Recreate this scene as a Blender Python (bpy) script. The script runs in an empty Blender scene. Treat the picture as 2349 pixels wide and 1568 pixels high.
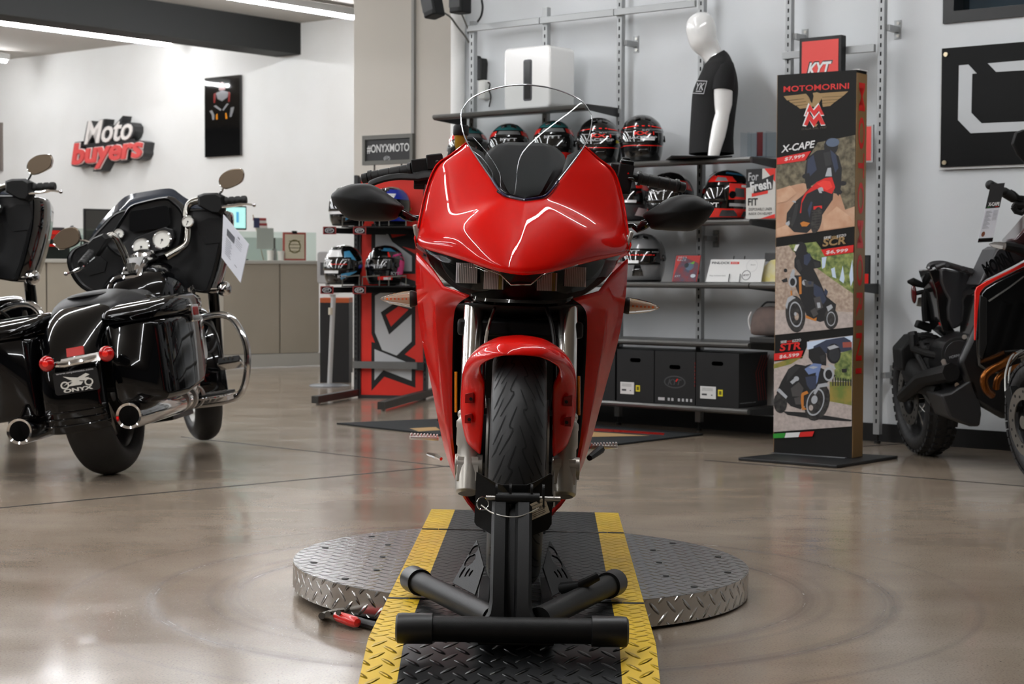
import bpy, math, random
from mathutils import Vector as V, Matrix

# ---------------------------------------------------------------- camera, world, light, exposure
SC = bpy.context.scene
COL = SC.collection
FPX, CX, CY, YH, HC = 4000.0, 1174.5, 784.0, 620.0, 0.83
PITCH = math.atan((CY - YH) / FPX)
ROLL = 0.004
c_, s_ = math.cos(PITCH), math.sin(PITCH)
CN = V((0, c_, -s_)); W0 = V((0, s_, c_)); R0 = V((1, 0, 0))
CR = R0 * math.cos(ROLL) + W0 * math.sin(ROLL)
CU = W0 * math.cos(ROLL) - R0 * math.sin(ROLL)
CAMO = V((0, 0, HC))
cam = bpy.data.cameras.new('camera')
cam.sensor_width = 36.0
cam.lens = FPX / 2349 * 36
cam.clip_start = 0.05
cam.clip_end = 200
cam.dof.use_dof = True
cam.dof.focus_distance = 3.95
cam.dof.aperture_fstop = 11.0
co = bpy.data.objects.new('camera', cam)
COL.objects.link(co)
co.matrix_world = Matrix(((CR.x, CU.x, -CN.x, 0), (CR.y, CU.y, -CN.y, 0), (CR.z, CU.z, -CN.z, HC), (0, 0, 0, 1)))
SC.camera = co
SC.view_settings.view_transform = 'Standard'
SC.view_settings.look = 'None'
SC.view_settings.gamma = 1.0
SC.view_settings.exposure = 0.0
wd = bpy.data.worlds.new('world')
SC.world = wd
wd.use_nodes = True
wd.node_tree.nodes['Background'].inputs[0].default_value = (0.75, 0.85, 1, 1)
wd.node_tree.nodes['Background'].inputs[1].default_value = 0.4
TUBE_EMIT = 86.0          # the showroom's LED tubes
WALL_S = V((0.773, -0.634, 0)).normalized()     # along the walls, towards the right
WALL_N = V((0.634, 0.773, 0)).normalized()      # into the walls

def ray(px, py):
    return CN + CR * ((px - CX) / FPX) + CU * ((CY - py) / FPX)
def P(px, py, Y):            # point seen at a pixel at depth Y
    d = ray(px, py)
    return CAMO + d * (Y / d.y)
def F(px, py, z=0.0):        # point seen at a pixel on the level z
    d = ray(px, py)
    return CAMO + d * ((z - HC) / d.z)
def PL(px, py, p0, n):       # point seen at a pixel on a plane
    d = ray(px, py)
    return CAMO + d * ((p0 - CAMO).dot(n) / d.dot(n))

def area_light(name, loc, target, sx, sy, power, color=(1, 1, 1)):
    l = bpy.data.lights.new(name, 'AREA')
    l.shape = 'RECTANGLE'; l.size = sx; l.size_y = sy; l.energy = power; l.color = color
    o = bpy.data.objects.new(name, l); COL.objects.link(o)
    o.location = loc
    o.rotation_euler = (V(target) - V(loc)).to_track_quat('-Z', 'Y').to_euler()
    return o

# ---------------------------------------------------------------- materials
def lin(c):
    def g(x):
        x /= 255.0
        return x / 12.92 if x <= 0.04045 else ((x + 0.055) / 1.055) ** 2.4
    return (g(c[0]), g(c[1]), g(c[2]), 1.0)
MATS = {}
def mat(name, rgb=(128, 128, 128), rough=0.5, metal=0.0, coat=0.0, spec=None, trans=0.0, ior=1.45, emit=None, bump=None, alpha=None, var=None, coat_rough=0.03):
    if name in MATS: return MATS[name]
    m = bpy.data.materials.new(name); m.use_nodes = True
    nt = m.node_tree; b = nt.nodes['Principled BSDF']
    b.inputs['Base Color'].default_value = lin(rgb)
    b.inputs['Roughness'].default_value = rough
    b.inputs['Metallic'].default_value = metal
    b.inputs['Coat Weight'].default_value = coat
    b.inputs['Coat Roughness'].default_value = coat_rough
    b.inputs['IOR'].default_value = ior
    b.inputs['Transmission Weight'].default_value = trans
    if spec is not None: b.inputs['Specular IOR Level'].default_value = spec
    if emit:
        b.inputs['Emission Color'].default_value = lin(emit[0]); b.inputs['Emission Strength'].default_value = emit[1]
    tc = None
    if bump or var:
        tc = nt.nodes.new('ShaderNodeTexCoord')
    if bump:      # (scale, strength, distance)
        n = nt.nodes.new('ShaderNodeTexNoise'); n.inputs['Scale'].default_value = bump[0]; n.inputs['Detail'].default_value = 4
        bp = nt.nodes.new('ShaderNodeBump'); bp.inputs['Strength'].default_value = bump[1]; bp.inputs['Distance'].default_value = bump[2]
        nt.links.new(tc.outputs['Object'], n.inputs['Vector']); nt.links.new(n.outputs['Fac'], bp.inputs['Height'])
        nt.links.new(bp.outputs['Normal'], b.inputs['Normal'])
    if var:       # (scale, rgb2)
        n = nt.nodes.new('ShaderNodeTexNoise'); n.inputs['Scale'].default_value = var[0]; n.inputs['Detail'].default_value = 6
        r = nt.nodes.new('ShaderNodeValToRGB'); r.color_ramp.elements[0].position = 0.35; r.color_ramp.elements[1].position = 0.68
        r.color_ramp.elements[0].color = lin(rgb); r.color_ramp.elements[1].color = lin(var[1])
        nt.links.new(tc.outputs['Object'], n.inputs['Vector']); nt.links.new(n.outputs['Fac'], r.inputs['Fac'])
        nt.links.new(r.outputs['Color'], b.inputs['Base Color'])
    MATS[name] = m
    return m

def clear_mat(name, tint, fac, rough=0.0):
    """thin clear plastic or glass: mostly transparent with a Fresnel gloss"""
    if name in MATS: return MATS[name]
    m = bpy.data.materials.new(name); m.use_nodes = True
    nt = m.node_tree; nt.nodes.remove(nt.nodes['Principled BSDF'])
    out = nt.nodes['Material Output']
    t = nt.nodes.new('ShaderNodeBsdfTransparent'); t.inputs[0].default_value = lin(tint)
    g = nt.nodes.new('ShaderNodeBsdfGlossy'); g.inputs['Roughness'].default_value = rough
    f = nt.nodes.new('ShaderNodeLayerWeight'); f.inputs[0].default_value = fac
    mx = nt.nodes.new('ShaderNodeMixShader')
    ge = nt.nodes.new('ShaderNodeNewGeometry'); sb = nt.nodes.new('ShaderNodeMath'); sb.operation = 'SUBTRACT'; sb.inputs[0].default_value = 1.0
    ml = nt.nodes.new('ShaderNodeMath'); ml.operation = 'MULTIPLY'
    nt.links.new(ge.outputs['Backfacing'], sb.inputs[1]); nt.links.new(sb.outputs[0], ml.inputs[0]); nt.links.new(f.outputs['Fresnel'], ml.inputs[1])
    nt.links.new(ml.outputs[0], mx.inputs[0]); nt.links.new(t.outputs[0], mx.inputs[1]); nt.links.new(g.outputs[0], mx.inputs[2])
    nt.links.new(mx.outputs[0], out.inputs['Surface'])
    MATS[name] = m
    return m

class NT:
    """short-hand for node trees"""
    def __init__(s, m): s.t = m.node_tree; s.b = s.t.nodes['Principled BSDF']
    def n(s, kind, **kw):
        x = s.t.nodes.new('ShaderNode' + kind)
        for k, v in kw.items(): setattr(x, k, v)
        return x
    def l(s, a, b): s.t.links.new(a, b)
    def math(s, op, a, b=None, clamp=False):
        x = s.n('Math', operation=op); x.use_clamp = clamp
        for i, q in enumerate((a, b)):
            if q is None: continue
            if isinstance(q, (int, float)): x.inputs[i].default_value = q
            else: s.l(q, x.inputs[i])
        return x.outputs[0]
    def ramp(s, fac, stops):
        r = s.n('ValToRGB'); e = r.color_ramp.elements
        while len(e) < len(stops): e.new(0.5)
        for i, (p, c) in enumerate(stops): e[i].position = p; e[i].color = c
        s.l(fac, r.inputs['Fac']); return r.outputs['Color']
    def mix(s, fac, a, b):
        x = s.n('Mix', data_type='RGBA')
        for i, q in ((0, fac), (6, a), (7, b)):
            if isinstance(q, (int, float)): x.inputs[i].default_value = q
            elif isinstance(q, tuple): x.inputs[i].default_value = q
            else: s.l(q, x.inputs[i])
        return x.outputs[2]

# ---------------------------------------------------------------- mesh builder
I4 = Matrix.Identity(4)
def rot(axis, deg): return Matrix.Rotation(math.radians(deg), 4, axis)
def trs(x, y, z): return Matrix.Translation((x, y, z))
def frame(o, x, y):          # matrix with given origin and x / y directions
    x = V(x).normalized(); y = V(y); y = (y - x * y.dot(x)).normalized(); z = x.cross(y)
    return Matrix(((x.x, y.x, z.x, o[0]), (x.y, y.y, z.y, o[1]), (x.z, y.z, z.z, o[2]), (0, 0, 0, 1)))
def cr(pts, n=6, closed=False):      # Catmull-Rom through points (any dimension)
    pts = [V(p) for p in pts]; out = []; N = len(pts)
    rng = range(N if closed else N - 1)
    for i in rng:
        if closed: p0, p1, p2, p3 = pts[i - 1], pts[i], pts[(i + 1) % N], pts[(i + 2) % N]
        else:
            p1, p2 = pts[i], pts[i + 1]
            p0 = pts[i - 1] if i > 0 else p1 * 2 - p2
            p3 = pts[i + 2] if i + 2 < N else p2 * 2 - p1
        for k in range(n):
            t = k / n
            out.append(0.5 * ((2 * p1) + (p2 - p0) * t + (2 * p0 - 5 * p1 + 4 * p2 - p3) * t * t + (3 * p1 - p0 - 3 * p2 + p3) * t ** 3))
    if not closed: out.append(pts[-1].copy())
    return out
def lerp(a, b, t): return a + (b - a) * t
def samp(poly, n):           # n points evenly spaced along a polyline
    poly = [V(p) for p in poly]; d = [0.0]
    for a, b in zip(poly, poly[1:]): d.append(d[-1] + (b - a).length)
    out = []; j = 0
    for i in range(n):
        t = d[-1] * i / (n - 1)
        while j < len(d) - 2 and d[j + 1] < t: j += 1
        seg = d[j + 1] - d[j]
        out.append(poly[j].lerp(poly[j + 1], (t - d[j]) / seg if seg > 1e-9 else 0))
    return out
def rrect(w, h, r, n=4):     # rounded rectangle outline, centred
    o = []
    for cx, cy, a in ((w / 2 - r, h / 2 - r, 0), (-w / 2 + r, h / 2 - r, 90), (-w / 2 + r, -h / 2 + r, 180), (w / 2 - r, -h / 2 + r, 270)):
        for k in range(n + 1):
            t = math.radians(a + 90 * k / n); o.append((cx + r * math.cos(t), cy + r * math.sin(t)))
    return o
def ngon(n, r, ry=None, ph=0):
    return [(r * math.cos(2 * math.pi * k / n + ph), (ry or r) * math.sin(2 * math.pi * k / n + ph)) for k in range(n)]

class MB:
    def __init__(s): s.v = []; s.f = []; s.m = []
    def add(s, verts, faces, m, T=None):
        b = len(s.v)
        s.v += [(T @ V(p)) if T is not None else V(p) for p in verts]
        for q in faces: s.f.append([b + i for i in q]); s.m.append(m)
        return s
    def box(s, c, d, m, T=None, R=None):
        c = V(c); h = V(d) / 2
        vs = [V((x * h.x, y * h.y, z * h.z)) for x in (-1, 1) for y in (-1, 1) for z in (-1, 1)]
        if R is not None: vs = [R @ p for p in vs]
        vs = [p + c for p in vs]
        return s.add(vs, [(0, 1, 3, 2), (4, 6, 7, 5), (0, 4, 5, 1), (2, 3, 7, 6), (0, 2, 6, 4), (1, 5, 7, 3)], m, T)
    def bb(s, a, b, m, T=None):
        a = V(a); b = V(b); return s.box((a + b) / 2, b - a, m, T)
    def loft(s, rings, m, closed=True, caps=True, T=None, loop=False):
        n = len(rings[0]); vs = [p for r in rings for p in r]; fs = []
        for i in range(len(rings) if loop else len(rings) - 1):
            i2 = (i + 1) % len(rings)
            for k in range(n if closed else n - 1):
                k2 = (k + 1) % n
                fs.append((i * n + k, i * n + k2, i2 * n + k2, i2 * n + k))
        if caps and closed and not loop:
            fs.append(tuple(range(n - 1, -1, -1))); e = (len(rings) - 1) * n; fs.append(tuple(e + k for k in range(n)))
        return s.add(vs, fs, m, T)
    def cyl(s, a, b, r, m, r2=None, n=16, caps=True, T=None):
        a = V(a); b = V(b); d = (b - a).normalized()
        u = d.orthogonal().normalized(); w = d.cross(u)
        r2 = r if r2 is None else r2
        return s.loft([[c + (u * math.cos(2 * math.pi * k / n) + w * math.sin(2 * math.pi * k / n)) * q for k in range(n)] for c, q in ((a, r), (b, r2))], m, caps=caps, T=T)
    def lathe(s, prof, m, o=(0, 0, 0), ax=(0, 0, 1), n=24, T=None, caps=True):
        o = V(o); d = V(ax).normalized(); u = d.orthogonal().normalized(); w = d.cross(u)
        return s.loft([[o + d * h + (u * math.cos(2 * math.pi * k / n) + w * math.sin(2 * math.pi * k / n)) * max(r, 1e-5) for k in range(n)] for r, h in prof], m, T=T, caps=caps)
    def ringt(s, prof, m, o=(0, 0, 0), ax=(1, 0, 0), n=48, T=None):     # closed (r,h) profile turned about an axis
        o = V(o); d = V(ax).normalized(); u = d.orthogonal().normalized(); w = d.cross(u)
        rings = []
        for k in range(n):
            a = 2 * math.pi * k / n; e = u * math.cos(a) + w * math.sin(a)
            rings.append([o + e * r + d * h for r, h in prof])
        return s.loft(rings, m, loop=True, T=T)
    def tube(s, pts, r, m, n=10, caps=True, T=None, closed=False, sx=1.0, up=None):
        pts = [V(p) for p in pts]; N = len(pts); rings = []
        u = None
        for i, p in enumerate(pts):
            if closed: d = (pts[(i + 1) % N] - pts[i - 1])
            else: d = (pts[min(i + 1, N - 1)] - pts[max(i - 1, 0)])
            d = d.normalized() if d.length > 1e-9 else V((0, 0, 1))
            if u is None:
                u = V(up) if up else d.orthogonal()
            u = u - d * u.dot(d); u = u.normalized() if u.length > 1e-6 else d.orthogonal().normalized()
            w = d.cross(u); q = r[i] if isinstance(r, (list, tuple)) else r
            rings.append([p + u * (q * math.cos(2 * math.pi * k / n)) + w * (q * sx * math.sin(2 * math.pi * k / n)) for k in range(n)])
        return s.loft(rings, m, caps=caps, T=T, loop=closed)
    def ell(s, c, r, m, nu=20, nv=12, T=None, R=None):
        vs = []; c = V(c)
        for j in range(nv + 1):
            t = math.pi * j / nv
            for i in range(nu):
                a = 2 * math.pi * i / nu
                st = max(math.sin(t), 1e-4)
                p = V((r[0] * st * math.cos(a), r[1] * st * math.sin(a), r[2] * math.cos(t)))
                vs.append((R @ p if R is not None else p) + c)
        fs = []
        for j in range(nv):
            for i in range(nu):
                fs.append((j * nu + i, (j + 1) * nu + i, (j + 1) * nu + (i + 1) % nu, j * nu + (i + 1) % nu))
        return s.add(vs, fs, m, T)
    def prism(s, poly, h, m, T=None, z0=0.0, caps=True):      # 2D outline in xy, extruded z0..z0+h
        n = len(poly)
        area = sum(poly[i][0] * poly[(i + 1) % n][1] - poly[(i + 1) % n][0] * poly[i][1] for i in range(n))
        if area < 0: poly = list(poly)[::-1]
        return s.loft([[V((p[0], p[1], z)) for p in poly] for z in (z0, z0 + h)], m, T=T, caps=caps)
    def flat(s, poly, m, T=None, z=0.0):
        n = len(poly)
        area = sum(poly[i][0] * poly[(i + 1) % n][1] - poly[(i + 1) % n][0] * poly[i][1] for i in range(n))
        if area < 0: poly = list(poly)[::-1]
        return s.add([(p[0], p[1], z) for p in poly], [tuple(range(n))], m, T)
    def grid(s, rows, m, T=None, flip=False):
        n = len(rows[0]); vs = [p for r in rows for p in r]; fs = []
        for i in range(len(rows) - 1):
            for k in range(n - 1):
                q = (i * n + k, i * n + k + 1, (i + 1) * n + k + 1, (i + 1) * n + k)
                fs.append(q[::-1] if flip else q)
        return s.add(vs, fs, m, T)
    def text(s, st, w, h, m, T, z=0.0006, ex=0.0004, bold=0.0, shear=0.0, space=1.0, c=(0, 0), grow=0.0):
        """lettering fitted into a w x h box centred on c in the frame T"""
        cu = bpy.data.curves.new('lettering', 'FONT'); cu.body = st; cu.extrude = 0; cu.offset = bold; cu.shear = shear
        cu.space_character = space; cu.resolution_u = 3
        o = bpy.data.objects.new('lettering', cu)
        me = o.to_mesh()
        vs = [v.co.copy() for v in me.vertices]; fs = [tuple(p.vertices) for p in me.polygons]
        o.to_mesh_clear(); bpy.data.objects.remove(o); bpy.data.curves.remove(cu)
        if not vs: return s
        x0 = min(p.x for p in vs); x1 = max(p.x for p in vs); y0 = min(p.y for p in vs); y1 = max(p.y for p in vs)
        sx = w / (x1 - x0); sy = (h / (y1 - y0)) if h else sx
        vs = [V(((p.x - (x0 + x1) / 2) * sx + c[0], (p.y - (y0 + y1) / 2) * sy + c[1], z + ex)) for p in vs]
        b = len(s.v)
        s.add(vs, fs, m, T)
        if ex > 0.001:        # solid letters
            import collections
            cnt = collections.Counter()
            for q in fs:
                for i in range(len(q)): cnt[tuple(sorted((q[i], q[(i + 1) % len(q)])))] += 1
            base = [V((p.x, p.y, z)) for p in vs]; vv = vs + base; n = len(vs); side = []
            for q in fs:
                for i in range(len(q)):
                    a, d = q[i], q[(i + 1) % len(q)]
                    if cnt[tuple(sorted((a, d)))] == 1: side.append((a, n + a, n + d, d))
            s.add(vv, side, m, T)
        return s
    def mirror(s, start=0):      # mirror everything from vertex `start` on in local x
        b = len(s.v); src = s.v[start:]
        s.v += [V((-p.x, p.y, p.z)) for p in src]
        nf = len(s.f)
        for i in range(nf):
            if s.f[i][0] >= start:
                s.f.append([q - start + b for q in s.f[i]][::-1]); s.m.append(s.m[i])
        return s
    def build(s, name, parent=None, smooth=35, bevel=0, sub=0, solid=0, seg=2, loc=None, recalc=False, weld=False):
        me = bpy.data.meshes.new(name)
        me.from_pydata([tuple(p) for p in s.v], [], s.f)
        ms = []
        for x in s.m:
            if x not in ms: ms.append(x)
        for x in ms: me.materials.append(x)
        me.polygons.foreach_set('material_index', [ms.index(x) for x in s.m])
        if smooth:
            me.polygons.foreach_set('use_smooth', [True] * len(me.polygons))
        me.update()
        if weld or recalc:
            import bmesh
            bm = bmesh.new(); bm.from_mesh(me)
            if weld: bmesh.ops.remove_doubles(bm, verts=bm.verts, dist=1e-5)
            if recalc: bmesh.ops.recalc_face_normals(bm, faces=bm.faces)
            bm.to_mesh(me); bm.free()
        if smooth and smooth < 180: me.set_sharp_from_angle(angle=math.radians(smooth))
        o = bpy.data.objects.new(name, me); COL.objects.link(o)
        if parent is not None: o.parent = parent
        if loc is not None: o.location = loc
        if solid:
            d = o.modifiers.new('shell', 'SOLIDIFY'); d.thickness = solid; d.offset = -1
        if bevel:
            d = o.modifiers.new('bevel', 'BEVEL'); d.width = bevel; d.segments = seg; d.limit_method = 'ANGLE'; d.angle_limit = math.radians(40)
        if sub:
            d = o.modifiers.new('sub', 'SUBSURF'); d.levels = sub; d.render_levels = sub
        return o

def tag(o, label=None, cat=None, group=None, kind=None):
    if label: o['label'] = label
    if cat: o['category'] = cat
    if group: o['group'] = group
    if kind: o['kind'] = kind
    return o
def thing(name, label, cat, M=None, group=None):
    o = bpy.data.objects.new(name, None); COL.objects.link(o)
    o.empty_display_size = 0.1
    if M is not None: o.matrix_world = M
    return tag(o, label, cat, group)
def struct(o): o['kind'] = 'structure'; return o
def kids(o): return [c for c in bpy.data.objects if c.parent == o]
def copy_tree(o, parent=None):
    c = o.copy(); COL.objects.link(c); c.parent = parent
    for ch in kids(o): copy_tree(ch, c)
    return c
# ---------------------------------------------------------------- the room
M_wall = mat('white_painted_wall', (226, 226, 224), 0.75, bump=(60, 0.15, 0.002), var=(1.3, (219, 218, 215)))
M_wallr = mat('white_wall_cool_light', (222, 225, 227), 0.75, bump=(60, 0.15, 0.002), var=(1.3, (214, 217, 219)))  # same white wall, tinted cool in its colour for the bluish light here
M_beige = mat('beige_painted_wall', (205, 201, 192), 0.75, bump=(60, 0.1, 0.002))
M_ceil = mat('ceiling_paint', (184, 180, 174), 0.85)
M_black = mat('satin_black', (14, 14, 14), 0.5)
M_beam = mat('black_beam_paint', (16, 17, 16), 0.7)
M_base = mat('black_vinyl_base', (12, 12, 12), 0.45)

# polished concrete, with joints, tyre scuffs round the turntable, cracks and speckle
M_floor = mat('polished_concrete', (128, 112, 98), 0.12)
TT = V((0.024, 4.51, 0))      # turntable centre
def floor_nodes():
    k = NT(M_floor)
    tc = k.n('TexCoord'); geo = k.n('NewGeometry')
    pos = geo.outputs['Position']
    big = k.n('TexNoise'); big.inputs['Scale'].default_value = 0.9; big.inputs['Detail'].default_value = 7; big.inputs['Roughness'].default_value = 0.6
    mp = k.n('Mapping'); mp.inputs['Scale'].default_value = (1.0, 1.6, 1); k.l(pos, mp.inputs['Vector']); k.l(mp.outputs[0], big.inputs['Vector'])
    base = k.ramp(big.outputs['Fac'], [(0.32, lin((136, 121, 105))), (0.52, lin((152, 138, 122))), (0.72, lin((168, 155, 140)))])
    fine = k.n('TexNoise'); fine.inputs['Scale'].default_value = 190; fine.inputs['Detail'].default_value = 3; k.l(pos, fine.inputs['Vector'])
    sp = k.ramp(fine.outputs['Fac'], [(0.30, (0.62, 0.6, 0.58, 1)), (0.42, (0.93, 0.93, 0.93, 1)), (0.6, (1, 1, 1, 1)), (0.72, (1.12, 1.11, 1.1, 1))])
    mul = k.n('Mix', data_type='RGBA', blend_type='MULTIPLY'); mul.inputs[0].default_value = 1.0
    k.l(base, mul.inputs[6]); k.l(sp, mul.inputs[7])
    colr = mul.outputs[2]
    # dark specks
    vor = k.n('TexVoronoi'); vor.inputs['Scale'].default_value = 26; k.l(pos, vor.inputs['Vector'])
    speck = k.math('LESS_THAN', vor.outputs['Distance'], 0.045)
    sel = k.n('TexNoise'); sel.inputs['Scale'].default_value = 5; k.l(pos, sel.inputs['Vector'])
    speck = k.math('MULTIPLY', speck, k.math('GREATER_THAN', sel.outputs['Fac'], 0.55))
    colr = k.mix(k.math('MULTIPLY', speck, 0.6), colr, lin((60, 52, 46)))
    # scuff rings
    sub = k.n('VectorMath', operation='SUBTRACT'); k.l(pos, sub.inputs[0]); sub.inputs[1].default_value = TT
    sepv = k.n('SeparateXYZ'); k.l(sub.outputs[0], sepv.inputs[0])
    rad = k.math('SQRT', k.math('ADD', k.math('MULTIPLY', sepv.outputs[0], sepv.outputs[0]), k.math('MULTIPLY', sepv.outputs[1], sepv.outputs[1])))
    ang = k.math('ARCTAN2', sepv.outputs[1], sepv.outputs[0])
    cmb = k.n('CombineXYZ'); k.l(k.math('MULTIPLY', rad, 55), cmb.inputs[0]); k.l(k.math('MULTIPLY', ang, 0.55), cmb.inputs[1])
    rn = k.n('TexNoise'); rn.inputs['Scale'].default_value = 1.0; rn.inputs['Detail'].default_value = 4; k.l(cmb.outputs[0], rn.inputs['Vector'])
    tot = None
    for r0, w, amp in ((0.735, 0.040, 0.75), (0.945, 0.036, 0.85), (1.16, 0.018, 0.4), (0.80, 0.02, 0.3)):
        d = k.math('ABSOLUTE', k.math('SUBTRACT', rad, r0))
        b = k.math('SUBTRACT', 1.0, k.math('DIVIDE', d, w), clamp=True)
        b = k.math('MULTIPLY', b, amp)
        tot = b if tot is None else k.math('ADD', tot, b)
    rr = k.ramp(rn.outputs['Fac'], [(0.34, (0.12, 0.12, 0.12, 1)), (0.62, (1, 1, 1, 1))])
    scuff = k.math('MULTIPLY', tot, rr, clamp=True)
    colr = k.mix(k.math('MULTIPLY', scuff, 0.8, True), colr, lin((78, 74, 72)))
    k.l(colr, k.b.inputs['Base Color'])
    rgh = k.n('TexNoise'); rgh.inputs['Scale'].default_value = 3.0; rgh.inputs['Detail'].default_value = 5; k.l(mp.outputs[0], rgh.inputs['Vector'])
    rv = k.ramp(rgh.outputs['Fac'], [(0.3, (0.13, 0.13, 0.13, 1)), (0.7, (0.22, 0.22, 0.22, 1))])
    k.l(k.math('ADD', rv, k.math('MULTIPLY', scuff, 0.15)), k.b.inputs['Roughness'])
    bn = k.n('TexNoise'); bn.inputs['Scale'].default_value = 9; bn.inputs['Detail'].default_value = 3; k.l(pos, bn.inputs['Vector'])
    bp = k.n('Bump'); bp.inputs['Strength'].default_value = 0.035; bp.inputs['Distance'].default_value = 0.01
    k.l(bn.outputs['Fac'], bp.inputs['Height']); k.l(bp.outputs['Normal'], k.b.inputs['Normal'])
    k.b.inputs['Specular IOR Level'].default_value = 0.55
floor_nodes()

RW0 = F(2120, 1019)                               # foot of the right-hand wall
def wf(a, o, z): return RW0 + WALL_S * a - WALL_N * o + V((0, 0, z))     # right wall: along, out, up
def wpt(px, py, o):                               # seen point on a plane `o` in front of the wall -> (a, z)
    q = PL(px, py, RW0 - WALL_N * o, WALL_N) - RW0
    return q.dot(WALL_S), q.z
def wfr(a, o, z): return frame(wf(a, o, z), WALL_S, (0, 0, 1))           # x right along wall, y up, z out of the wall
CEIL = 3.2
FW0 = P(690, 618, 16.9); FW0.z = 0                # foot of the far-left wall
def fpt(px, py, o=0.0): return PL(px, py, FW0 - WALL_N * o, WALL_N)
def ffr(p): return frame(p, WALL_S, (0, 0, 1))

b = MB(); b.bb((-16, -9, -0.1), (14, 34, 0), M_floor); struct(b.build('floor', smooth=0))
b = MB(); b.bb((-16, -9, CEIL), (14, 34, CEIL + 0.1), M_ceil); struct(b.build('ceiling', smooth=0))
def slab(name, p, q, z0, z1, th, m):              # wall slab from p to q, thickness to the far side
    d = (q - p).normalized(); n = V((-d.y, d.x, 0))
    b = MB(); b.prism([(p.x, p.y), (q.x, q.y), (q.x + n.x * th, q.y + n.y * th), (p.x + n.x * th, p.y + n.y * th)], z1 - z0, m, z0=z0)
    return b
a_left = wpt(1033, 900, 0)[0]
# right wall: built round the high window
wa0, wz0 = wpt(2165, 55, 0.0)
wa1 = wa0 + 1.9; wz1 = wz0 + 0.75
b = MB()
T = wfr(0, 0, 0)
b.bb((a_left, 0, -0.2), (wa0, CEIL, 0), M_wallr, T)
b.bb((wa0, 0, -0.2), (wa1, wz0, 0), M_wallr, T); b.bb((wa0, wz1, -0.2), (wa1, CEIL, 0), M_wallr, T)
b.bb((wa1, 0, -0.2), (12, CEIL, 0), M_wallr, T)
struct(b.build('wall_right', smooth=0))
b = MB(); b.bb((a_left, 0, 0), (12, 0.088, 0.012), M_base, T); struct(b.build('baseboard_right', smooth=0))
# high window with black frame in the right wall
M_glass = clear_mat('window_glass', (225, 235, 240), 0.25)
M_frame = mat('black_window_frame', (13, 13, 13), 0.4)
b = MB(); fw = 0.055
b.bb((wa0, wz0, -0.16), (wa1, wz0 + fw, 0.012), M_frame, T); b.bb((wa0, wz1 - fw, -0.16), (wa1, wz1, 0.012), M_frame, T)
for x in (wa0, wa1 - fw, wa0 + 0.62, wa0 + 0.70): b.bb((x, wz0 + fw, -0.16), (x + fw, wz1 - fw, 0.012), M_frame, T)
wn = struct(b.build('window_1', smooth=0))
b = MB(); b.bb((wa0 + fw, wz0 + fw, -0.1), (wa1 - fw, wz1 - fw, -0.092), M_glass, T); b.build('pane', wn, smooth=0)
# office behind the window: a plain grey wall closes it
b = MB(); b.bb((wa0 - 0.5, wz0 - 0.4, -0.9), (wa1 + 0.5, wz1 + 0.2, -0.85), mat('grey_office_wall', (150, 152, 156), 0.8), T); struct(b.build('wall_office', smooth=0))
# beige wall stub further back
p = F(812, 886); b = MB()
Tb = frame(p, WALL_S, (0, 0, 1))
b.bb((0, 0, -0.6), (3.2, CEIL, 0), M_beige, Tb); struct(b.build('wall_column', smooth=0))
b = MB(); b.bb((-0.012, 0, -0.6), (3.2, 0.10, 0.012), mat('white_base', (215, 213, 207), 0.6), Tb); struct(b.build('baseboard_column', smooth=0))
# conduit on it
q = PL(951, 300, p, WALL_N); b = MB(); ca = (q - p).dot(WALL_S)
b.bb((ca - 0.012, 0.1, 0.0), (ca + 0.012, CEIL, 0.022), mat('grey_conduit', (150, 150, 146), 0.5), Tb)
tag(b.build('conduit', smooth=0), 'thin grey vertical conduit running up the beige wall behind the hashtag sign', 'pipe')
# far-left wall
T2 = frame(FW0, WALL_S, (0, 0, 1))
b = MB(); b.bb((-18, 0, -0.2), (3.5, CEIL, 0), M_wall, T2); struct(b.build('wall_far', smooth=0))
# remaining sides, behind and beside the camera
M_dkw = mat('dark_grey_wall', (88, 88, 88), 0.8)
b = MB(); b.bb((-15.2, -8, 0), (-15, 32, CEIL), M_dkw); struct(b.build('wall_left', smooth=0))
b = MB(); b.bb((9.5, -8, 0), (9.7, 6, CEIL), M_dkw); struct(b.build('wall_side', smooth=0))
b = MB()
b.bb((-15, -8.2, 0), (9.7, -8, CEIL), M_dkw)
struct(b.build('wall_front', smooth=0))
# black ceiling beam
pb = fpt(690, 90)
tb0 = (pb - FW0).dot(WALL_S); zb = fpt(690, 125).z
b = MB(); b.bb((tb0 - 0.34, zb, 0.0), (tb0, CEIL, 16), M_beam, T2); struct(b.build('beam', smooth=0))

# LED tubes
M_led = mat('led_tube_glow', (255, 255, 255), 0.5, emit=((250, 252, 255), TUBE_EMIT))
M_ledb = mat('led_body', (214, 214, 212), 0.5)
def led(p, length, first, lab, group='LED tube lights on the ceiling'):
    """tube with its far end at p, running back towards the room along the wall normal"""
    T = frame(p, WALL_N, WALL_S)                    # x runs towards the wall; y along wall; z down/up
    t = thing('tube_light', lab, 'light', trs(p.x, p.y, p.z), group)
    d = -WALL_N
    b = MB(); b.tube([d * 0.012, d * (length - 0.012)], 0.021, M_led, n=10); b.build('diffuser', t)
    b = MB(); R = frame((0, 0, 0), WALL_N, (0, 0, 1)).to_3x3().to_4x4()
    b.bb((-length, 0.012, -0.028), (0.02, 0.075, 0.028), M_ledb, R); b.build('housing', t, smooth=0)
    return t
ZL = 3.10
e1 = PL(391, 103, V((0, 0, ZL)), V((0, 0, 1))); e2 = PL(812, 40, V((0, 0, ZL)), V((0, 0, 1)))
led(e1, 2.42, True, 'bright LED tube left of the black beam, above the red and white wall sign')
led(e1 - WALL_N * 2.50, 2.42, True, 'LED tube continuing the line left of the black beam, out of frame')
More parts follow.
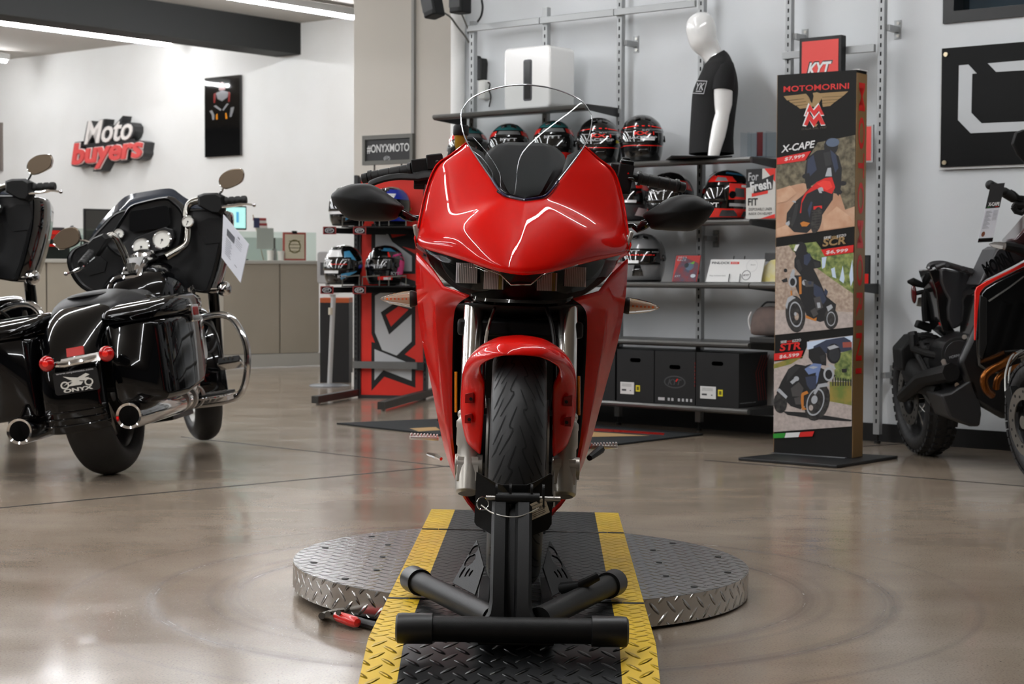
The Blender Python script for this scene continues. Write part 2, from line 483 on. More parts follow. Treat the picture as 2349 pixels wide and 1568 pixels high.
for k in (2, 3, 4): led(e1 - WALL_N * 2.5 * k, 2.42, False, 'LED tube over the bikes at left, nearer than the frame shows')
led(e2, 2.42, True, 'bright LED tube right of the black beam, ending at the beige wall')
for k in (1, 2, 3, 4): led(e2 - WALL_N * 2.5 * k, 2.42, False, 'LED tube in the line right of the black beam, nearer than the frame shows')
ee = PL(16, 140, V((0, 0, ZL)), V((0, 0, 1)))
led(ee, 2.42, False, 'LED tube end showing at the far left edge of the ceiling')
for row in (-2, 1, 2, 3):
    o = e2 + WALL_S * 2.87 * row
    t0 = (RW0 - o).dot(WALL_N)
    o = o + WALL_N * (t0 - 0.9) if row > 0 else o - WALL_N * 4.4
    for k in range(5):
        led(o - WALL_N * 2.5 * k, 2.42, False, 'LED tube over the showroom floor, above the frame')
# ---------------------------------------------------------------- helpers that need the builder
def holed(b, outer, holes, th, m, T, z0=0.0):
    """flat plate with holes"""
    cu = bpy.data.curves.new('plate', 'CURVE'); cu.dimensions = '2D'; cu.fill_mode = 'BOTH'; cu.extrude = th / 2
    for poly in [outer] + list(holes):
        s = cu.splines.new('POLY'); s.points.add(len(poly) - 1); s.use_cyclic_u = True
        for i, q in enumerate(poly): s.points[i].co = (q[0], q[1], 0, 1)
    o = bpy.data.objects.new('plate', cu); me = o.to_mesh()
    vs = [V((v.co.x, v.co.y, v.co.z + z0 + th / 2)) for v in me.vertices]; fs = [tuple(p.vertices) for p in me.polygons]
    o.to_mesh_clear(); bpy.data.objects.remove(o); bpy.data.curves.remove(cu)
    return b.add(vs, fs, m, T)

def diamond_bump(m, cell, strength, dist, polar=None, rough=None, lug=(0.40, 0.085)):
    """raised tread-plate lugs in alternating directions"""
    k = NT(m)
    tc = k.n('TexCoord'); src = tc.outputs['Object']
    if polar:
        sp = k.n('SeparateXYZ'); k.l(src, sp.inputs[0])
        c = k.n('CombineXYZ'); k.l(k.math('MULTIPLY', k.math('ARCTAN2', sp.outputs[1], sp.outputs[0]), polar), c.inputs[0]); k.l(sp.outputs[2], c.inputs[1])
        src = c.outputs[0]
    hs = []
    for off, sgn in ((0.0, 1), (0.5, -1)):
        mp = k.n('Mapping'); mp.inputs['Scale'].default_value = (1 / cell,) * 3; mp.inputs['Location'].default_value = (off, off, 0)
        k.l(src, mp.inputs['Vector'])
        fr = k.n('VectorMath', operation='FRACTION'); k.l(mp.outputs[0], fr.inputs[0])
        sp = k.n('SeparateXYZ'); k.l(fr.outputs[0], sp.inputs[0])
        x = k.math('SUBTRACT', sp.outputs[0], 0.5); y = k.math('SUBTRACT', sp.outputs[1], 0.5)
        u = k.math('MULTIPLY', k.math('ADD', x, k.math('MULTIPLY', y, sgn)), 0.7071 / lug[0])
        w = k.math('MULTIPLY', k.math('SUBTRACT', y, k.math('MULTIPLY', x, sgn)), 0.7071 / lug[1])
        r = k.math('SQRT', k.math('ADD', k.math('MULTIPLY', u, u), k.math('MULTIPLY', w, w)))
        hs.append(k.math('SUBTRACT', 1.0, r, clamp=True))
    h = k.math('MULTIPLY', k.math('MAXIMUM', hs[0], hs[1]), 1.6, clamp=True)
    bp = k.n('Bump'); bp.inputs['Strength'].default_value = strength; bp.inputs['Distance'].default_value = dist
    k.l(h, bp.inputs['Height']); k.l(bp.outputs['Normal'], k.b.inputs['Normal'])
    return m

M_chrome = mat('chrome', (225, 225, 225), 0.06, 1.0)
M_steel = mat('brushed_steel', (170, 168, 163), 0.3, 1.0)
M_zinc = mat('zinc_screw', (190, 188, 182), 0.35, 1.0)
M_pblack = mat('black_powder_coat', (11, 11, 11), 0.5, spec=0.3, bump=(420, 0.35, 0.0008))
M_rubber = mat('black_rubber', (12, 12, 12), 0.55)
M_plate = diamond_bump(mat('aluminium_tread_plate', (196, 196, 196), 0.27, 1.0), 0.048, 1.0, 0.03, lug=(0.45, 0.12))
M_rim = diamond_bump(mat('aluminium_tread_rim', (186, 184, 180), 0.22, 1.0), 0.050, 1.0, 0.010, lug=(0.42, 0.10), polar=0.588)
M_ryel = diamond_bump(mat('yellow_ramp_paint', (232, 192, 34), 0.42, var=(9, (214, 176, 42))), 0.048, 1.0, 0.017, lug=(0.43, 0.11))
M_rblk = diamond_bump(mat('black_ramp_paint', (27, 28, 29), 0.33), 0.048, 1.0, 0.017, lug=(0.43, 0.11))
ASM = trs(TT.x, TT.y, 0.004) @ rot('Y', 0.95)
# ---------------------------------------------------------------- turntable
tt = thing('turntable', 'round silver tread-plate turntable under the yellow and black ramp', 'turntable', ASM)
R_T = 0.588
b = MB(); b.cyl((0, 0, 0.0075), (0, 0, 0.03), R_T - 0.03, M_black, n=64); b.build('base', tt)
b = MB(); b.ringt([(R_T - 0.012, 0.009), (R_T, 0.009), (R_T, 0.0735), (R_T - 0.012, 0.0735)], M_rim, ax=(0, 0, 1), n=128); b.build('rim', tt)
b = MB(); b.cyl((0, 0, 0.068), (0, 0, 0.0745), R_T - 0.002, M_plate, n=128); b.build('deck', tt)
for k in range(14):
    a = math.radians(12 + k * 360 / 14)
    b = MB(); b.cyl((0, 0, 0.0), (0, 0, 0.0012), 0.009, M_black, n=10); o = b.build('bolt', tt, loc=((R_T - 0.05) * math.cos(a), (R_T - 0.05) * math.sin(a), 0.0746))
for x in (-0.36, 0.36):
    for y in (-0.2, 0.0, 0.2):
        b = MB(); b.cyl((0, 0, 0.0), (0, 0, 0.0012), 0.008, M_black, n=10); b.build('bolt', tt, loc=(x, y, 0.0746))

# ---------------------------------------------------------------- folding ramp
RAMP = trs(0.021, 4.43, 0) @ rot('Z', -1.2) @ rot('Y', 0.75)
rp = thing('ramp', 'yellow edged black tread-plate folding ramp across the turntable under the red motorcycle', 'ramp', RAMP)
W2 = 0.2885; YB = 0.073; TH = 0.006; ZR = 0.0885
def ramp_panel(name, prof):
    b = MB()
    for x0, x1, m in ((-W2, -W2 + YB, M_ryel), (-W2 + YB, W2 - YB, M_rblk), (W2 - YB, W2, M_ryel)):
        b.loft([[V((x0, y, z)) for y, z in prof] + [V((x0, y, z - TH)) for y, z in prof[::-1]],
                [V((x1, y, z)) for y, z in prof] + [V((x1, y, z - TH)) for y, z in prof[::-1]]], m)
    return b.build(name, rp, smooth=20)
ramp_panel('front_panel', [(-1.24, 0.007), (-0.985, ZR - 0.006), (-0.955, ZR), (-0.545, ZR)])
ramp_panel('middle_panel', [(-0.530, ZR), (0.505, ZR)])
ramp_panel('rear_panel', [(0.520, ZR), (0.93, ZR), (0.96, ZR - 0.006), (1.23, 0.007)])
for y in (-0.5375, 0.5125):
    b = MB()
    for k in range(12):
        x = -W2 + 2 * W2 * k / 12
        b.cyl((x + 0.001, y, ZR - 0.002), (x + 2 * W2 / 12 - 0.001, y, ZR - 0.002), 0.0046, M_black if k % 2 else mat('worn_hinge', (52, 48, 44), 0.4, 0.6), n=10)
    b.build('hinge', rp)

# ---------------------------------------------------------------- wheel chock stand on the ramp
ST = thing('wheel_chock', 'black tubular wheel chock stand clamping the red motorcycle front tyre', 'wheel chock', trs(0.01, 3.42, ZR + 0.003) @ rot('Y', 0.75))
SI = (trs(0.01, 3.42, ZR + 0.003) @ rot('Y', 0.75)).inverted()
def S(px, py, Y): return SI @ P(px, py, Y)
M_cap = mat('black_rubber_cap', (20, 20, 21), 0.4)
f0 = S(908, 1459, 3.41); f1 = S(1441, 1468, 3.41)
f0.z = f1.z = 0.031
b = MB(); b.cyl(f0.lerp(f1, .04), f0.lerp(f1, .96), 0.0255, M_pblack, n=24); b.build('front_tube', ST)
for a, c in ((f0, f0.lerp(f1, 0.137)), (f1, f1.lerp(f0, 0.137))):
    b = MB(); d = (c - a).normalized()
    b.lathe([(0.024, 0), (0.0295, 0.004), (0.0305, 0.012), (0.0305, 0.072), (0.027, 0.073)], M_cap, o=a, ax=d, n=28); b.build('end_cap', ST)
for s, pc in ((-1, (955, 1345)), (1, (1402, 1347))):
    e = S(pc[0], pc[1], 3.92); e.z = 0.034
    st = V((s * 0.045, 0.03, 0.045))
    b = MB(); b.cyl(st, e, 0.0245, M_pblack, n=24); b.build('leg', ST)
    d = (e - st).normalized()
    b = MB(); b.lathe([(0.024, -0.03), (0.030, -0.03), (0.0305, 0.028), (0.024, 0.036)], M_cap, o=e, ax=d, n=28); b.build('end_cap', ST)
# upright: two bent bars flaring into the base
zt = 0.262
yt = 0.165
for s in (-1, 1):
    rows = []
    for t in range(13):
        q = t / 12
        z = 0.02 + q * (zt - 0.02)
        fl = max(0, 1 - q * 4.2) ** 2
        xo = 0.0415 + fl * 0.036; xi = 0.007 - 0.004 * fl
        y = yt * (q ** 1.5) + 0.005
        rows.append([V((s * q_ - 0.012, y + d_, z)) for q_, d_ in ((xi, -0.002), (xi + 0.006, -0.012), (xo - 0.006, -0.014), (xo, -0.006), (xo, 0.03), (xi, 0.03))])
    b = MB(); b.loft(rows if s > 0 else [r[::-1] for r in rows], M_pblack); b.build('upright', ST)
b = MB(); b.bb((-0.075, -0.012, 0.0), (0.075, 0.05, 0.012), M_pblack); b.build('foot_plate', ST, bevel=0.003)
b = MB(); b.loft([[V((x - 0.012, yt * (q ** 1.5) + 0.005 + d, 0.02 + q * (zt - 0.02))) for x, d in ((-0.012, 0.012), (0.012, 0.012), (0.012, 0.026), (-0.012, 0.026))] for q in [i / 10 for i in range(11)]], M_pblack); b.build('upright_web', ST)
# head plate: a wide V plate against the tyre
hy = yt + 0.035
def hp(px, py): return S(px, py, 3.42 + hy)
pl = [(1092, 1086), (1136, 1108), (1152, 1112), (1208, 1112), (1226, 1106), (1262, 1089), (1268, 1092), (1266, 1205), (1258, 1217), (1216, 1230), (1132, 1230), (1092, 1210), (1087, 1202)]
pts = [hp(*q) for q in pl]
def vfold(p): return V((p.x, hy + 0.55 * max(0.0, abs(p.x) - 0.03), p.z))
b = MB()
front = [vfold(p) for p in pts]
cen = vfold(V((0, 0, sum(p.z for p in pts) / len(pts))))
n = len(front)
for dz, fl in ((0, False), (0.007, True)):
    vs = [p + V((0, dz, 0)) for p in front] + [cen + V((0, dz, 0))]
    b.add(vs, [((i, (i + 1) % n, n) if fl else ((i + 1) % n, i, n)) for i in range(n)], M_pblack)
b.add([p for p in front] + [p + V((0, 0.007, 0)) for p in front], [(i, (i + 1) % n, n + (i + 1) % n, n + i) for i in range(n)], M_pblack)
b.build('head_plate', ST, smooth=20)
# hinge ears, pin and sleeve
zp = S(1180, 1143, 3.42 + hy - 0.03).z
b = MB(); b.cyl((-0.045, hy - 0.03, zp), (0.045, hy - 0.03, zp), 0.0125, M_pblack, n=18); b.build('sleeve', ST)
for x in (-0.047, -0.018, 0.026, 0.05):
    b = MB(); b.prism(rrect(0.03, 0.055, 0.012), 0.005, M_pblack, T=frame((x, hy - 0.022, zp + 0.002), (0, 1, 0), (0, 0, 1))); b.build('ear', ST)
b = MB(); b.cyl((-0.066, hy - 0.03, zp), (0.088, hy - 0.03, zp), 0.006, M_steel, n=14); b.cyl((0.075, hy - 0.03, zp - 0.016), (0.075, hy - 0.03, zp + 0.017), 0.002, M_steel, n=8); b.build('pin', ST)
b = MB(); b.tube([V((-0.072 + 0.012 * math.cos(t), hy - 0.034 + 0.004 * math.sin(t), zp - 0.011 + 0.013 * math.sin(t))) for t in [i * math.pi / 8 for i in range(16)]], 0.0016, M_chrome, n=6, closed=True)
b.build('ring', ST)
b = MB(); b.tube(cr([S(1104, 1158, 3.585), S(1128, 1175, 3.56), S(1160, 1184, 3.55), S(1190, 1184, 3.55), S(1218, 1174, 3.56), S(1236, 1164, 3.57)], 6), 0.0014, mat('steel_cable', (200, 198, 190), 0.35, 0.8), n=6); b.build('cable', ST)
# maker's plate
c0, c1, c2 = S(1216, 1194, 3.575), S(1261, 1174, 3.590), S(1217, 1158, 3.575)
T = frame(c0, c1 - c0, c2 - c0); w = (c1 - c0).length; h = (c2 - c0).length
M_ink = mat('black_print', (18, 18, 18), 0.5); M_white = mat('white_print', (232, 232, 230), 0.45)
b = MB(); b.prism([(0, 0), (w, 0), (w, h), (0, h)], 0.0012, mat('satin_label_plate', (196, 188, 168), 0.35, 0.3), T=T)
b.text('SPORT CHOCK', w * 0.8, h * 0.2, M_ink, T, z=0.0014, shear=0.0, c=(w * .5, h * .55), bold=0.02)
b.text('Thunder Hill Dr', w * 0.55, h * 0.1, M_ink, T, z=0.0014, c=(w * .5, h * .82)) if False else None
b.text('www.dealersupplier.com', w * 0.8, h * 0.09, M_ink, T, z=0.0014, c=(w * .5, h * .14)) if False else None
for yy in (0.80, 0.36, 0.24, 0.13): b.bb((w * 0.18, h * yy, 0.0012), (w * 0.82, h * (yy + 0.045), 0.0015), mat('grey_print', (90, 86, 78), 0.6), T)
b.build('label_plate', ST, smooth=0)
# cradle: perforated side plates holding the tyre
for s in (-1, 1):
    T = frame((s * 0.066, 0.33, 0.004), (0, 1, 0), V((s * -0.02, 0, 1))) if s < 0 else frame((s * 0.066, 0.33, 0.004), (0, 1, 0), V((s * -0.02, 0, 1)))
    tilt = 0.32
    p0 = V((s * 0.066, 0.55, 0.16)); 
    ux = V((0, 1, 0)); uy = V((-s * 0.42, 0, 1))
    # wing plate: splays outward and forward so that it faces the viewer
    A, B2, C, D = S(1096 if s < 0 else 1262, 1240, 3.98), S(1040 if s < 0 else 1318, 1338, 3.90), S(1092 if s < 0 else 1268, 1366, 3.80), S(1098 if s < 0 else 1260, 1286, 3.86)
    T = frame(A, B2 - A, C - A)
    TI = T.inverted()
    q = [(TI @ z).xy for z in (A, B2, C, D)]
    m1 = q[1]; L = m1.x
    mid = (q[2] + q[1]) / 2
    holes = []
    dd = 1 if q[2].y > 0 else -1
    for fx, fy, r in ((0.26, 0.09, 0.016), (0.50, 0.14, 0.019)):
        holes.append([(L * fx + x, dd * L * fy + y) for x, y in ngon(16, r, r * 0.8)])
    for k, (fx, fy) in enumerate(((0.78, 0.12), (0.80, 0.26), (0.83, 0.37))):
        holes.append([(L * fx + x, dd * L * fy + y) for x, y in ngon(12, 0.016 - 0.003 * k, 0.0045)])
    b = MB(); holed(b, [(p.x, p.y) for p in q], holes, 0.004, M_pblack, T); b.build('cradle_plate', ST, smooth=0)
b = MB(); b.bb((-0.085, 0.36, 0.0), (-0.058, 0.72, 0.008), M_pblack); b.bb((0.058, 0.36, 0.0), (0.085, 0.72, 0.008), M_pblack); b.bb((-0.085, 0.33, 0.0), (0.085, 0.36, 0.008), M_pblack); b.bb((-0.02, 0.0, 0.0), (0.02, 0.34, 0.01), M_pblack); b.build('cradle_base', ST, bevel=0.002)
# locking lever lying over the right leg
b = MB()
pa, pb_, pc = S(1290, 1348, 3.76), S(1330, 1343, 3.72), S(1370, 1322, 3.74)
b.tube([pa, pb_, pc], [0.013, 0.012, 0.010], M_pblack, n=10); b.cyl(S(1322, 1358, 3.70), S(1322, 1358, 3.68), 0.008, M_chrome, n=12); b.build('locking_lever', ST)
b = MB(); b.cyl(S(1024, 1353, 3.80), S(1036, 1345, 3.82), 0.006, M_chrome, n=10); b.cyl(S(1034, 1340, 3.8), S(1037, 1368, 3.8), 0.009, M_pblack, n=10); b.build('bolt', ST)

# ---------------------------------------------------------------- red handled toggle clamp on the floor
g = F(795, 1428); cl = thing('toggle_clamp', 'red handled steel toggle clamp lying on the floor against the turntable', 'tool', trs(g.x, g.y, 0))
CI = cl.matrix_world.inverted()
def K(px, py, z): return CI @ F(px, py, z)
M_red_h = mat('red_dip_handle', (214, 32, 26), 0.3, coat=0.4)
b = MB(); p0, p1 = K(772, 1412, 0.022), K(820, 1428, 0.018); d = (p1 - p0).normalized(); L = (p1 - p0).length
b.lathe([(0.004, -0.003), (0.010, 0.0), (0.0125, 0.01), (0.0135, L * 0.6), (0.0135, L * 0.85), (0.010, L), (0.003, L + 0.004)], M_red_h, o=p0, ax=d, n=18); b.build('handle', cl)
b = MB(); b.tube([K(742, 1408, 0.012), K(764, 1402, 0.024), K(790, 1398, 0.028)], 0.006, mat('dark_steel', (92, 88, 82), 0.35, 0.9), n=8)
b.cyl(K(738, 1412, 0.003), K(738, 1412, 0.026), 0.008, M_steel, n=12); b.cyl(K(752, 1408, 0.01), K(752, 1408, 0.03), 0.007, M_zinc, n=12); b.cyl(K(776, 1404, 0.02), K(776, 1404, 0.036), 0.006, M_zinc, n=12)
b.tube([K(768, 1406, 0.020), K(776, 1412, 0.022)], 0.005, M_zinc, n=8); b.build('jaw', cl)
b = MB(); b.tube([K(800, 1416, 0.013), K(835, 1428, 0.013), K(866, 1436, 0.013)], 0.010, M_black, n=8); b.build('bar', cl)
# ---------------------------------------------------------------- red sport bike
BKM = trs(0.0035, 4.02, 0.0915) @ rot('Y', 1.55)
BI = BKM.inverted()
bk = thing('motorcycle', 'glossy red sport motorcycle facing the camera on the yellow and black ramp', 'motorcycle', BKM)
def B(px, py, y): return BI @ P(px, py, 4.02 + y)
def Bc(px, py, y):
    p = B(px, py, y); p.x = 0.0; return p
M_red = mat('red_gloss_paint', (204, 10, 3), 0.4, coat=0.65, coat_rough=0.015, spec=0.05)
M_gloss = mat('gloss_black_plastic', (9, 9, 9), 0.06)
M_matte = mat('matte_black_plastic', (14, 14, 14), 0.55, spec=0.3, bump=(600, 0.2, 0.0005))
M_dash = mat('charcoal_dash_plastic', (32, 32, 33), 0.6, spec=0.3, bump=(500, 0.2, 0.0005))
M_tyre = mat('tyre_rubber', (34, 34, 35), 0.5)
M_groove = mat('tyre_groove', (8, 8, 8), 0.8)
M_cast = mat('cast_aluminium', (176, 172, 164), 0.36, 0.6)
M_lens = clear_mat('smoked_lens', (214, 212, 206), 0.16)
M_clear = clear_mat('clear_screen', (222, 224, 224), 0.16)
M_amber = mat('amber_reflector', (236, 130, 20), 0.25, coat=0.6)

def wheel(parent, y, z, R, w, m_tyre, m_rim, hh, spokes=5, rim_r=None, tread=None, ax=(1, 0, 0), x=0.0, name='wheel'):
    """tyre with rim, spokes and hub about a local x axis; returns the wheel part"""
    rr = rim_r or R - hh
    T = trs(x, y, z)
    prof = []
    for k in range(17):
        a = math.pi * (-0.12 + 1.24 * k / 16)
        prof.append((rr + hh * (0.36 + 0.64 * (math.sin(a) if math.sin(a) > -.4 else -.4)) - 0.0, -w / 2 * math.cos(a)))
    prof += [(rr - 0.004, w * 0.36), (rr - 0.004, -w * 0.36)]
    b = MB(); b.ringt(prof, m_tyre, n=72, T=T)
    if tread: tread(b, T, rr, hh, w)
    wh = b.build(name, parent, smooth=50)
    b = MB(); b.ringt([(rr - 0.002, -w * 0.36), (rr + 0.004, -w * 0.30), (rr - 0.012, -w * 0.2), (rr - 0.016, 0), (rr - 0.012, w * 0.2), (rr + 0.004, w * 0.30), (rr - 0.002, w * 0.36), (rr - 0.022, w * 0.24), (rr - 0.03, 0), (rr - 0.022, -w * 0.24)], m_rim, n=64, T=T)
    b.build('rim', wh, smooth=50)
    b = MB()
    b.cyl((-0.045, 0, 0), (0.045, 0, 0), 0.035, m_rim, n=20, T=T)
    for k in range(spokes):
        a = 2 * math.pi * k / spokes
        for da in (-0.16, 0.16):
            e = V((0, math.cos(a + da), math.sin(a + da)))
            b.tube([V((0.0, math.cos(a), math.sin(a))) * 0.03, e * (rr - 0.018)], [0.013, 0.009], m_rim, n=6, T=T)
    b.build('spokes', wh)
    return wh
def tyre_r(lat, rr, hh, w):        # tread radius at a lateral position
    c = max(-1, min(1, -lat / (w / 2))); s = math.sqrt(max(0, 1 - c * c))
    return rr + hh * (0.36 + 0.64 * s)
def strip(b, T, rr, hh, w, pts, wd):      # pts (angle deg from straight ahead of the tyre, lateral), groove strip
    pts = cr([V((p[0], p[1], 0)) for p in pts], 3) if len(pts) > 2 else [V((p[0], p[1], 0)) for p in pts]
    L, Rr = [], []
    for i, p in enumerate(pts):
        d = (pts[min(i + 1, len(pts) - 1)] - pts[max(0, i - 1)]); d = V((d.x * 0.3 * math.pi / 180, d.y, 0)).normalized()
        n = V((-d.y, d.x, 0)); k = wd * (0.35 + 0.65 * math.sin(math.pi * (i + 0.3) / (len(pts) - 0.4)))
        for s, o in ((1, L), (-1, Rr)):
            a = math.radians(p.x) + s * n.x * k / 2 / 0.3; lat = p.y + s * n.y * k / 2
            r = tyre_r(lat, rr, hh, w) + 0.0007
            o.append(V((lat, -r * math.cos(a), r * math.sin(a))))
    b.grid([L, Rr], M_groove, T=T)
def road_tread(b, T, rr, hh, w):
    for base in range(-84, 200, 18):
        strip(b, T, rr, hh, w, [(base, .003), (base - 9, .018), (base - 11.5, .011), (base - 22, .037)], 0.0042)
        strip(b, T, rr, hh, w, [(base - 9, -.004), (base - 18, -.019), (base - 20.5, -.012), (base - 31, -.040)], 0.0042)
        for s, o in ((1, 4), (-1, 13)):
            strip(b, T, rr, hh, w, [(base - o, s * 0.028), (base - o - 7, s * 0.042), (base - o - 13, s * 0.054)], 0.003)
            strip(b, T, rr, hh, w, [(base - o - 9, s * 0.034), (base - o - 15, s * 0.046), (base - o - 19, s * 0.056)], 0.0026)

# front wheel, discs
fw = wheel(bk, 0, 0.2875, 0.286, 0.124, M_tyre, M_gloss, 0.080, 5, tread=road_tread, name='front_wheel')
for s in (-1, 1):
    b = MB(); b.ringt([(0.095, s * 0.066), (0.155, s * 0.066), (0.155, s * 0.071), (0.095, s * 0.071)], M_steel, n=48, T=trs(0, 0, 0.2875)); b.build('brake_disc', fw)
rw = wheel(bk, 1.39, 0.308, 0.306, 0.16, M_tyre, M_gloss, 0.09, 5, tread=road_tread, name='rear_wheel')

# fork legs
for s in (-1, 1):
    ax = V((0, 0.44, 1)).normalized()
    x = s * 0.112
    lo = V((x, 0.005, 0.30))
    b = MB(); b.lathe([(0.0245, 0.10), (0.0245, 0.62)], mat('fork_chrome', (218, 216, 212), 0.16, 1.0), o=lo, ax=ax, n=28); fk = b.build('fork_leg', bk)
    b = MB(); b.lathe([(0.020, -0.085), (0.027, -0.08), (0.0285, -0.045), (0.026, -0.02), (0.026, 0.03), (0.0295, 0.035), (0.0295, 0.075), (0.031, 0.078), (0.031, 0.09), (0.027, 0.094), (0.027, 0.102), (0.029, 0.104), (0.029, 0.112), (0.0245, 0.116)], M_cast, o=lo, ax=ax, n=28)
    b.box((x, -0.004, 0.272), (0.050, 0.052, 0.058), M_cast, R=rot('X', -20)); b.cyl((x - 0.030, 0.0, 0.285), (x + 0.034, 0.0, 0.285), 0.026, M_cast, n=24)
    b.cyl((x, -0.035, 0.258), (x, -0.030, 0.258), 0.012, M_black, n=14)
    b.build('axle_clamp', fk, bevel=0.008, seg=3)
    b = MB(); b.box((s * 0.083, 0.10, 0.33), (0.03, 0.07, 0.12), M_matte, R=rot('X', -24)); b.build('brake_caliper', bk, bevel=0.006)
    b = MB(); b.tube(cr([(s * 0.078, -0.02, 0.42), (s * 0.082, 0.0, 0.50), (s * 0.076, 0.06, 0.60), (s * 0.05, 0.12, 0.68)], 5), 0.0045, M_chrome if s < 0 else M_black, n=8); b.build('brake_hose', bk)
    b = MB(); q0, q1 = (B(1046, 852, 0.14), B(1046, 945, 0.14)) if s < 0 else (B(1328, 862, 0.14), B(1328, 952, 0.14))
    b.tube([q0, q1], 0.0034, M_amber, n=8); b.build('side_reflector', bk)

# front mudguard
M = []
fr_o = [(1196, 779), (1225, 782), (1252, 788), (1282, 804), (1306, 828), (1319, 858), (1321, 900), (1319, 958), (1307, 1008), (1296, 1030), (1272, 1046)]
fr_i = [(1196, 814), (1220, 816), (1243, 820), (1268, 832), (1284, 848), (1276, 868), (1268, 885), (1267, 940), (1267, 990), (1267, 1025), (1268, 1047)]
yo = [-0.165, -0.162, -0.15, -0.125, -0.085, -0.05, -0.025, -0.02, -0.02, -0.02, -0.02]
yi = [-0.212, -0.208, -0.196, -0.165, -0.125, -0.092, -0.072, -0.06, -0.055, -0.05, -0.045]
O_ = [(Bc if i == 0 else B)(p[0] , p[1], y) for i, (p, y) in enumerate(zip(fr_o, yo))]
I_ = [(Bc if i == 0 else B)(p[0], p[1], y) for i, (p, y) in enumerate(zip(fr_i, yi))]
O_ = cr(O_, 3); I_ = cr(I_, 3)
nf = len(O_)
back = []
for i, p in enumerate(O_):
    t = i / (nf - 1); k = max(0.0, 1 - (t / 0.5) ** 2)
    back.append(V((p.x * (1 - 0.02) + (0.0 if t < .3 else 0.002), p.y + 0.04 + 0.18 * k, p.z + 0.004 * k)))
mid = [a.lerp(c, 0.5) + V((0.003 if i > nf * .3 else 0, -0.012, 0.004 if i < nf * .4 else 0)) for i, (a, c) in enumerate(zip(O_, I_))]
b = MB(); b.grid([I_, mid, O_, [o.lerp(c, 0.5) + V((0.003 if i > 4 else 0, 0, 0.004)) for i, (o, c) in enumerate(zip(O_, back))], back], M_red); b.mirror()
fd = b.build('front_fender', bk, smooth=60, solid=0.005, weld=True, recalc=True, sub=1)
for s in (-1, 1):
    for (x0, y0, x1, y1) in ((1294, 906, 1312, 932), (1296, 955, 1310, 978)):
        a = B(x0, y0, -0.062); c = B(x1, y1, -0.062); w = abs(c.x - a.x); h = abs(a.z - c.z)
        b = MB(); T = frame((s * (a.x + c.x) / 2, -0.047, (a.z + c.z) / 2), (1, 0, 0), (0, 0, 1))
        b.prism([(-w / 2, -h / 2), (w / 2, -h / 2), (w / 2, h / 2), (-w / 2, h / 2 * 0.6)], 0.012, mat('dark_red_recess', (150, 10, 5), 0.4), T=T)
        b.cyl((-s * w * 0.2, -h * .1, 0.008), (-s * w * 0.2, -h * .1, 0.016), 0.004, M_black, n=8, T=T)
        b.build('vent', fd, smooth=0)

# upper fairing ("mask")
I = [(1339, 337, .300), (1322, 362, .272), (1300, 391, .235), (1281, 415, .203), (1266, 436, .175), (1254, 448.5, .158), (1240, 453, .150), (1225, 455.5, .144), (1210, 457.5, .139), (1201, 458, .136)]
O = [(1340, 336, .305), (1375, 367, .325), (1407, 394, .335), (1427, 455, .320), (1439, 532, .290), (1442, 571, .265), (1390, 587, .165), (1327, 602, .075), (1260, 619, .005), (1196, 625.5, -.020)]
Iv = [B(*p) for p in I]; Ov = [B(*p) for p in O]; Iv[-1].x = 0; Ov[-1].x = 0
rows = []
NR = 7
bul = [0.0, .003, .005, .008, .014, .026, .042, .030, .018, .014]
Iv2 = cr(Iv, 3); Ov2 = cr(Ov, 3); bu = [v.x for v in cr([V((q, 0, 0)) for q in bul], 3)]
for i in range(len(Iv2)):
    r = []
    for k in range(NR + 1):
        t = k / NR
        p = Iv2[i].lerp(Ov2[i], t)
        bb_ = bu[i] * 4 * t * (1 - t) * (0.6 + 0.8 * t)
        p = p + V((0, -bb_, bb_ * 0.25))
        r.append(p)
    rows.append(r)
for r in rows[-1:]:
    for p in r: p.x = 0
# rolled lower lip
for i, r in enumerate(rows):
    p = r[-1]; r.append(p + V((-0.002 if i < len(rows) - 3 else 0, 0.012, -0.008)))
b = MB(); b.grid(rows, M_red); b.mirror()
b.build('upper_fairing', bk, smooth=180, solid=0.004, weld=True, recalc=True, sub=1)
# side of the upper fairing running back
b = MB(); rr_ = []
for i in range(0, 16):
    p = Ov2[i]; rr_.append([p + V((0.0, 0.0, 0)), p + V((0.004, 0.12, -0.01)), p + V((-0.02, 0.30, -0.03))])
for s in (1, -1):
    b = MB(); b.grid([[V((s * p.x, p.y, p.z)) for p in r] for r in rr_], M_red, flip=s < 0); b.build('side_fairing', bk, smooth=60, solid=0.004)

# headlight: black bowl, smoked lens, LED blocks, bright trim
low = [(1425, 585, .275), (1413, 612, .235), (1395, 636, .195), (1368, 659, .15), (1330, 682, .105), (1300, 688, .075), (1250, 691, .05), (1196, 692, .042)]
top = [(1427, 576, .275), (1400, 584, .21), (1372, 592, .155), (1340, 600, .11), (1310, 607, .075), (1280, 615, .04), (1240, 623, .012), (1196, 627, .0)]
lw = cr([B(*p) for p in low], 3); tp = cr([B(*p) for p in top], 3); lw[-1].x = 0; tp[-1].x = 0
def face_grid(dy, inset, m, nm, bul=0.012, **kw):
    rows = []
    for a, c in zip(tp, lw):
        r = []
        for k in range(6):
            t = k / 5; p = a.lerp(c, t); p = p + V((0, dy - bul * 4 * t * (1 - t), 0)); r.append(p)
        rows.append(r)
    rows[-1] = [V((0, p.y, p.z)) for p in rows[-1]]
    b = MB(); b.grid(rows, m); b.mirror(); return b.build(nm, bk, smooth=180, weld=True, recalc=True, **kw)
hb = face_grid(0.045, 0, M_gloss, 'headlight', 0.0)
face_grid(0.0, 0, M_lens, 'headlight_lens', 0.012).parent = hb
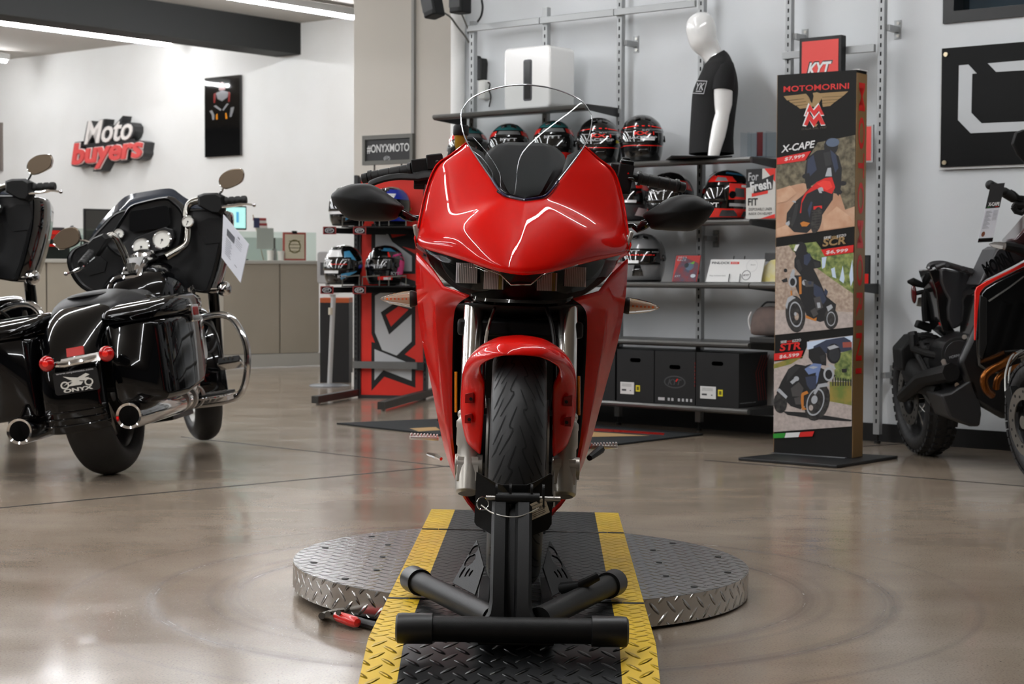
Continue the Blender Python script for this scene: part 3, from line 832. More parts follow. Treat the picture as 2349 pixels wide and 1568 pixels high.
M_led_u = mat('headlight_reflector', (205, 205, 208), 0.4); M_led_d = mat('headlight_reflector_gap', (96, 96, 98), 0.4)
for (x0, y0, x1, y1, yy) in ((1046.7, 602, 1095, 650, .105), (1110.6, 618, 1155, 664, .065), (1232.8, 624.5, 1278, 667.5, .065), (1296, 611.5, 1344.5, 658, .105)):
    a = B(x0, y0, yy); c = B(x1, y1, yy); b = MB(); nb = 12
    for k in range(nb):
        f0_, f1_ = k / nb, (k + 0.72) / nb
        xa = lerp(a.x, c.x, f0_); xb = lerp(a.x, c.x, f1_)
        yl = (k in (9, 10)) and x0 > 1100 and x0 < 1290
        b.bb((xa, yy, c.z), (xb, yy + 0.01, a.z), mat('yellow_tint', (150, 138, 60), 0.4) if yl else M_led_u)
    b.bb((a.x, yy + 0.006, c.z), (c.x, yy + 0.014, a.z), M_led_d)
    b.build('led_block', hb, smooth=0)
for sg in (1,):
    b = MB()
    for pts in ([(1088, 606, .075), (1120, 619, .05), (1149, 630, .03), (1172, 653, .02), (1217, 652.5, .02), (1243, 631, .03), (1275, 621, .05), (1325, 608, .085)], ):
        b.tube([B(*q) + V((0, -0.012, 0)) for q in pts], 0.0017, M_chrome, n=6)
    b.build('bright_trim', hb)
# gloss lip under the lens
b = MB()
lp = [B(1078, 676, .12), B(1096, 684, .09), B(1130, 688, .06), B(1196, 691, .04), B(1260, 692, .06), B(1298, 688, .09), B(1316, 682, .12)]
lp = cr(lp, 5)
b.loft([[p + V((0, -0.006, 0.004)), p + V((0, -0.010, -0.004)), p + V((0, 0.03, -0.012)), p + V((0, 0.04, 0.0))] for p in lp], M_gloss); b.build('headlight_lip', bk, smooth=50)

# lower fairing, each side
IE = [(1316, 687, .10), (1336, 702, .16), (1346, 724, .2), (1346, 780, .23), (1341, 880, .27), (1333, 990, .31), (1318, 1076, .36), (1291, 1140, .42), (1260, 1174, .49)]
CE = [(1376, 668, .165), (1388, 695, .195), (1389, 728, .22), (1382, 790, .245), (1367, 880, .28), (1348, 990, .32), (1327, 1078, .37), (1297, 1147, .43), (1264, 1183, .5)]
OE = [(1441, 594, .27), (1437, 660, .285), (1431, 710, .30), (1416, 790, .335), (1391, 880, .375), (1363, 985, .42), (1339, 1062, .46), (1305, 1132, .5), (1268, 1182, .55)]
iv = cr([B(*p) for p in IE], 3); cv = cr([B(*p) for p in CE], 3); ov = cr([B(*p) for p in OE], 3)
nl = len(iv)
for s in (1, -1):
    rows = []
    for i in range(nl):
        t = i / (nl - 1)
        a, c, o = iv[i], cv[i], ov[i]
        bk1 = o + V((0.006 * (1 - t), 0.13 + 0.1 * t, -0.004)); bk2 = o + V((-0.012, 0.40 + 0.12 * t, -0.01 + 0.05 * t))
        inn = a + V((0.006, 0.02, 0))
        r = [inn, a, a.lerp(c, .5) + V((0, -0.004, 0)), c, c.lerp(o, .5) + V((-0.006, 0.004, 0)), o, bk1, bk2]
        rows.append([V((s * p.x, p.y, p.z)) for p in r])
    b = MB(); b.grid(rows, M_red, flip=s < 0); b.build('lower_fairing', bk, smooth=38, solid=0.004, weld=True, recalc=True)
    # black duct wall behind the inner edge
    rows = [[V((s * (p.x + 0.002), p.y + 0.02, p.z)), V((s * (p.x - 0.004), p.y + 0.11, p.z)), V((s * (p.x - 0.03), p.y + 0.2, p.z))] for p in iv]
    b = MB(); b.grid(rows, M_matte); b.build('duct_wall', bk, smooth=60, solid=0.003)
    # small silver pod end and black slider
    b = MB(); q = B(1441, 556, .28); b.box((s * (q.x + 0.002), q.y + 0.03, q.z + 0.004), (0.012, 0.06, 0.05), M_cast, R=rot('Y', s * 14)); b.build('fairing_bracket', bk, bevel=0.004)
    q = B(1360, 962, .46); b = MB(); b.cyl((s * (q.x - 0.01), q.y, q.z), (s * (q.x + 0.008), q.y, q.z), 0.022, M_matte, r2=0.017, n=14); b.build('crash_bobbin', bk)
    # belly pan halves
    rows = []
    for i in range(nl - 7, nl):
        p = ov[i]; rows.append([V((s * p.x, p.y, p.z)), V((s * p.x * 0.8, p.y + 0.3, p.z - 0.03)), V((s * p.x * 0.6, p.y + 0.55, p.z - 0.0))])
# dark parts between the fork legs
b = MB(); b.bb((-0.15, 0.40, 0.22), (0.15, 0.46, 0.70), mat('radiator_black', (16, 16, 17), 0.6, bump=(300, 0.4, 0.002))); b.build('radiator', bk)
b = MB()
for z in (0.60, 0.71):
    b.bb((-0.15, 0.13 + (z - .6) * .45, z - 0.02), (0.15, 0.22 + (z - .6) * .45, z + 0.02), M_pblack)
b.build('triple_clamp', bk, bevel=0.008)
b = MB(); ug = [B(1040, 700, .20), B(1060, 695, .16), B(1100, 695, .11), B(1196, 699, .08), B(1290, 696, .11), B(1330, 697, .16), B(1346, 706, .2)]
b.grid([[p for p in cr(ug, 4)], [p + V((0, .06, -0.02)) for p in cr(ug, 4)], [p + V((0, .22, -0.05)) for p in cr(ug, 4)]], M_matte); b.build('inner_cowl', bk, smooth=60, solid=0.004)
b = MB(); b.tube(cr([B(1120, 735, .26), B(1150, 722, .24), B(1180, 707, .22), B(1200, 712, .22), B(1225, 722, .24), B(1255, 745, .27)], 5), 0.004, M_matte, n=8)
b.tube(cr([B(1128, 740, .24), B(1160, 716, .22), B(1176, 706, .21)], 4), 0.003, mat('tan_hose', (92, 78, 58), 0.5), n=6); b.build('cable', bk)
b = MB(); b.box(B(1195, 725, .25), (0.035, 0.02, 0.03), M_matte); b.build('horn', bk, bevel=0.004)

# windscreen
E = [(1201, 458, .137), (1225, 455, .145), (1249, 450, .155), (1266, 434, .176), (1281, 414, .205), (1310, 377, .252), (1339, 337, .302), (1352, 308, .330), (1358, 273, .358), (1352, 254, .372), (1339, 236, .386), (1318, 222, .400), (1288, 209, .416), (1250, 199, .43), (1206, 194, .438)]
Ev = cr([B(*p) for p in E], 3); Ev[0].x = 0; Ev[-1].x = 0
z0, z1 = Ev[0].z, Ev[-1].z; yc0, yc1 = Ev[0].y, Ev[-1].y
def cen(z):
    t = (z - z0) / (z1 - z0); return V((0, yc0 + (yc1 - yc0) * (t ** 1.1) - 0.045 * math.sin(math.pi * t), z))
NZ = 26; rows = []
def edge_at(z, lst):
    for a, c in zip(lst, lst[1:]):
        if (a.z - z) * (c.z - z) <= 0 and abs(a.z - c.z) > 1e-7: return a.lerp(c, (z - a.z) / (c.z - a.z))
    return lst[-1]
for j in range(NZ + 1):
    t = j / NZ; t = 0.5 - 0.5 * math.cos(math.pi * t)
    z = z0 + (z1 - z0) * t * 0.9995 + 1e-5
    e = edge_at(z, Ev); c = cen(z); r = []
    for k in range(11):
        s = k / 10; p = c.lerp(e, s); p.y = c.y + (e.y - c.y) * s ** 2.2; r.append(p)
    rows.append(r)
b = MB(); b.grid(rows, M_clear); b.mirror()
ws = b.build('windscreen', bk, smooth=180, weld=True, recalc=True)
M_edge = mat('screen_edge', (150, 152, 156), 0.1, 0.3, coat=1.0)
b = MB(); full = Ev[2:] + [V((-p.x, p.y, p.z)) for p in Ev[2:-1][::-1]]
b.tube(full, 0.0015, M_edge, n=6, sx=1.5); b.build('edge', ws)
M_dk = mat('dark_blue_edge', (28, 26, 60), 0.25, coat=0.5)
b = MB(); lowe = [V((-p.x, p.y - .003, p.z)) for p in Ev[:13][::-1]] + [p + V((0, -.003, 0)) for p in Ev[1:13]]
b.tube(lowe, 0.003, M_dk, n=6); b.build('seal', ws)
# sticker
T = frame(B(1150, 440, .168), (1, 0.1, -0.7), (0.6, .35, 1)); b = MB(); b.flat([(-.010, -.008), (.012, -.008), (.012, .008), (-.010, .008)], mat('smoke_sticker', (60, 60, 62), 0.4), T=T, z=0.002)
for k in range(3): b.bb((-.008, -.005 + k * .004, 0.002), (.009, -.0035 + k * .004, .0024), mat('pale_sticker_print', (150, 150, 150), 0.5), T)
b.build('sticker', ws, smooth=0)
# dash shield behind the screen
sh_o = [(1196, 455, .185), (1246, 449, .19), (1262, 434, .205), (1277, 414, .23), (1296, 388, .265), (1298, 364, .30), (1290, 350, .325), (1264, 330, .365), (1230, 327, .37), (1196, 326, .372)]
sv = cr([B(*p) for p in sh_o], 3); sv[0].x = 0; sv[-1].x = 0
rows = []
for j in range(15):
    t = j / 14; z = sv[0].z + (sv[-1].z - sv[0].z) * t * 0.999 + 1e-5
    e = edge_at(z, sv); yc = sv[0].y + (sv[-1].y - sv[0].y) * t ** 1.3
    c = V((0, yc - 0.01 * math.sin(math.pi * t), z)); r = []
    for k in range(8):
        s = k / 7; p = c.lerp(e, s); p.y = c.y + (e.y - c.y) * s ** 3 + (0.012 if s > .8 else 0); r.append(p)
    rows.append(r)
b = MB(); b.grid(rows, M_dash); b.mirror(); b.build('dash_shield', bk, smooth=40, solid=0.004, weld=True, recalc=True)
b = MB(); fl = [(B(1280, 414, .225), B(1262, 436, .2)), (B(1312, 376, .27), B(1290, 398, .25)), (B(1338, 342, .315), B(1302, 358, .30))]
for s in (1, -1):
    b = MB(); b.grid([[V((s * p.x, p.y, p.z)) for p in (a, a.lerp(c, .5), c)] for a, c in fl], M_matte, flip=s < 0); b.build('screen_bracket', bk, smooth=60, solid=0.003)

# mirrors
def mirror_shell(outline, y, stem, nm='mirror'):
    pts = [B(x, yy, y) for x, yy in outline]; pts = cr(pts, 3, closed=True)
    c = sum(pts, V()) / len(pts); rings = []
    for sc, dy in ((0.93, 0.022), (1.0, 0.006), (0.97, -0.012), (0.86, -0.030), (0.62, -0.045), (0.3, -0.053), (0.05, -0.055)):
        rings.append([c + (p - c) * sc + V((0, dy, 0)) for p in pts])
    b = MB(); b.loft(rings, M_matte); mi = b.build(nm, bk, smooth=50, recalc=True)
    b = MB(); b.loft([[c + (p - c) * 0.9 + V((0, d, 0)) for p in pts] for d in (0.0225, 0.0245)], M_chrome); b.build('mirror_glass', mi, smooth=30, recalc=True)
    b = MB(); b.tube([B(*q) for q in stem], [0.012, 0.014, 0.010, 0.008, 0.008][:len(stem)], M_gloss, n=10, sx=0.8); b.build('stem', mi)
zl = lambda l: [(740 + x / 5.81, 270 + y / 5.81) for x, y in l]
zr = lambda l: [(1380 + x / 4.355, 360 + y / 4.355) for x, y in l]
mirror_shell(zl([(108, 1050), (150, 985), (290, 910), (430, 876), (590, 876), (700, 910), (850, 1000), (1000, 1110), (1078, 1175), (1075, 1225), (1020, 1310), (940, 1362), (740, 1380), (420, 1368), (290, 1310), (160, 1170)]), 0.36, [(918, 488, .36), (928, 493, .365), (945, 501, .37), (958, 500, .37), (972, 504, .36)])
mirror_shell(zr([(412, 575), (520, 505), (640, 425), (730, 390), (830, 374), (950, 385), (1040, 430), (1125, 490), (1112, 550), (1020, 668), (905, 736), (760, 738), (620, 730), (500, 715), (450, 640)]), 0.36, [(1488, 510, .36), (1476, 516, .365), (1462, 526, .37), (1450, 516, .37), (1432, 518, .36)])

# handlebars, levers, switchgear
def grip(p, q, sw, lever):
    a, c = B(p[0], p[1], .52), B(q[0], q[1], .50); d = (c - a)
    b = MB(); L = d.length
    prof = [(0.006, -0.022), (0.013, -0.018), (0.0135, -0.004), (0.011, -0.002), (0.0185, 0.0), (0.0185, 0.008), (0.0155, 0.01)]
    for k in range(1, 4): prof += [(0.0158, L * k / 4 - 0.002), (0.0145, L * k / 4 - 0.001), (0.0145, L * k / 4 + 0.001), (0.0158, L * k / 4 + 0.002)]
    prof += [(0.0155, L - 0.01), (0.019, L - 0.008), (0.019, L)]
    b.lathe(prof, M_rubber, o=a, ax=d, n=20); g = b.build('grip', bk, smooth=30)
    b = MB(); s = B(sw[0], sw[1], .50); b.tube([c, s], 0.011, M_matte, n=12); b.build('bar', bk)
grip((847, 407), (945, 389), (1010, 378), None)
grip((1555, 427), (1462, 408), (1400, 402), None)
b = MB()
R_ = rot('Y', -8)
b.box(B(972, 380, .50), (0.062, 0.045, 0.036), M_matte, R=R_); b.box(B(998, 372, .49), (0.042, 0.05, 0.040), M_matte, R=R_); b.cyl(B(1003, 371, .462), B(1003, 371, .455), 0.005, M_black, n=10); b.build('switch_housing', bk, bevel=0.006)
b = MB()
pts = [B(1000, 402, .46), B(975, 402, .455), B(950, 406, .45), B(920, 405, .445), B(890, 408, .445), B(862, 416, .45), B(845, 424, .455)]
b.tube(cr(pts, 4), [0.016] * 8 + [0.0115] * 16 + [0.007], M_matte, n=10, sx=0.5); b.box(B(978, 408, .47), (0.065, 0.03, 0.034), M_matte, R=R_); b.box(B(962, 424, .47), (0.028, 0.025, 0.022), M_matte); b.build('brake_lever', bk, bevel=0.003)
rs = B(1057, 318, .52); b = MB()
b.cyl(rs + V((0, 0, -0.034)), rs + V((0, 0, 0.012)), 0.0165, mat('amber_fluid_cup', (150, 116, 34), 0.1, coat=1.0), n=24); rv = b.build('brake_reservoir', bk)
b = MB(); b.lathe([(0.019, 0.0), (0.0205, 0.003), (0.0205, 0.022), (0.018, 0.027), (0.002, 0.028)], M_matte, o=rs + V((0, 0, 0.008)), n=20); b.build('cap', rv)
b = MB(); b.tube([B(1046, 338, .52), B(1036, 345, .51), B(1028, 372, .50), B(1012, 382, .5)], 0.008, M_matte, n=8); b.build('bracket', rv)
b = MB()
R2 = rot('Y', 8)
b.box(B(1432, 408, .49), (0.040, 0.05, 0.072), M_matte, R=R2); b.box(B(1412, 398, .5), (0.035, 0.05, 0.050), M_matte, R=R2); b.box(B(1438, 374, .48), (0.036, 0.03, 0.014), M_gloss, R=R2); b.box(B(1436, 368, .49), (0.022, 0.02, 0.016), M_matte, R=R2)
b.box(B(1447, 410, .46), (0.018, 0.01, 0.008), M_gloss, R=R2); b.box(B(1430, 437, .49), (0.034, 0.04, 0.02), M_matte)
b.flat([(-0.003, 0), (0.003, 0), (0, 0.005)], M_red, T=frame(B(1441, 399, .455), (1, 0, 0), (0, 0, 1)), z=0.0); b.build('switch_housing', bk, bevel=0.004)

# indicators
def indicator(tip, base, stalk, y):
    a, c, e = B(tip[0], tip[1], y), B(base[0], base[1], y), B(stalk[0], stalk[1], y + .02)
    d = (c - a); L = d.length; d.normalize()
    up = V((0, 0, 1)); up = (up - d * up.dot(d)).normalized(); fw_ = d.cross(up)
    def ring(t, rv, rh, n=16):
        return [a + d * t + up * (rv * math.sin(2 * math.pi * k / n)) + fw_ * (rh * math.cos(2 * math.pi * k / n)) for k in range(n)]
    b = MB(); b.loft([ring(0, .001, .001), ring(L * .05, .005, .006), ring(L * .3, .011, .011), ring(L * .7, .017, .014), ring(L * .92, .0195, .015), ring(L, .018, .014)], mat('clear_ribbed_lens', (236, 230, 224), 0.08, trans=0.9, ior=1.15))
    ind = b.build('indicator', bk, smooth=40, recalc=True)
    b = MB(); b.loft([ring(L * .12, .003, .003), ring(L * .5, .008, .007), ring(L * .95, .013, .009)], mat('amber_led_strip', (236, 206, 178), 0.3, 0.4))
    for k in range(6):
        p = a + d * (L * (0.22 + 0.125 * k)); b.cyl(p - V((0, 0.008 + 0.0008 * k, 0)), p - V((0, 0.010 + 0.0008 * k, 0)), 0.0028, mat('orange_led', (255, 120, 40), 0.3), n=8)
    b.build('led_strip', ind, recalc=True)
    b = MB(); b.loft([ring(L * .95, .0205, .016), ring(L * 1.0, .0215, .0165), ring(L * 1.12, .019, .015), ring(L * 1.25, .012, .011)], M_rubber)
    b.tube([c, e], 0.0115, M_rubber, n=12); b.build('stalk', ind, recalc=True)
    b = MB()
    for s in (-1, 1):
        b.tube([a, *[p for p in (ring(L * .3, .0115, .0115)[4 if s > 0 else 12], ring(L * .7, .0175, .0145)[4 if s > 0 else 12], ring(L * .97, .020, .016)[4 if s > 0 else 12])]], 0.0012, M_chrome, n=6)
    b.build('chrome_rim', ind)
indicator((873, 685), (944, 685), (998, 685), .35)
indicator((1513, 705), (1440, 701), (1390, 699), .35)

# footpegs and shifter
def peg(p, q, y, nm='footpeg'):
    a, c = B(p[0], p[1], y), B(q[0], q[1], y); d = (c - a); L = d.length
    b = MB(); n = 9
    M_chrome = mat('polished_peg', (222, 222, 220), 0.28, 0.6)
    b.tube([a, c], 0.0055, M_chrome, n=8)
    for k in range(n):
        t = (k + .5) / n; b.box(a.lerp(c, t) + V((0, 0, 0.008)), (L / n * .55, 0.03, 0.008), M_chrome)
    b.box((a + c) / 2 + V((0, 0, 0.003)), (L * .95, 0.034, 0.006), M_chrome); b.build(nm, bk, bevel=0.0012)
peg((940, 1003), (1006, 1006), .74)
peg((1417, 1024), (1354, 1026), .74)
b = MB(); b.tube([B(979, 1040, .66), B(1000, 1046, .66), B(1012, 1052, .64)], [0.005, 0.008, 0.005], M_chrome, n=8); b.build('gear_lever', bk)
b = MB(); b.tube([B(1378, 1030, .70), B(1352, 1050, .62)], [0.012, 0.008], M_matte, n=8); b.build('brake_pedal', bk)

# rest of the machine behind the fairing
tank = [(-.001, .62, .80), (.10, .64, .78), (.14, .76, .82), (.13, .9, .80), (.09, 1.0, .72)]
b = MB(); rings = []
for y, w, zb, zt_ in ((0.52, .07, .66, .80), (0.60, .13, .64, .88), (0.72, .15, .62, .91), (0.86, .12, .62, .86), (0.98, .08, .62, .76)):
    rings.append([V((w * math.cos(a) , y, (zb + zt_) / 2 + (zt_ - zb) / 2 * math.sin(a))) for a in [2 * math.pi * k / 20 for k in range(20)]])
b.loft(rings, M_red); b.build('fuel_tank', bk, sub=1, recalc=True)
b = MB(); rings = []
for y, w, z, h in ((0.96, .08, .70, .05), (1.1, .12, .715, .06), (1.25, .11, .73, .05), (1.34, .08, .80, .05), (1.5, .07, .83, .04)):
    rings.append([V((w * math.cos(a), y, z + h * math.sin(a))) for a in [2 * math.pi * k / 16 for k in range(16)]])
b.loft(rings, M_rubber); b.build('seat', bk, sub=1, recalc=True)
b = MB(); rings = []
for y, w, z, h in ((1.05, .09, .64, .05), (1.3, .09, .70, .05), (1.55, .06, .79, .035), (1.72, .015, .84, .01)):
    rings.append([V((w * math.cos(a), y, z + h * math.sin(a))) for a in [2 * math.pi * k / 16 for k in range(16)]])
b.loft(rings, M_red); b.build('tail', bk, sub=1, recalc=True)
b = MB(); b.bb((-.13, .5, .12), (.13, .95, .6), M_matte); b.build('engine', bk, bevel=0.03)
b = MB()
for s in (-1, 1): b.tube([(s * .10, .9, .32), (s * .11, 1.15, .33), (s * .10, 1.39, .31)], [.035, .03, .028], M_gloss, n=10)
b.build('swingarm', bk)
# ---------------------------------------------------------------- shelving on the right wall
M_std = mat('grey_slotted_steel', (158, 160, 160), 0.4, 0.35)
M_slot = mat('slot_shadow', (14, 14, 14), 0.9)
M_shelf = mat('grey_shelf_steel', (104, 104, 102), 0.32, 0.6)
M_shelf_d = mat('dark_shelf_steel', (52, 52, 52), 0.45, 0.3)
ROOT = wfr(0, 0, 0)            # x along wall, y up, z out of the wall
STD_A = [-2.783, -2.249, -1.741, -1.222, -0.705, -0.195]
STD_TOP = [2.255, 2.285, 2.36, 2.9, 2.9, 2.9]
WHICH = ['far left, behind the windscreen', 'second from the left, above the white dispenser', 'third from the left, right of the dispenser', 'behind the mannequin', 'left of the red sign panel', 'right of the cardboard pylon']
for i, (a, zt) in enumerate(zip(STD_A, STD_TOP)):
    t = thing('wall_upright', 'grey slotted steel shelving upright ' + WHICH[i], 'shelf upright', ROOT @ trs(a, 0, 0), 'slotted uprights of the wall shelving')
    b = MB(); b.bb((-0.016, 0.045, 0.088), (0.016, zt, 0.12), M_std)
    k = 0.10
    while k < zt - 0.05:
        b.bb((-0.004, k, 0.1195), (0.004, k + 0.02, 0.1208), M_slot); k += 0.042
    b.build('post', t, smooth=0)
    b = MB(); b.cyl((0, 0, 0.104), (0, 0.045, 0.104), 0.006, M_black, n=10); b.cyl((0, 0, 0.104), (0, 0.012, 0.104), 0.016, M_black, n=14); b.build('foot', t)
    for z in ((2.05, 0.25) if i in (2,) else (1.0,) if i < 4 else (2.0, 0.33)):
        b = MB(); b.bb((0.01, z - 0.045, 0.0), (0.046, z + 0.045, 0.004), M_std); b.bb((0.008, z - 0.014, 0.0), (0.036, z + 0.014, 0.10), M_std)
        for dz in (-0.03, 0.03): b.cyl((0.032, z + dz, 0.004), (0.032, z + dz, 0.008), 0.008, M_zinc, n=12)
        b.build('bracket', t, smooth=0)
def rail(nm, a0, a1, z, lab):
    t = thing('cross_rail', lab, 'rail', ROOT @ trs(a0, z, 0.1215))
    b = MB(); b.bb((-0.02, -0.018, 0.0), (a1 - a0 + 0.02, 0.018, 0.02), M_std); b.build('bar', t, smooth=0, bevel=0.002)
    return t
# three top bars between the first four uprights, one beside the red sign
for i, l in ((0, 'left end piece of the top grey rail, over the white dispenser'), (1, 'middle piece of the top grey rail, right of the dispenser'), (2, 'right piece of the top grey rail, ending behind the mannequin head')):
    rail('r', STD_A[i], STD_A[i + 1] - 0.045, 2.211, l)
rail('r', STD_A[4], STD_A[5] - 0.045, 1.903, 'grey cross rail carrying the red sign panel above the cardboard pylon')

FO = 0.42            # front of the shelves
def shelf(a0, a1, z, lab, seam=None, lip=0.032):
    t = thing('shelf', lab, 'shelf', ROOT @ trs(a0, z, 0.0), 'grey steel shelves on the wall uprights'); L = a1 - a0
    prof = [(0.122, -0.002), (FO - 0.02, -0.002), (FO - 0.006, -0.005), (FO, -0.014), (FO - 0.003, -0.024), (FO - 0.016, -lip), (FO - 0.03, -lip), (FO - 0.03, -0.008), (0.122, -0.008)]
    b = MB(); b.loft([[V((x, y, z_)) for z_, y in prof] for x in (0, L)], M_shelf); b.build('board', t, smooth=40, recalc=True)
    for x in (0.0, L - 0.003):
        b = MB(); b.prism([(0.122, -0.002), (FO - 0.02, -0.002), (FO - 0.02, -lip), (0.122, -lip - 0.02)], 0.003, M_shelf_d, T=frame((x, 0, 0), (0, 0, 1), (0, 1, 0)) @ trs(0, 0, -0.003 if x else 0)); b.build('end_bracket', t, smooth=0)
    return t
sL, sR = -2.80, -0.738
shelf(-2.815, -1.745, 1.705, 'highest grey shelf, carrying the white dispenser')
shelf(sL, sR, 1.392, 'grey shelf second from top, with the mannequin and black helmets')
shelf(sL, sR, 1.088, 'grey shelf third from top, with the red side-on helmet')
shelf(sL, sR, 0.776, 'grey shelf fourth from top, with the grey helmet and white board')
shelf(sR + 0.006, -0.19, 0.776, 'short grey shelf continuing the fourth row behind the cardboard pylon')
shelf(sL, sR, 0.482, 'grey shelf fifth from top, above the black cartons')
shelf(sL, sR, 0.158, 'lowest grey shelf, carrying the black cartons')
t = thing('shelf_tray', 'dark grey flat tray on the fifth shelf beside the pylon', 'tray', ROOT @ trs(-0.735, 0.482, 0.15))
b = MB(); b.bb((0, 0.0, 0), (0.42, 0.028, 0.26), M_shelf_d); b.build('tray_body', t, smooth=0, bevel=0.004)

# ---------------------------------------------------------------- helmets
HZ = [(0.0, .086, .100, .070), (.012, .096, .118, .082), (.035, .104, .128, .096), (.06, .108, .131, .107), (.09, .111, .129, .117), (.12, .113, .124, .124), (.15, .112, .117, .125), (.18, .104, .106, .118), (.205, .091, .091, .104), (.225, .072, .071, .083), (.24, .048, .047, .055), (.248, .022, .022, .025), (.25, .001, .001, .001)]
def hsurf(az, z, off=0.0):         # az in degrees, 0 = straight ahead (-y), + = helmet's right-hand side in +x
    z = max(0.0, min(0.25, z))
    for p, q in zip(HZ, HZ[1:]):
        if p[0] <= z <= q[0]:
            t = (z - p[0]) / (q[0] - p[0]); w, f, k = [lerp(p[i], q[i], t) for i in (1, 2, 3)]; break
    a = math.radians(az); c, s = math.cos(a), math.sin(a)
    d = f if c > 0 else k
    e = 0.88
    x = w * math.copysign(abs(s) ** e, s); y = -d * math.copysign(abs(c) ** e, c)
    n = V((x / (w * w + 1e-6), y / (d * d + 1e-6), (z - .10) / .02)).normalized()
    return V((x, y, z)) + n * off
def patch(b, pts, m, off=0.0022, nx=6, ny=3):   # quad patch in (az, z): four corners
    q = [V((p[0], p[1], 0)) for p in pts]; rows = []
    for j in range(ny + 1):
        l = q[0].lerp(q[3], j / ny); r = q[1].lerp(q[2], j / ny); rows.append([hsurf(*(l.lerp(r, i / nx).xy), off) for i in range(nx + 1)])
    b.grid(rows, m)
def htext(b, st, az, z, waz, hz, m, off=0.0075, slant=0.0):
    tb = MB(); tb.text(st, waz, hz, m, I4, z=0, ex=0, bold=0.03)
    vs = [hsurf(az + p.x, z + p.y + slant * p.x, off) for p in tb.v]
    b.add(vs, tb.f, m)
M_rd = mat('racing_red', (222, 36, 28), 0.25, coat=0.8); M_wh = mat('gloss_white', (228, 228, 228), 0.2, coat=0.8)
M_bk = mat('gloss_black', (12, 12, 13), 0.15, coat=1.0); M_gy = mat('gloss_grey', (120, 121, 122), 0.25, coat=0.8)
M_bl = mat('sky_blue', (66, 140, 180), 0.25, coat=0.8); M_pk = mat('hot_pink', (236, 40, 140), 0.3, coat=0.6)
M_nb = mat('navy_blue', (26, 44, 150), 0.25, coat=0.8); M_tl = mat('teal', (40, 110, 112), 0.25, coat=0.8); M_yl = mat('sticker_yellow', (214, 200, 40), 0.4)
M_visor = mat('dark_visor', (10, 10, 11), 0.06, coat=1.0); M_lg = mat('light_grey_print', (176, 176, 178), 0.4)
M_gd = mat('dark_grey_gloss', (62, 62, 64), 0.25, coat=0.8)
def helmet(lab, M, shell, style, group, cat='helmet'):
    t = thing('helmet', lab, cat, M, group)
    rings = [[hsurf(360 * k / 40, z) for k in range(40)] for z in (.0, .012, .03, .05, .07, .09, .11, .13, .15, .17, .19, .205, .218, .23, .24, .246, .25)]
    b = MB(); b.loft(rings[::1], shell, caps=False)
    # rolled bottom edge and dark liner
    b.loft([[hsurf(360 * k / 40, 0.0) * 1.0 for k in range(40)], [hsurf(360 * k / 40, 0.0) * 0.9 + V((0, 0, 0.004)) for k in range(40)], [hsurf(360 * k / 40, 0.0) * 0.75 + V((0, 0, 0.06)) for k in range(40)]], M_rubber, caps=True)
    style(b)
    b.build('shell', t, smooth=60)
    b = MB(); rows = []
    for j in range(6):
        z = lerp(.088, .168, j / 5); w = lerp(70, 60, j / 5); rows.append([hsurf(lerp(-w, w, i / 20), z, .005) for i in range(21)])
    b.grid(rows, M_visor); vz = b.build('visor', t, smooth=80, solid=0.002)
    for s in (-1, 1):
        b = MB(); p = hsurf(s * 82, .122, .002); n = (hsurf(s * 82, .122, .02) - p).normalized(); b.cyl(p - n * .004, p + n * .006, .02, M_bk, r2=.016, n=16); b.build('visor_pivot', vz)
    for q in ([(6, .222), (26, .214), (30, .229), (10, .238)], [(-6, .222), (-26, .214), (-30, .229), (-10, .238)], [(-12, .052), (12, .052), (9, .066), (-9, .066)]):
        b = MB(); patch(b, q, M_bk, .0055); b.build('vent', t, smooth=60, solid=0.003)
    b = MB(); rows = [[hsurf(lerp(-150, 150, i / 30), z, .0035) for i in range(31)] for z in (0.0, 0.008)]
    b.grid(rows, M_rubber); b.build('edge_trim', t, smooth=60, solid=0.004)
    return t, vz
def visor_print(vz, words):
    b = MB()
    for st, az, z, w, h, m in words: htext(b, st, az, z, w, h, m)
    b.build('visor_print', vz, smooth=0)
def sticker(vz, az0, az1, z0, z1, m):
    b = MB(); patch(b, [(az0, z0), (az1, z0), (az1, z1), (az0, z1)], m, .0068); b.build('sticker', vz, smooth=60)
def st_race(b):
    for s in (-1, 1):
        patch(b, [(s * 70, .165), (s * 110, .15), (s * 110, .162), (s * 70, .178)], M_gd)
        patch(b, [(s * 20, .178), (s * 66, .172), (s * 66, .176), (s * 20, .184)], M_rd)
    patch(b, [(-60, .080), (60, .080), (60, .084), (-60, .084)], M_rd, .004, 16)
    for az in (-14, 0, 14): patch(b, [(az - 3, .180), (az + 3, .180), (az + 3, .186), (az - 3, .186)], M_rd)
def st_plain(b):
    patch(b, [(-14, .03), (14, .03), (6, .085), (-6, .085)], M_bk)
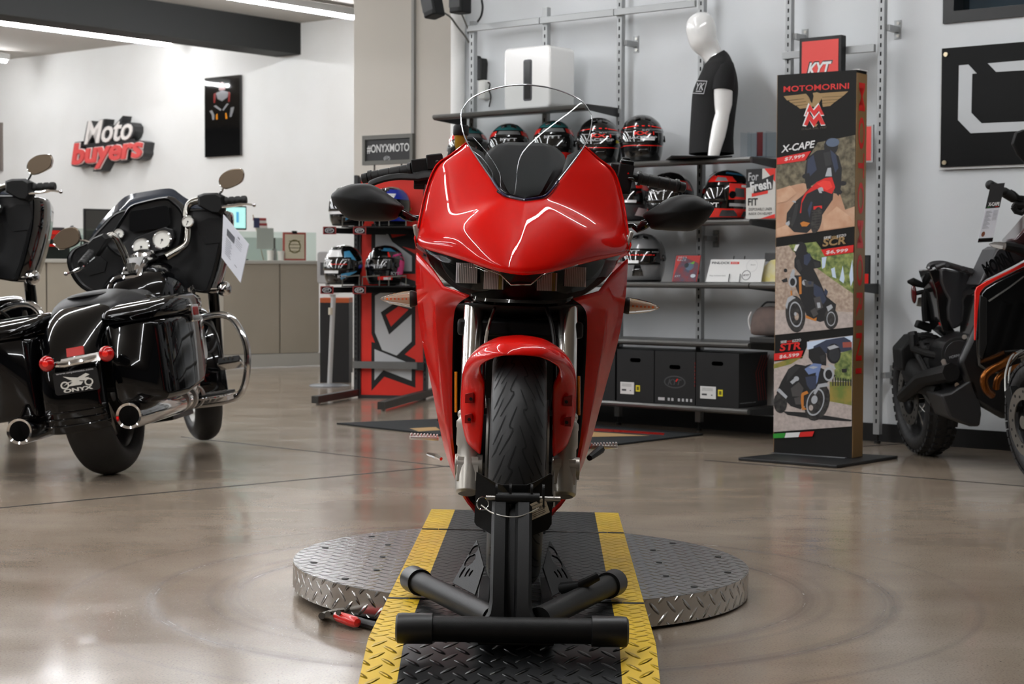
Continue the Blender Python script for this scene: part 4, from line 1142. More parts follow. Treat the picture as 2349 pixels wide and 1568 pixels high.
def st_redblk(b):
    patch(b, [(74, .098), (152, .098), (150, .172), (74, .178)], M_rd, .0022, 10, 4); patch(b, [(84, .112), (108, .108), (106, .150), (88, .155)], M_gd, .0032)
    patch(b, [(112, .12), (136, .115), (134, .14), (114, .145)], M_bk, .0032); patch(b, [(100, .158), (118, .155), (118, .168), (101, .17)], M_wh, .0032); patch(b, [(118, .148), (128, .145), (128, .155), (118, .157)], M_yl, .0034)
    patch(b, [(0, .186), (92, .184), (84, .212), (0, .222)], M_rd, .0022, 10); patch(b, [(30, .19), (70, .188), (64, .205), (34, .21)], M_gy, .0032); patch(b, [(60, .228), (130, .214), (120, .226), (64, .238)], M_bl, .0026)
    patch(b, [(10, .012), (150, .010), (156, .05), (20, .056)], M_rd, .0022, 12); patch(b, [(52, .016), (96, .016), (86, .046), (60, .046)], M_gd, .0034); patch(b, [(108, .014), (140, .014), (128, .042)] + [(112, .04)], M_gd, .0034)
    patch(b, [(76, .065), (150, .062), (150, .075), (76, .08)], M_lg, .0026)
def st_redside(b):
    patch(b, [(-100, .16), (-40, .175), (-30, .20), (-80, .2)], M_rd); patch(b, [(-90, .03), (-40, .02), (-40, .06), (-90, .07)], M_rd)
    patch(b, [(40, .17), (100, .15), (90, .2), (40, .205)], M_rd); patch(b, [(40, .03), (95, .02), (95, .06), (50, .07)], M_wh)
def st_teal(b):
    patch(b, [(-60, .205), (60, .205), (40, .236), (-40, .236)], M_tl, .0022, 12); patch(b, [(-95, .15), (-40, .178), (-40, .2), (-95, .19)], M_rd)
    patch(b, [(40, .178), (95, .15), (95, .19), (40, .2)], M_rd); patch(b, [(-35, .180), (35, .180), (30, .2), (-30, .2)], M_gy, .0022, 10)
    patch(b, [(-70, .03), (70, .03), (60, .07), (-60, .07)], M_rd, .0022, 12); patch(b, [(100, .15), (150, .15), (150, .2), (100, .2)], mat('leaf_green', (30, 110, 60), .3, coat=.8))
def st_blue(b):
    patch(b, [(-40, .17), (30, .172), (20, .215), (-30, .215)], M_wh, .0022, 10); patch(b, [(35, .165), (80, .15), (60, .21), (35, .205)], M_bl)
    patch(b, [(30, .03), (80, .075), (85, .085), (30, .065)], M_bl); patch(b, [(-40, .07), (20, .07), (20, .088), (-40, .088)], M_wh); patch(b, [(90, .10), (120, .11), (120, .13), (90, .12)], M_nb)
def st_pink(b):
    patch(b, [(55, .172), (118, .145), (100, .205), (52, .208)], M_gd); patch(b, [(82, .07), (112, .075), (124, .165), (96, .178)], M_pk); patch(b, [(68, .172), (112, .19), (108, .2), (70, .185)], M_pk)
    patch(b, [(20, .212), (90, .205), (70, .228), (20, .23)], M_bl); patch(b, [(20, .03), (70, .03), (70, .055), (20, .05)], M_rd); patch(b, [(40, .03), (64, .032), (64, .048), (40, .046)], M_wh)
    patch(b, [(50, .172), (60, .172), (52, .208), (48, .2)], M_rd); patch(b, [(84, .06), (112, .065), (112, .085), (86, .08)], M_pk)
def st_navy(b):
    patch(b, [(20, .172), (110, .16), (110, .225), (20, .23)], M_nb, .0022, 10); patch(b, [(40, .03), (150, .03), (150, .08), (60, .07)], M_nb, .0022, 10)
    patch(b, [(10, .175), (50, .172), (60, .2), (10, .2)], M_wh); patch(b, [(-10, .175), (8, .175), (8, .205), (-10, .2)], M_rd); patch(b, [(120, .10), (150, .10), (150, .115), (120, .115)], M_yl)
def place(px, py, off, z, yaw):        # base at a shelf; yaw = direction of the helmet's face (0 = straight at the camera)
    a, _ = wpt(px, py, off); p = wf(a, off, z)
    face = math.degrees(math.atan2(p.x, p.y))
    return trs(p.x, p.y, p.z) @ rot('Z', -face + yaw)
GB = 'helmets on the wall shelves'
kx = [('KX-1', 2, .143, 46, .018, M_rd), ('RACE GP', -2, .122, 70, .014, M_lg), ('KYT', 6, .158, 16, .006, M_lg), ('RACING', 40, .150, 26, .005, M_lg), ('CARBON', -38, .150, 24, .005, M_lg)]
t, v = helmet('gloss black full-face helmet with red trim, nearest the mannequin', place(1472, 360, .27, 1.392, 4), M_bk, st_race, GB)
visor_print(v, kx); sticker(v, -6, 26, .108, .126, M_wh)
t, v = helmet('gloss black full-face helmet half hidden behind the right edge of the windscreen', place(1372, 360, .27, 1.392, 6), M_bk, st_race, GB)
visor_print(v, kx); sticker(v, 42, 58, .108, .122, M_yl); sticker(v, 46, 66, .140, .156, M_wh)
t, v = helmet('black, red and teal helmet seen through the windscreen, right one of the pair', place(1271, 360, .27, 1.392, -4), M_bk, st_teal, GB)
visor_print(v, [('KYT', 0, .15, 40, .016, M_lg)])
t, v = helmet('black, red and teal helmet seen through the windscreen, left one of the pair', place(1168, 360, .27, 1.392, -2), M_bk, st_teal, GB)
visor_print(v, [('KYT', 0, .15, 40, .016, M_lg)])
t, v = helmet('dark helmet seen through the left edge of the windscreen at the end of its shelf', place(1074, 360, .25, 1.392, 6), M_gd, st_teal, GB)
t, v = helmet('red, black and grey helmet turned side-on beside the fresh fit box', place(1668, 480, .27, 1.088, -66), M_bk, st_redblk, GB)
b = MB(); htext(b, 'KYT', 128, .172, 26, .02, M_wh, .003); htext(b, 'YT', 40, .072, 24, .022, M_wh, .003); b.build('logo', t, smooth=0)
t, v = helmet('black helmet with red and white sides, behind the right mirror', place(1538, 480, .27, 1.088, -30), M_bk, st_redside, GB)
visor_print(v, [('KYT', 0, .14, 40, .016, M_lg)])
t, v = helmet('dark helmet with small red marks, just right of the red fairing under the right grip', place(1440, 480, .27, 1.088, -18), M_gd, st_redside, GB)
sticker(v, 10, 40, .095, .108, M_wh)
t, v = helmet('plain grey helmet with dark visor beside the red leaflet', place(1476, 640, .26, 0.776, -14), M_gy, st_plain, GB)
visor_print(v, [('KYT', -14, .153, 34, .012, M_lg), ('CARBON', 6, .135, 70, .007, M_rd), ('X-RACE', 44, .15, 22, .006, M_lg)]); sticker(v, -30, 2, .094, .108, M_wh)

# ---------------------------------------------------------------- things on the shelves
# white dispenser
a0, zt = wpt(1156, 112, .36); a1, _ = wpt(1262, 112, .36); _, zb = wpt(1200, 246, .36)
t = thing('dispenser', 'glossy white box dispenser with tall black slot on the highest shelf', 'dispenser', ROOT @ trs((a0 + a1) / 2, 1.703, 0.27))
w = a1 - a0; h = zt - 1.703
M_gwh = mat('glossy_white_plastic', (238, 238, 236), 0.12, coat=0.8)
b = MB(); b.prism(rrect(w, h, 0.03, 5), 0.22, M_gwh, T=trs(0, h / 2, -0.13)); b.build('case', t, bevel=0.012, seg=4, smooth=50)
b = MB(); b.prism(rrect(0.058, h * 0.66, 0.012), 0.008, mat('grey_slot_rim', (70, 70, 74), 0.4), T=trs(0.008, h * 0.46, 0.085)); b.build('slot_rim', t, smooth=0)
b = MB(); b.prism(rrect(0.040, h * 0.60, 0.006), 0.004, M_bk, T=trs(0.008, h * 0.46, 0.0915)); b.build('slot', t, smooth=0)
# power strip, adapter and cables by the left upright
def wp3(px, py, off): return PL(px, py, RW0 - WALL_N * off, WALL_N)
q = wp3(1096, 165, .06); b = MB(); T = frame(q, WALL_S, (0, 0, 1))
b.prism([(-.02, -.045), (.03, -.045), (.035, .05), (.03, .08), (0, .07), (-.02, .10)], .05, M_black, T=T, z0=-.05); tag(b.build('power_brick', smooth=0, bevel=0.006), 'black power brick and plugs hung on the wall beside the left upright', 'power brick')
q = wp3(1104, 205, .05); b = MB(); T = frame(q, WALL_S, (0, 0, 1)); b.prism(rrect(.05, .11, .01), .05, mat('white_adapter', (225, 225, 220), .4), T=T, z0=-.05); tag(b.build('adapter', smooth=0, bevel=0.006), 'white plug-in adapter below the black power brick on the wall', 'adapter')
b = MB(); b.tube(cr([wp3(1105, 0, .05), wp3(1107, 18, .05), wp3(1103, 38, .05), wp3(1092, 55, .05), wp3(1088, 68, .06)], 5), .006, M_black, n=8); tag(b.build('cable'), 'thick black cable curving down behind the top rail by the left upright', 'cable')
b = MB(); b.tube(cr([wp3(1020, 30, .25), wp3(1034, 40, .2), wp3(1050, 62, .15), wp3(1066, 82, .1), wp3(1076, 98, .085)], 5), .0055, mat('grey_cable', (96, 94, 90), .5), n=8); tag(b.build('cable'), 'grey speaker cable running from the tilted black speaker to the left upright', 'cable')
b = MB(); b.tube(cr([wp3(1058, 30, .2), wp3(1066, 48, .16), wp3(1072, 64, .14), wp3(1074, 78, .13)], 5), .0045, mat('grey_cable', (96, 94, 90), .5), n=8); tag(b.build('cable'), 'grey speaker cable hanging from the upright black speaker to the left upright', 'cable')
b = MB(); b.tube(cr([wp3(1116, 188, .02), wp3(1124, 192, .02), wp3(1122, 206, .02), wp3(1126, 222, .02), wp3(1122, 245, .02)], 5), .004, M_black, n=8); tag(b.build('cable'), 'thin black lead looping beside the white adapter', 'cable')
# speakers hung from the ceiling
def speaker(px0, py0, px1, py1, tilt, lab):
    c = wp3((px0 + px1) / 2, py1, .30); t = thing('speaker', lab, 'speaker', trs(c.x, c.y, c.z) @ rot('Z', -40) @ rot('Y', tilt))
    w = (px1 - px0) / FPX * c.y
    b = MB(); b.prism(rrect(w, w * 1.1, .02), .36, M_matte, z0=0.0); b.build('cabinet', t, smooth=0, bevel=0.008)
    b = MB(); b.bb((-w * .42, -w * .56, .03), (w * .42, -w * .54, .34), M_black); b.build('grille', t, smooth=0)
    b = MB(); b.tube([(0, w * .4, .3), (0, w * .7, .45), (0, w * .7, CEIL - c.z)], .016, M_black, n=8); b.build('mount_arm', t)
speaker(979, 0, 1016, 39, -14, 'black speaker hung at a tilt, left one of two at the top edge')
speaker(1037, 0, 1075, 31, 0, 'black speaker hung straight, right one of two at the top edge')
# white pipe in the corner left of the shelving
q0 = wp3(1034, 300, .05); q1 = wp3(1066, 300, .05); c = (q0 + q1) / 2
b = MB(); r = (q1 - q0).length * .5 * .77; b.cyl((c.x, c.y, 0), (c.x, c.y, CEIL), r, M_wall, n=32, caps=False); struct(b.build('trim_1', smooth=60))

# mannequin
mp0 = wp3(1632, 352, .27); Y0 = mp0.y
t = thing('mannequin', 'glossy white mannequin bust in a black T-shirt on the second shelf', 'mannequin', trs(mp0.x, Y0, 1.394))
TI = t.matrix_world.inverted()
def ringpx(y, l, r, hd, dy=0.0, n=24, tilt=0.0, e=1.0):
    a, c = P(l, y, Y0 + dy), P(r, y, Y0 + dy); m = (a + c) / 2; hx = (c.x - a.x) / 2
    return [TI @ (m + V((hx * math.cos(2 * math.pi * k / n), hd * math.sin(2 * math.pi * k / n), tilt * math.cos(2 * math.pi * k / n)))) for k in range(n)]
b = MB()
body = [ringpx(150, 1622, 1662, .06), ringpx(138, 1617, 1660, .055, tilt=.012), ringpx(126, 1612, 1656, .05, tilt=.02), ringpx(114, 1604, 1650, .05, tilt=.03), ringpx(106, 1594, 1646, .062, tilt=.03), ringpx(100, 1584, 1644, .070, tilt=.02), ringpx(92, 1579, 1643, .074, tilt=.01), ringpx(80, 1574.5, 1644, .077), ringpx(66, 1572, 1643.5, .078), ringpx(52, 1574, 1641, .075), ringpx(42, 1579, 1636, .065), ringpx(34, 1588, 1630, .048), ringpx(29, 1598, 1622, .026), ringpx(27.5, 1606, 1614, .008)]
# pull the chin down and forward
for i, (dx, dz) in {3: (-.01, -.005), 4: (-.008, -.012), 5: (-.002, -.008)}.items():
    pass
b.loft(body, M_gwh)
b.build('body', t, smooth=180, recalc=True, sub=1)
arm = [(1659, 196, 21), (1659, 215, 21), (1659, 240, 20), (1657, 262, 16), (1652, 285, 17.5), (1647, 310, 17), (1641, 335, 15), (1636, 359, 12.5)]
b = MB(); b.tube([TI @ P(x, y, Y0 - .17) for x, y, r in arm], [r / FPX * Y0 for x, y, r in arm], M_gwh, n=20); b.build('arm', t, smooth=60)
b = MB(); b.tube([TI @ P(x - 20, y, Y0 + .17) for x, y, r in arm[:-2]], [r / FPX * Y0 for x, y, r in arm[:-2]], M_gwh, n=16); b.build('arm', t, smooth=60)
M_tee = mat('black_cotton', (9, 9, 10), 0.85, bump=(90, .25, .004))
b = MB()
sh = [ringpx(353, 1580, 1684, .155), ringpx(320, 1581, 1681, .15), ringpx(270, 1584, 1686, .155), ringpx(225, 1587, 1692, .17), ringpx(205, 1589, 1694, .185), ringpx(180, 1601, 1691, .195), ringpx(160, 1611, 1686, .185), ringpx(148, 1615, 1681, .15), ringpx(138, 1618, 1675, .105, tilt=.018), ringpx(130, 1620, 1667, .075, tilt=.024), ringpx(127, 1619, 1661, .06, tilt=.026)]
b.loft(sh, M_tee, caps=False); b.build('t_shirt', t, smooth=80, recalc=True, sub=1)
for s, dx in ((-1, 0), (1, -20)):
    b = MB(); q = [(1668, 150, 16, .10), (1664, 165, 23, .145), (1661, 185, 24.5, .17), (1659, 207, 24, .175)]
    b.tube([TI @ P(x + dx, y, Y0 + s * d) for x, y, r, d in q], [r / FPX * Y0 for x, y, r, d in q], M_tee, n=18); b.build('sleeve', t, smooth=70)
# chest print
def chest(px, py):
    p = TI @ P(px, py, Y0 - .1)
    return p
c0 = TI @ P(1590, 215, Y0 - .075); c1 = TI @ P(1616, 216, Y0 - .150); c2 = TI @ P(1601, 184, Y0 - .08)
T = frame(c0, c1 - c0, c2 - c0); w = (c1 - c0).length; h = (c2 - c0).length * .95
b = MB(); g = .006
for x0, y0, x1, y1 in ((0, 0, w, .003), (0, h - .003, w, h), (w - .003, 0, w, h)): b.bb((x0, y0, 0.004), (x1, y1, .006), M_lg, T)
b.text('YK', w * .7, h * .55, M_lg, T, z=.005, c=(w * .5, h * .55), shear=.1); b.bb((w * .25, h * .16, .004), (w * .75, h * .21, .006), M_lg, T); b.build('chest_print', t, smooth=0)
b = MB(); b.bb((-.22, -.20, -.001), (.08, .12, .006), M_black); b.build('base', t, smooth=0)

# clear acrylic stand with a red stripe
q = wp3(1738, 352, .25); t = thing('display_stand', 'clear acrylic display stand with pink-red stripe beside the mannequin', 'display stand', trs(q.x, q.y, 1.394) @ rot('Z', -39.4))
M_acr = clear_mat('acrylic', (243, 246, 248), .06)
b = MB()
for x in (-.07, -.03, .02, .075): b.bb((x, -.05, 0), (x + .003, .05, .125), M_acr)
b.bb((-.07, .047, 0), (.078, .05, .125), M_acr); b.bb((-.07, -.05, 0), (.078, .05, .003), M_acr); b.build('panel', t, smooth=0)
b = MB(); b.bb((.022, -.045, .004), (.055, -.043, .122), clear_mat('red_film', (236, 168, 168), .05)); b.build('stripe', t, smooth=0)

# fresh fit box
a0, zt = wpt(1712, 388, .36); a1, _ = wpt(1779, 388, .36)
t = thing('carton', 'white, red and black fresh fit liner box beside the side-on red helmet', 'box', ROOT @ trs(a0, 1.088, .36)); w = a1 - a0; h = zt - 1.088
b = MB(); b.bb((0, 0, -.1), (w, h, 0), mat('box_white', (206, 204, 198), .5)); bx = b.build('box_body', t, smooth=0)
b = MB(); M_bp = mat('box_black', (26, 25, 26), .45); M_br = mat('box_red', (214, 46, 34), .45)
b.flat([(0, h * .62), (w * .55, h * .68), (w * .55, h), (0, h)], M_bp, z=.0006); b.prism([(w * .25, h * .5), (w * .9, h * .58), (w * .95, h * .88), (w * .35, h * .74)], .0004, M_bp, z0=.0008)
b.flat([(w * .62, h), (w, h), (w, h * .72)], M_br, z=.0007); b.flat([(w * .2, h * .44), (w * .75, h * .5), (w * .75, h * .56), (w * .2, h * .51)], M_br, z=.0012); b.flat([(w * .5, 0), (w, 0), (w, h * .09)], M_br, z=.0006)
b.text('For', w * .36, h * .17, M_lg, frame((0, 0, 0), (1, .04, 0), (0, 1, 0)), z=.0012, c=(w * .3, h * .84), bold=.02, shear=.1)
b.text('Fresh', w * .72, h * .2, M_wh, frame((0, 0, 0), (1, .12, 0), (0, 1, 0)), z=.0016, c=(w * .62, h * .62), bold=.03)
b.text('FIT', w * .34, h * .15, M_bp, I4, z=.001, c=(w * .24, h * .34), bold=.03)
b.text('DISPOSABLE LINER', w * .8, h * .055, M_bp, I4, z=.001, c=(w * .5, h * .19)); b.text('INSIDE ON HELMET', w * .8, h * .05, M_bp, I4, z=.001, c=(w * .5, h * .10)); b.build('print', bx, smooth=0)

# red leaflet, white board on an easel, yellow packet
def leaning(nm, lab, cat, pxl, pxr, pyt, z, off, lean):
    a0, zt = wpt(pxl, pyt, off); a1, _ = wpt(pxr, pyt, off); h = (zt - z) / math.cos(math.radians(lean))
    return thing(nm, lab, cat, ROOT @ trs(a0, z + .001, off) @ rot('X', -lean)), a1 - a0, h
t, w, h = leaning('leaflet_holder', 'clear holder with red racing leaflet on the fourth shelf beside the grey helmet', 'leaflet', 1542, 1598, 586, .776, .33, 16)
b = MB(); b.bb((0, 0, -.004), (w, h, 0), M_br)
M_img = mat('printed_leaflet', (150, 40, 38), .4, var=(26, (60, 70, 90)))
b.flat([(w * .02, 0), (w * .98, 0), (w * .98, h * .7), (w * .3, h * .95), (w * .1, h * .5)], M_img, z=.0006)
b.ell((w * .62, h * .58, .0), (w * .2, h * .18, .0012), mat('helmet_print', (96, 112, 130), .4), nu=16, nv=8); b.ell((w * .5, h * .62, .0005), (w * .1, h * .1, .0012), M_bp, nu=14, nv=6); b.ell((w * .82, h * .22, .0), (w * .12, h * .08, .0012), M_wh, nu=12, nv=6); b.flat([(w * .62, h * .7), (w * .8, h * .78), (w * .78, h * .66)], mat('lime_print', (120, 190, 40), .4), z=.0016)
b.text('2023', w * .36, h * .07, M_wh, I4, z=.001, c=(w * .26, h * .92)); b.text('RACE', w * .36, h * .07, M_wh, I4, z=.001, c=(w * .26, h * .82)); b.text('KYT', w * .22, h * .07, M_wh, I4, z=.0018, c=(w * .2, h * .2), shear=.2); b.build('leaflet', t, smooth=0)
b = MB(); b.bb((-.004, 0, .002), (w + .008, h + .006, .004), M_acr); b.build('holder', t, smooth=0)
t, w, h = leaning('sign_board', 'white anti-fog insert sign board on a wire easel on the fourth shelf', 'sign', 1624, 1748, 595, .776, .33, 14)
b = MB(); b.prism([(-w * .04, 0), (w * .98, 0), (w * 1.0, h), (0, h)], .006, mat('board_white', (226, 226, 224), .5), z0=-.006)
b.text('PINLOCK', w * .34, h * .1, M_bp, I4, z=.0006, c=(w * .2, h * .84), bold=.02); b.bb((w * .38, h * .79, 0), (w * .54, h * .89, .0006), M_br); b.text('EVO', w * .1, h * .06, M_wh, I4, z=.001, c=(w * .46, h * .84)); b.text('Fog resistant lens', w * .30, h * .06, M_bp, I4, z=.0006, c=(w * .17, h * .27))
b.ringt([(w * .072, 0), (w * .08, 0), (w * .08, .0008), (w * .072, .0008)], M_bp, o=(w * .70, h * .3, 0), ax=(0, 0, 1), n=24); b.text('KYT', w * .11, h * .08, M_bp, I4, z=.0006, c=(w * .7, h * .3), shear=.3, bold=.03)
b.ringt([(w * .098, 0), (w * .102, 0), (w * .102, .0005), (w * .098, .0005)], mat('pale_grey_print', (190, 190, 190), .5), o=(w * .78, h * .72, 0), ax=(0, 0, 1), n=28)
b.text('lens', w * .08, h * .05, mat('grey_print', (90, 86, 78), .6), I4, z=.0006, c=(w * .80, h * .76))
b.build('board', t, smooth=0)
b = MB()
for x in (w * .4, w * .6): b.tube([(x, .04, .006), (x, .0, .006), (x, -.0, -.012), (x, h * 1.0, -.012), (x + .004, h * 1.16, -.006)], .0022, M_black, n=6)
b.build('easel', t)
t, w, h = leaning('packet', 'yellow and clear plastic packet at the right end of the fourth shelf', 'packet', 1748, 1800, 580, .778, .30, 12)
b = MB(); b.bb((0, h * .7, -.003), (w, h, 0), M_bp); b.prism([(0, 0), (w, 0), (w, h * .86), (w * .3, h * .74), (0, h * .5)], .004, mat('pale_yellow_film', (216, 202, 110), .35, var=(14, (214, 210, 190))), z0=-.002); b.build('packet_body', t, smooth=0)
# bag on the tray
q = wp3(1768, 778, .28); t = thing('bag', 'small grey-brown mesh bag on the tray at the end of the fifth shelf', 'bag', trs(q.x, q.y, .5105) @ rot('Z', -39.4))
M_bag = mat('taupe_bag_cloth', (112, 94, 88), .7, var=(12, (82, 74, 70)))
b = MB(); rings = []
for z, w, d in ((0, .095, .05), (.02, .10, .055), (.08, .098, .05), (.12, .085, .04), (.15, .06, .025)):
    rings.append([V((x * w / .1, y * d / .05, z)) for x, y in rrect(.2, .1, .03, 5)])
b.loft(rings, M_bag); b.build('pouch', t, sub=1, smooth=60, recalc=True)
b = MB(); b.tube(cr([(-.06, 0, .14), (-.03, 0, .165), (0, 0, .168), (.03, 0, .165), (.06, 0, .14)], 5), .005, M_black, n=8); b.build('handle', t)
b = MB(); b.tube(cr([(-.098, -.03, .03), (-.10, -.045, .08), (-.09, -.035, .12)], 5), .005, M_wh, n=8); b.build('piping', t)

# black cartons on the lowest shelf
M_ctn = mat('black_carton', (13, 13, 14), .5); M_kr = mat('kraft_board', (170, 132, 92), .8); M_dr = mat('dull_red_print', (120, 24, 20), .5); M_dg = mat('dull_grey_print', (62, 62, 64), .5); M_pr = mat('label_paper', (208, 208, 206), .6)
def carton(pl, pr, lab, mode):
    a0, _ = wpt(pl, 860, .405); a1, _ = wpt(pr, 860, .405); w = a1 - a0 - .003; h = 0.268
    t = thing('carton', lab, 'box', ROOT @ trs(a0, .157, .405), 'helmet cartons on the lowest shelf')
    b = MB()
    hw, hh = .034, .011; cy = h * .80 if mode != 'logo' else h * .70
    holed(b, [(0, 0), (w, 0), (w, h), (0, h)], [[(w * .5 + x, cy + y) for x, y in rrect(hw * 2, hh * 2, hh * .95)]], .003, M_ctn, I4, z0=-.003)
    b.bb((0, 0, -.27), (.003, h, -.003), M_ctn); b.bb((w - .003, 0, -.27), (w, h, -.003), M_ctn); b.bb((.003, 0, -.27), (w - .003, h, -.267), M_ctn); b.bb((.003, 0, -.267), (w - .003, .003, -.003), M_kr); b.bb((.003, h - .003, -.267), (w - .003, h, -.003), M_ctn)
    bx = b.build('box_body', t, smooth=0)
    if mode == 'label':
        b = MB(); b.bb((w * .1, h * .14, 0), (w * .47, h * .37, .0006), M_pr)
        for k in range(3): b.bb((w * .14, h * (.33 - .02 * k), .0006), (w * .40, h * (.335 - .02 * k), .0009), M_dg)
        b.bb((w * .14, h * .20, .0006), (w * .26, h * .235, .0009), M_dg); b.bb((w * .36, h * .20, .0006), (w * .39, h * .22, .0009), M_dg); b.build('label', bx, smooth=0)
        b = MB(); b.bb((w * .52, h * .2, 0), (w * .63, h * .32, .0006), M_yl); b.bb((w * .545, h * .225, .0006), (w * .605, h * .295, .0009), mat('olive_print', (90, 84, 20), .5)); b.build('yellow_sticker', bx, smooth=0)
    if mode == 'logo':
        b = MB(); T = trs(w * .5, h * .42, 0)
        ov = [V((x, y, .0006)) for x, y in ngon(40, .066, .032)]; oi = [V((x, y, .0006)) for x, y in ngon(40, .058, .026)]
        b.add(ov + oi, [(i, (i + 1) % 40, 40 + (i + 1) % 40, 40 + i) for i in range(40)], M_dg, T)
        b.text('KYT', .085, .030, M_dg, T, z=.0006, shear=.3, bold=.03); b.flat([(.006, .004), (.012, .016), (.022, .016), (.010, .0)], M_rd, T=T, z=.0014)
        b.build('emblem', bx, smooth=0)
        b = MB()
        for k, x in enumerate((.09, .33, .42, .58, .68, .78, .88)): b.bb((w * x, h * .06, 0), (w * (x + (.16 if k == 0 else .05)), h * .115, .0006), M_lg)
        b.build('care_marks', bx, smooth=0)
        b = MB(); [b.bb((w * .985, h * (.35 + k * .07), 0), (w, h * (.39 + k * .07), .0006), M_dr) for k in range(7)]; b.build('edge_marks', bx, smooth=0)
    if mode == 'label' and pr > 1650:      # its right-hand side shows
        b = MB(); T = frame((w, 0, -.135), (0, 0, -1), (0, 1, 0))
        for k in range(4):
            x0 = .02 + .024 * k; pts = [(x0 + .055, .95), (x0, .62), (x0 + .03, .1)]
            for p, q in zip(pts, pts[1:]): b.flat([(p[0], p[1] * h), (p[0] + .007, p[1] * h), (q[0] + .007, q[1] * h), (q[0], q[1] * h)], M_dr, T=T, z=.0006)
        b.text('www.kythelmet.com', .15, .010, M_lg, T, z=.0006, c=(-.05, h * .08)); b.build('side_print', bx, smooth=0)
    return t
carton(1318, 1412, 'leftmost black carton on the lowest shelf, half hidden by the red motorcycle', 'plain')
carton(1415, 1501, 'black carton with white label, second from left on the lowest shelf', 'label')
carton(1502, 1596, 'black carton with oval grey logo on the lowest shelf', 'logo')
carton(1597, 1696, 'black carton with red chevron side at the right end of the lowest shelf', 'label')

# red sign panel and the others behind the pylon
q0 = wpt(1840, 92, .16); q1 = wpt(1937, 85, .16)
t = thing('framed_sign', 'red sign panel with black frame and white logo above the cardboard pylon', 'sign', ROOT @ trs(q0[0], q0[1] - .24, .142)); w = q1[0] - q0[0]; h = .245
b = MB(); b.bb((0, 0, 0), (w, h, .045), M_black); b.build('frame', t, smooth=0, bevel=.003)
M_sr = mat('sign_red', (222, 70, 64), .45)
b = MB(); b.bb((.016, .016, .045), (w - .016, h - .018, .047), M_sr); f = b.build('face', t, smooth=0)
b = MB(); b.text('KYT', w * .64, h * .30, M_bk, I4, z=.0475, c=(w * .49, h * .37), shear=.35, bold=.05); b.text('KYT', w * .58, h * .25, M_wh, I4, z=.0482, c=(w * .49, h * .37), shear=.35, bold=.03); b.build('logo', f, smooth=0)
q0 = wpt(1960, 288, .13); q1 = wpt(2004, 288, .13)
t = thing('framed_sign', 'second red sign panel with grey frame, mostly hidden behind the cardboard pylon', 'sign', ROOT @ trs(q1[0] - .3, q0[1] - .18, .122)); b = MB(); b.bb((0, 0, 0), (.3, .18, .012), mat('silver_frame', (160, 160, 160), .4, .5)); b.build('frame', t, smooth=0)
b = MB(); b.bb((.012, .008, .012), (.29, .172, .013), M_sr); b.build('face', t, smooth=0)
q0 = wpt(1990, 585, .14); b = MB(); b.bb((-.1, -.14, 0), (.008, 0, .02), M_black, T=ROOT @ trs(q0[0], q0[1], .122)); b.bb((-.1, -.14, .02), (.008, -.09, .022), M_rd, T=ROOT @ trs(q0[0], q0[1], .122)); tag(b.build('hanging_pack', smooth=0), 'thin black and red packet hung on the right upright behind the pylon', 'packet')
# ---------------------------------------------------------------- cardboard pylon
def quad(p0, px, py):            # frame on three points; returns matrix, width, height
    return frame(p0, px - p0, py - p0), (px - p0).length, (py - p0).length
g0 = F(1775, 1045); g1 = F(1954, 1058); g0.z = g1.z = 0
pl = thing('pylon', 'tall black and gold cardboard advertising pylon with three motorcycle photos', 'display', trs(g0.x, g0.y, 0) @ rot('Z', math.degrees(math.atan2(g1.y - g0.y, g1.x - g0.x))))
PI_ = pl.matrix_world.inverted()
PW = (g1 - g0).length; PD = 0.105
PN = (pl.matrix_world.to_3x3() @ V((0, 1, 0))).normalized()
PZ0 = 0.016
PH = PL(1960, 160, g1, PN).z
def pf(px, py):                  # seen point on the pylon's front -> local (x, z)
    q = PI_ @ PL(px, py, g0, PN); return (q.x, q.z)
def pz3(l): return [pf(1660 + x / 2.614, 60 + y / 2.614) for x, y in l]
def pz4(l): return [pf(1660 + x / 2.702, 520 + y / 2.702) for x, y in l]
M_pb = mat('pylon_black', (22, 21, 20), .55, spec=.25); M_gold = mat('pylon_gold', (136, 106, 66), .45); M_gold2 = mat('gold_print', (150, 122, 80), .45); M_pr_ = mat('pylon_red', (206, 34, 30), .4)
b = MB(); b.bb((0, .0, PZ0), (PW, PD, PH), M_pb); bd = b.build('board', pl, smooth=0)
b = MB(); b.bb((PW, .001, PZ0), (PW + .0025, PD, PH - .012), M_gold); b.bb((-.0025, .001, PZ0), (0, PD, PH), M_gold); sd = b.build('side', pl, smooth=0)
b = MB(); b.bb((PW - .02, .01, PH), (PW + .01, .10, PH + .004), mat('white_flap', (226, 226, 226), .6)); b.build('flap', pl, smooth=0)
T = frame((PW + .003, PD * .52, 0), (0, 0, -1), (0, 1, 0))
zt_ = PI_ @ PL(1975, 187, g1, PN); zb_ = PI_ @ PL(1972, 858, g1, PN)
b = MB(); b.text('MOTOMORINI', zt_.z - zb_.z, PD * .6, M_pr_, frame((PW + .003, PD * .5, (zt_.z + zb_.z) / 2), (0, 0, -1), (0, 1, 0)), z=0, bold=.015, space=1.12); b.build('side_lettering', sd, smooth=0)
TF = frame((0, 0, 0), (1, 0, 0), (0, 0, 1))       # drawing on the front: x right, y up, z towards the viewer
LAY = [0.0008]
def art(b, poly, m, lift=None):
    LAY[0] += 0.00004
    b.flat(poly, m, T=TF, z=LAY[0])
def art_ell(b, c, rx, ry, m, n=20, ang=0):
    LAY[0] += 0.00004
    ca, sa = math.cos(ang), math.sin(ang)
    b.flat([(c[0] + x * ca - y * sa, c[1] + x * sa + y * ca) for x, y in ngon(n, rx, ry)], m, T=TF, z=LAY[0])
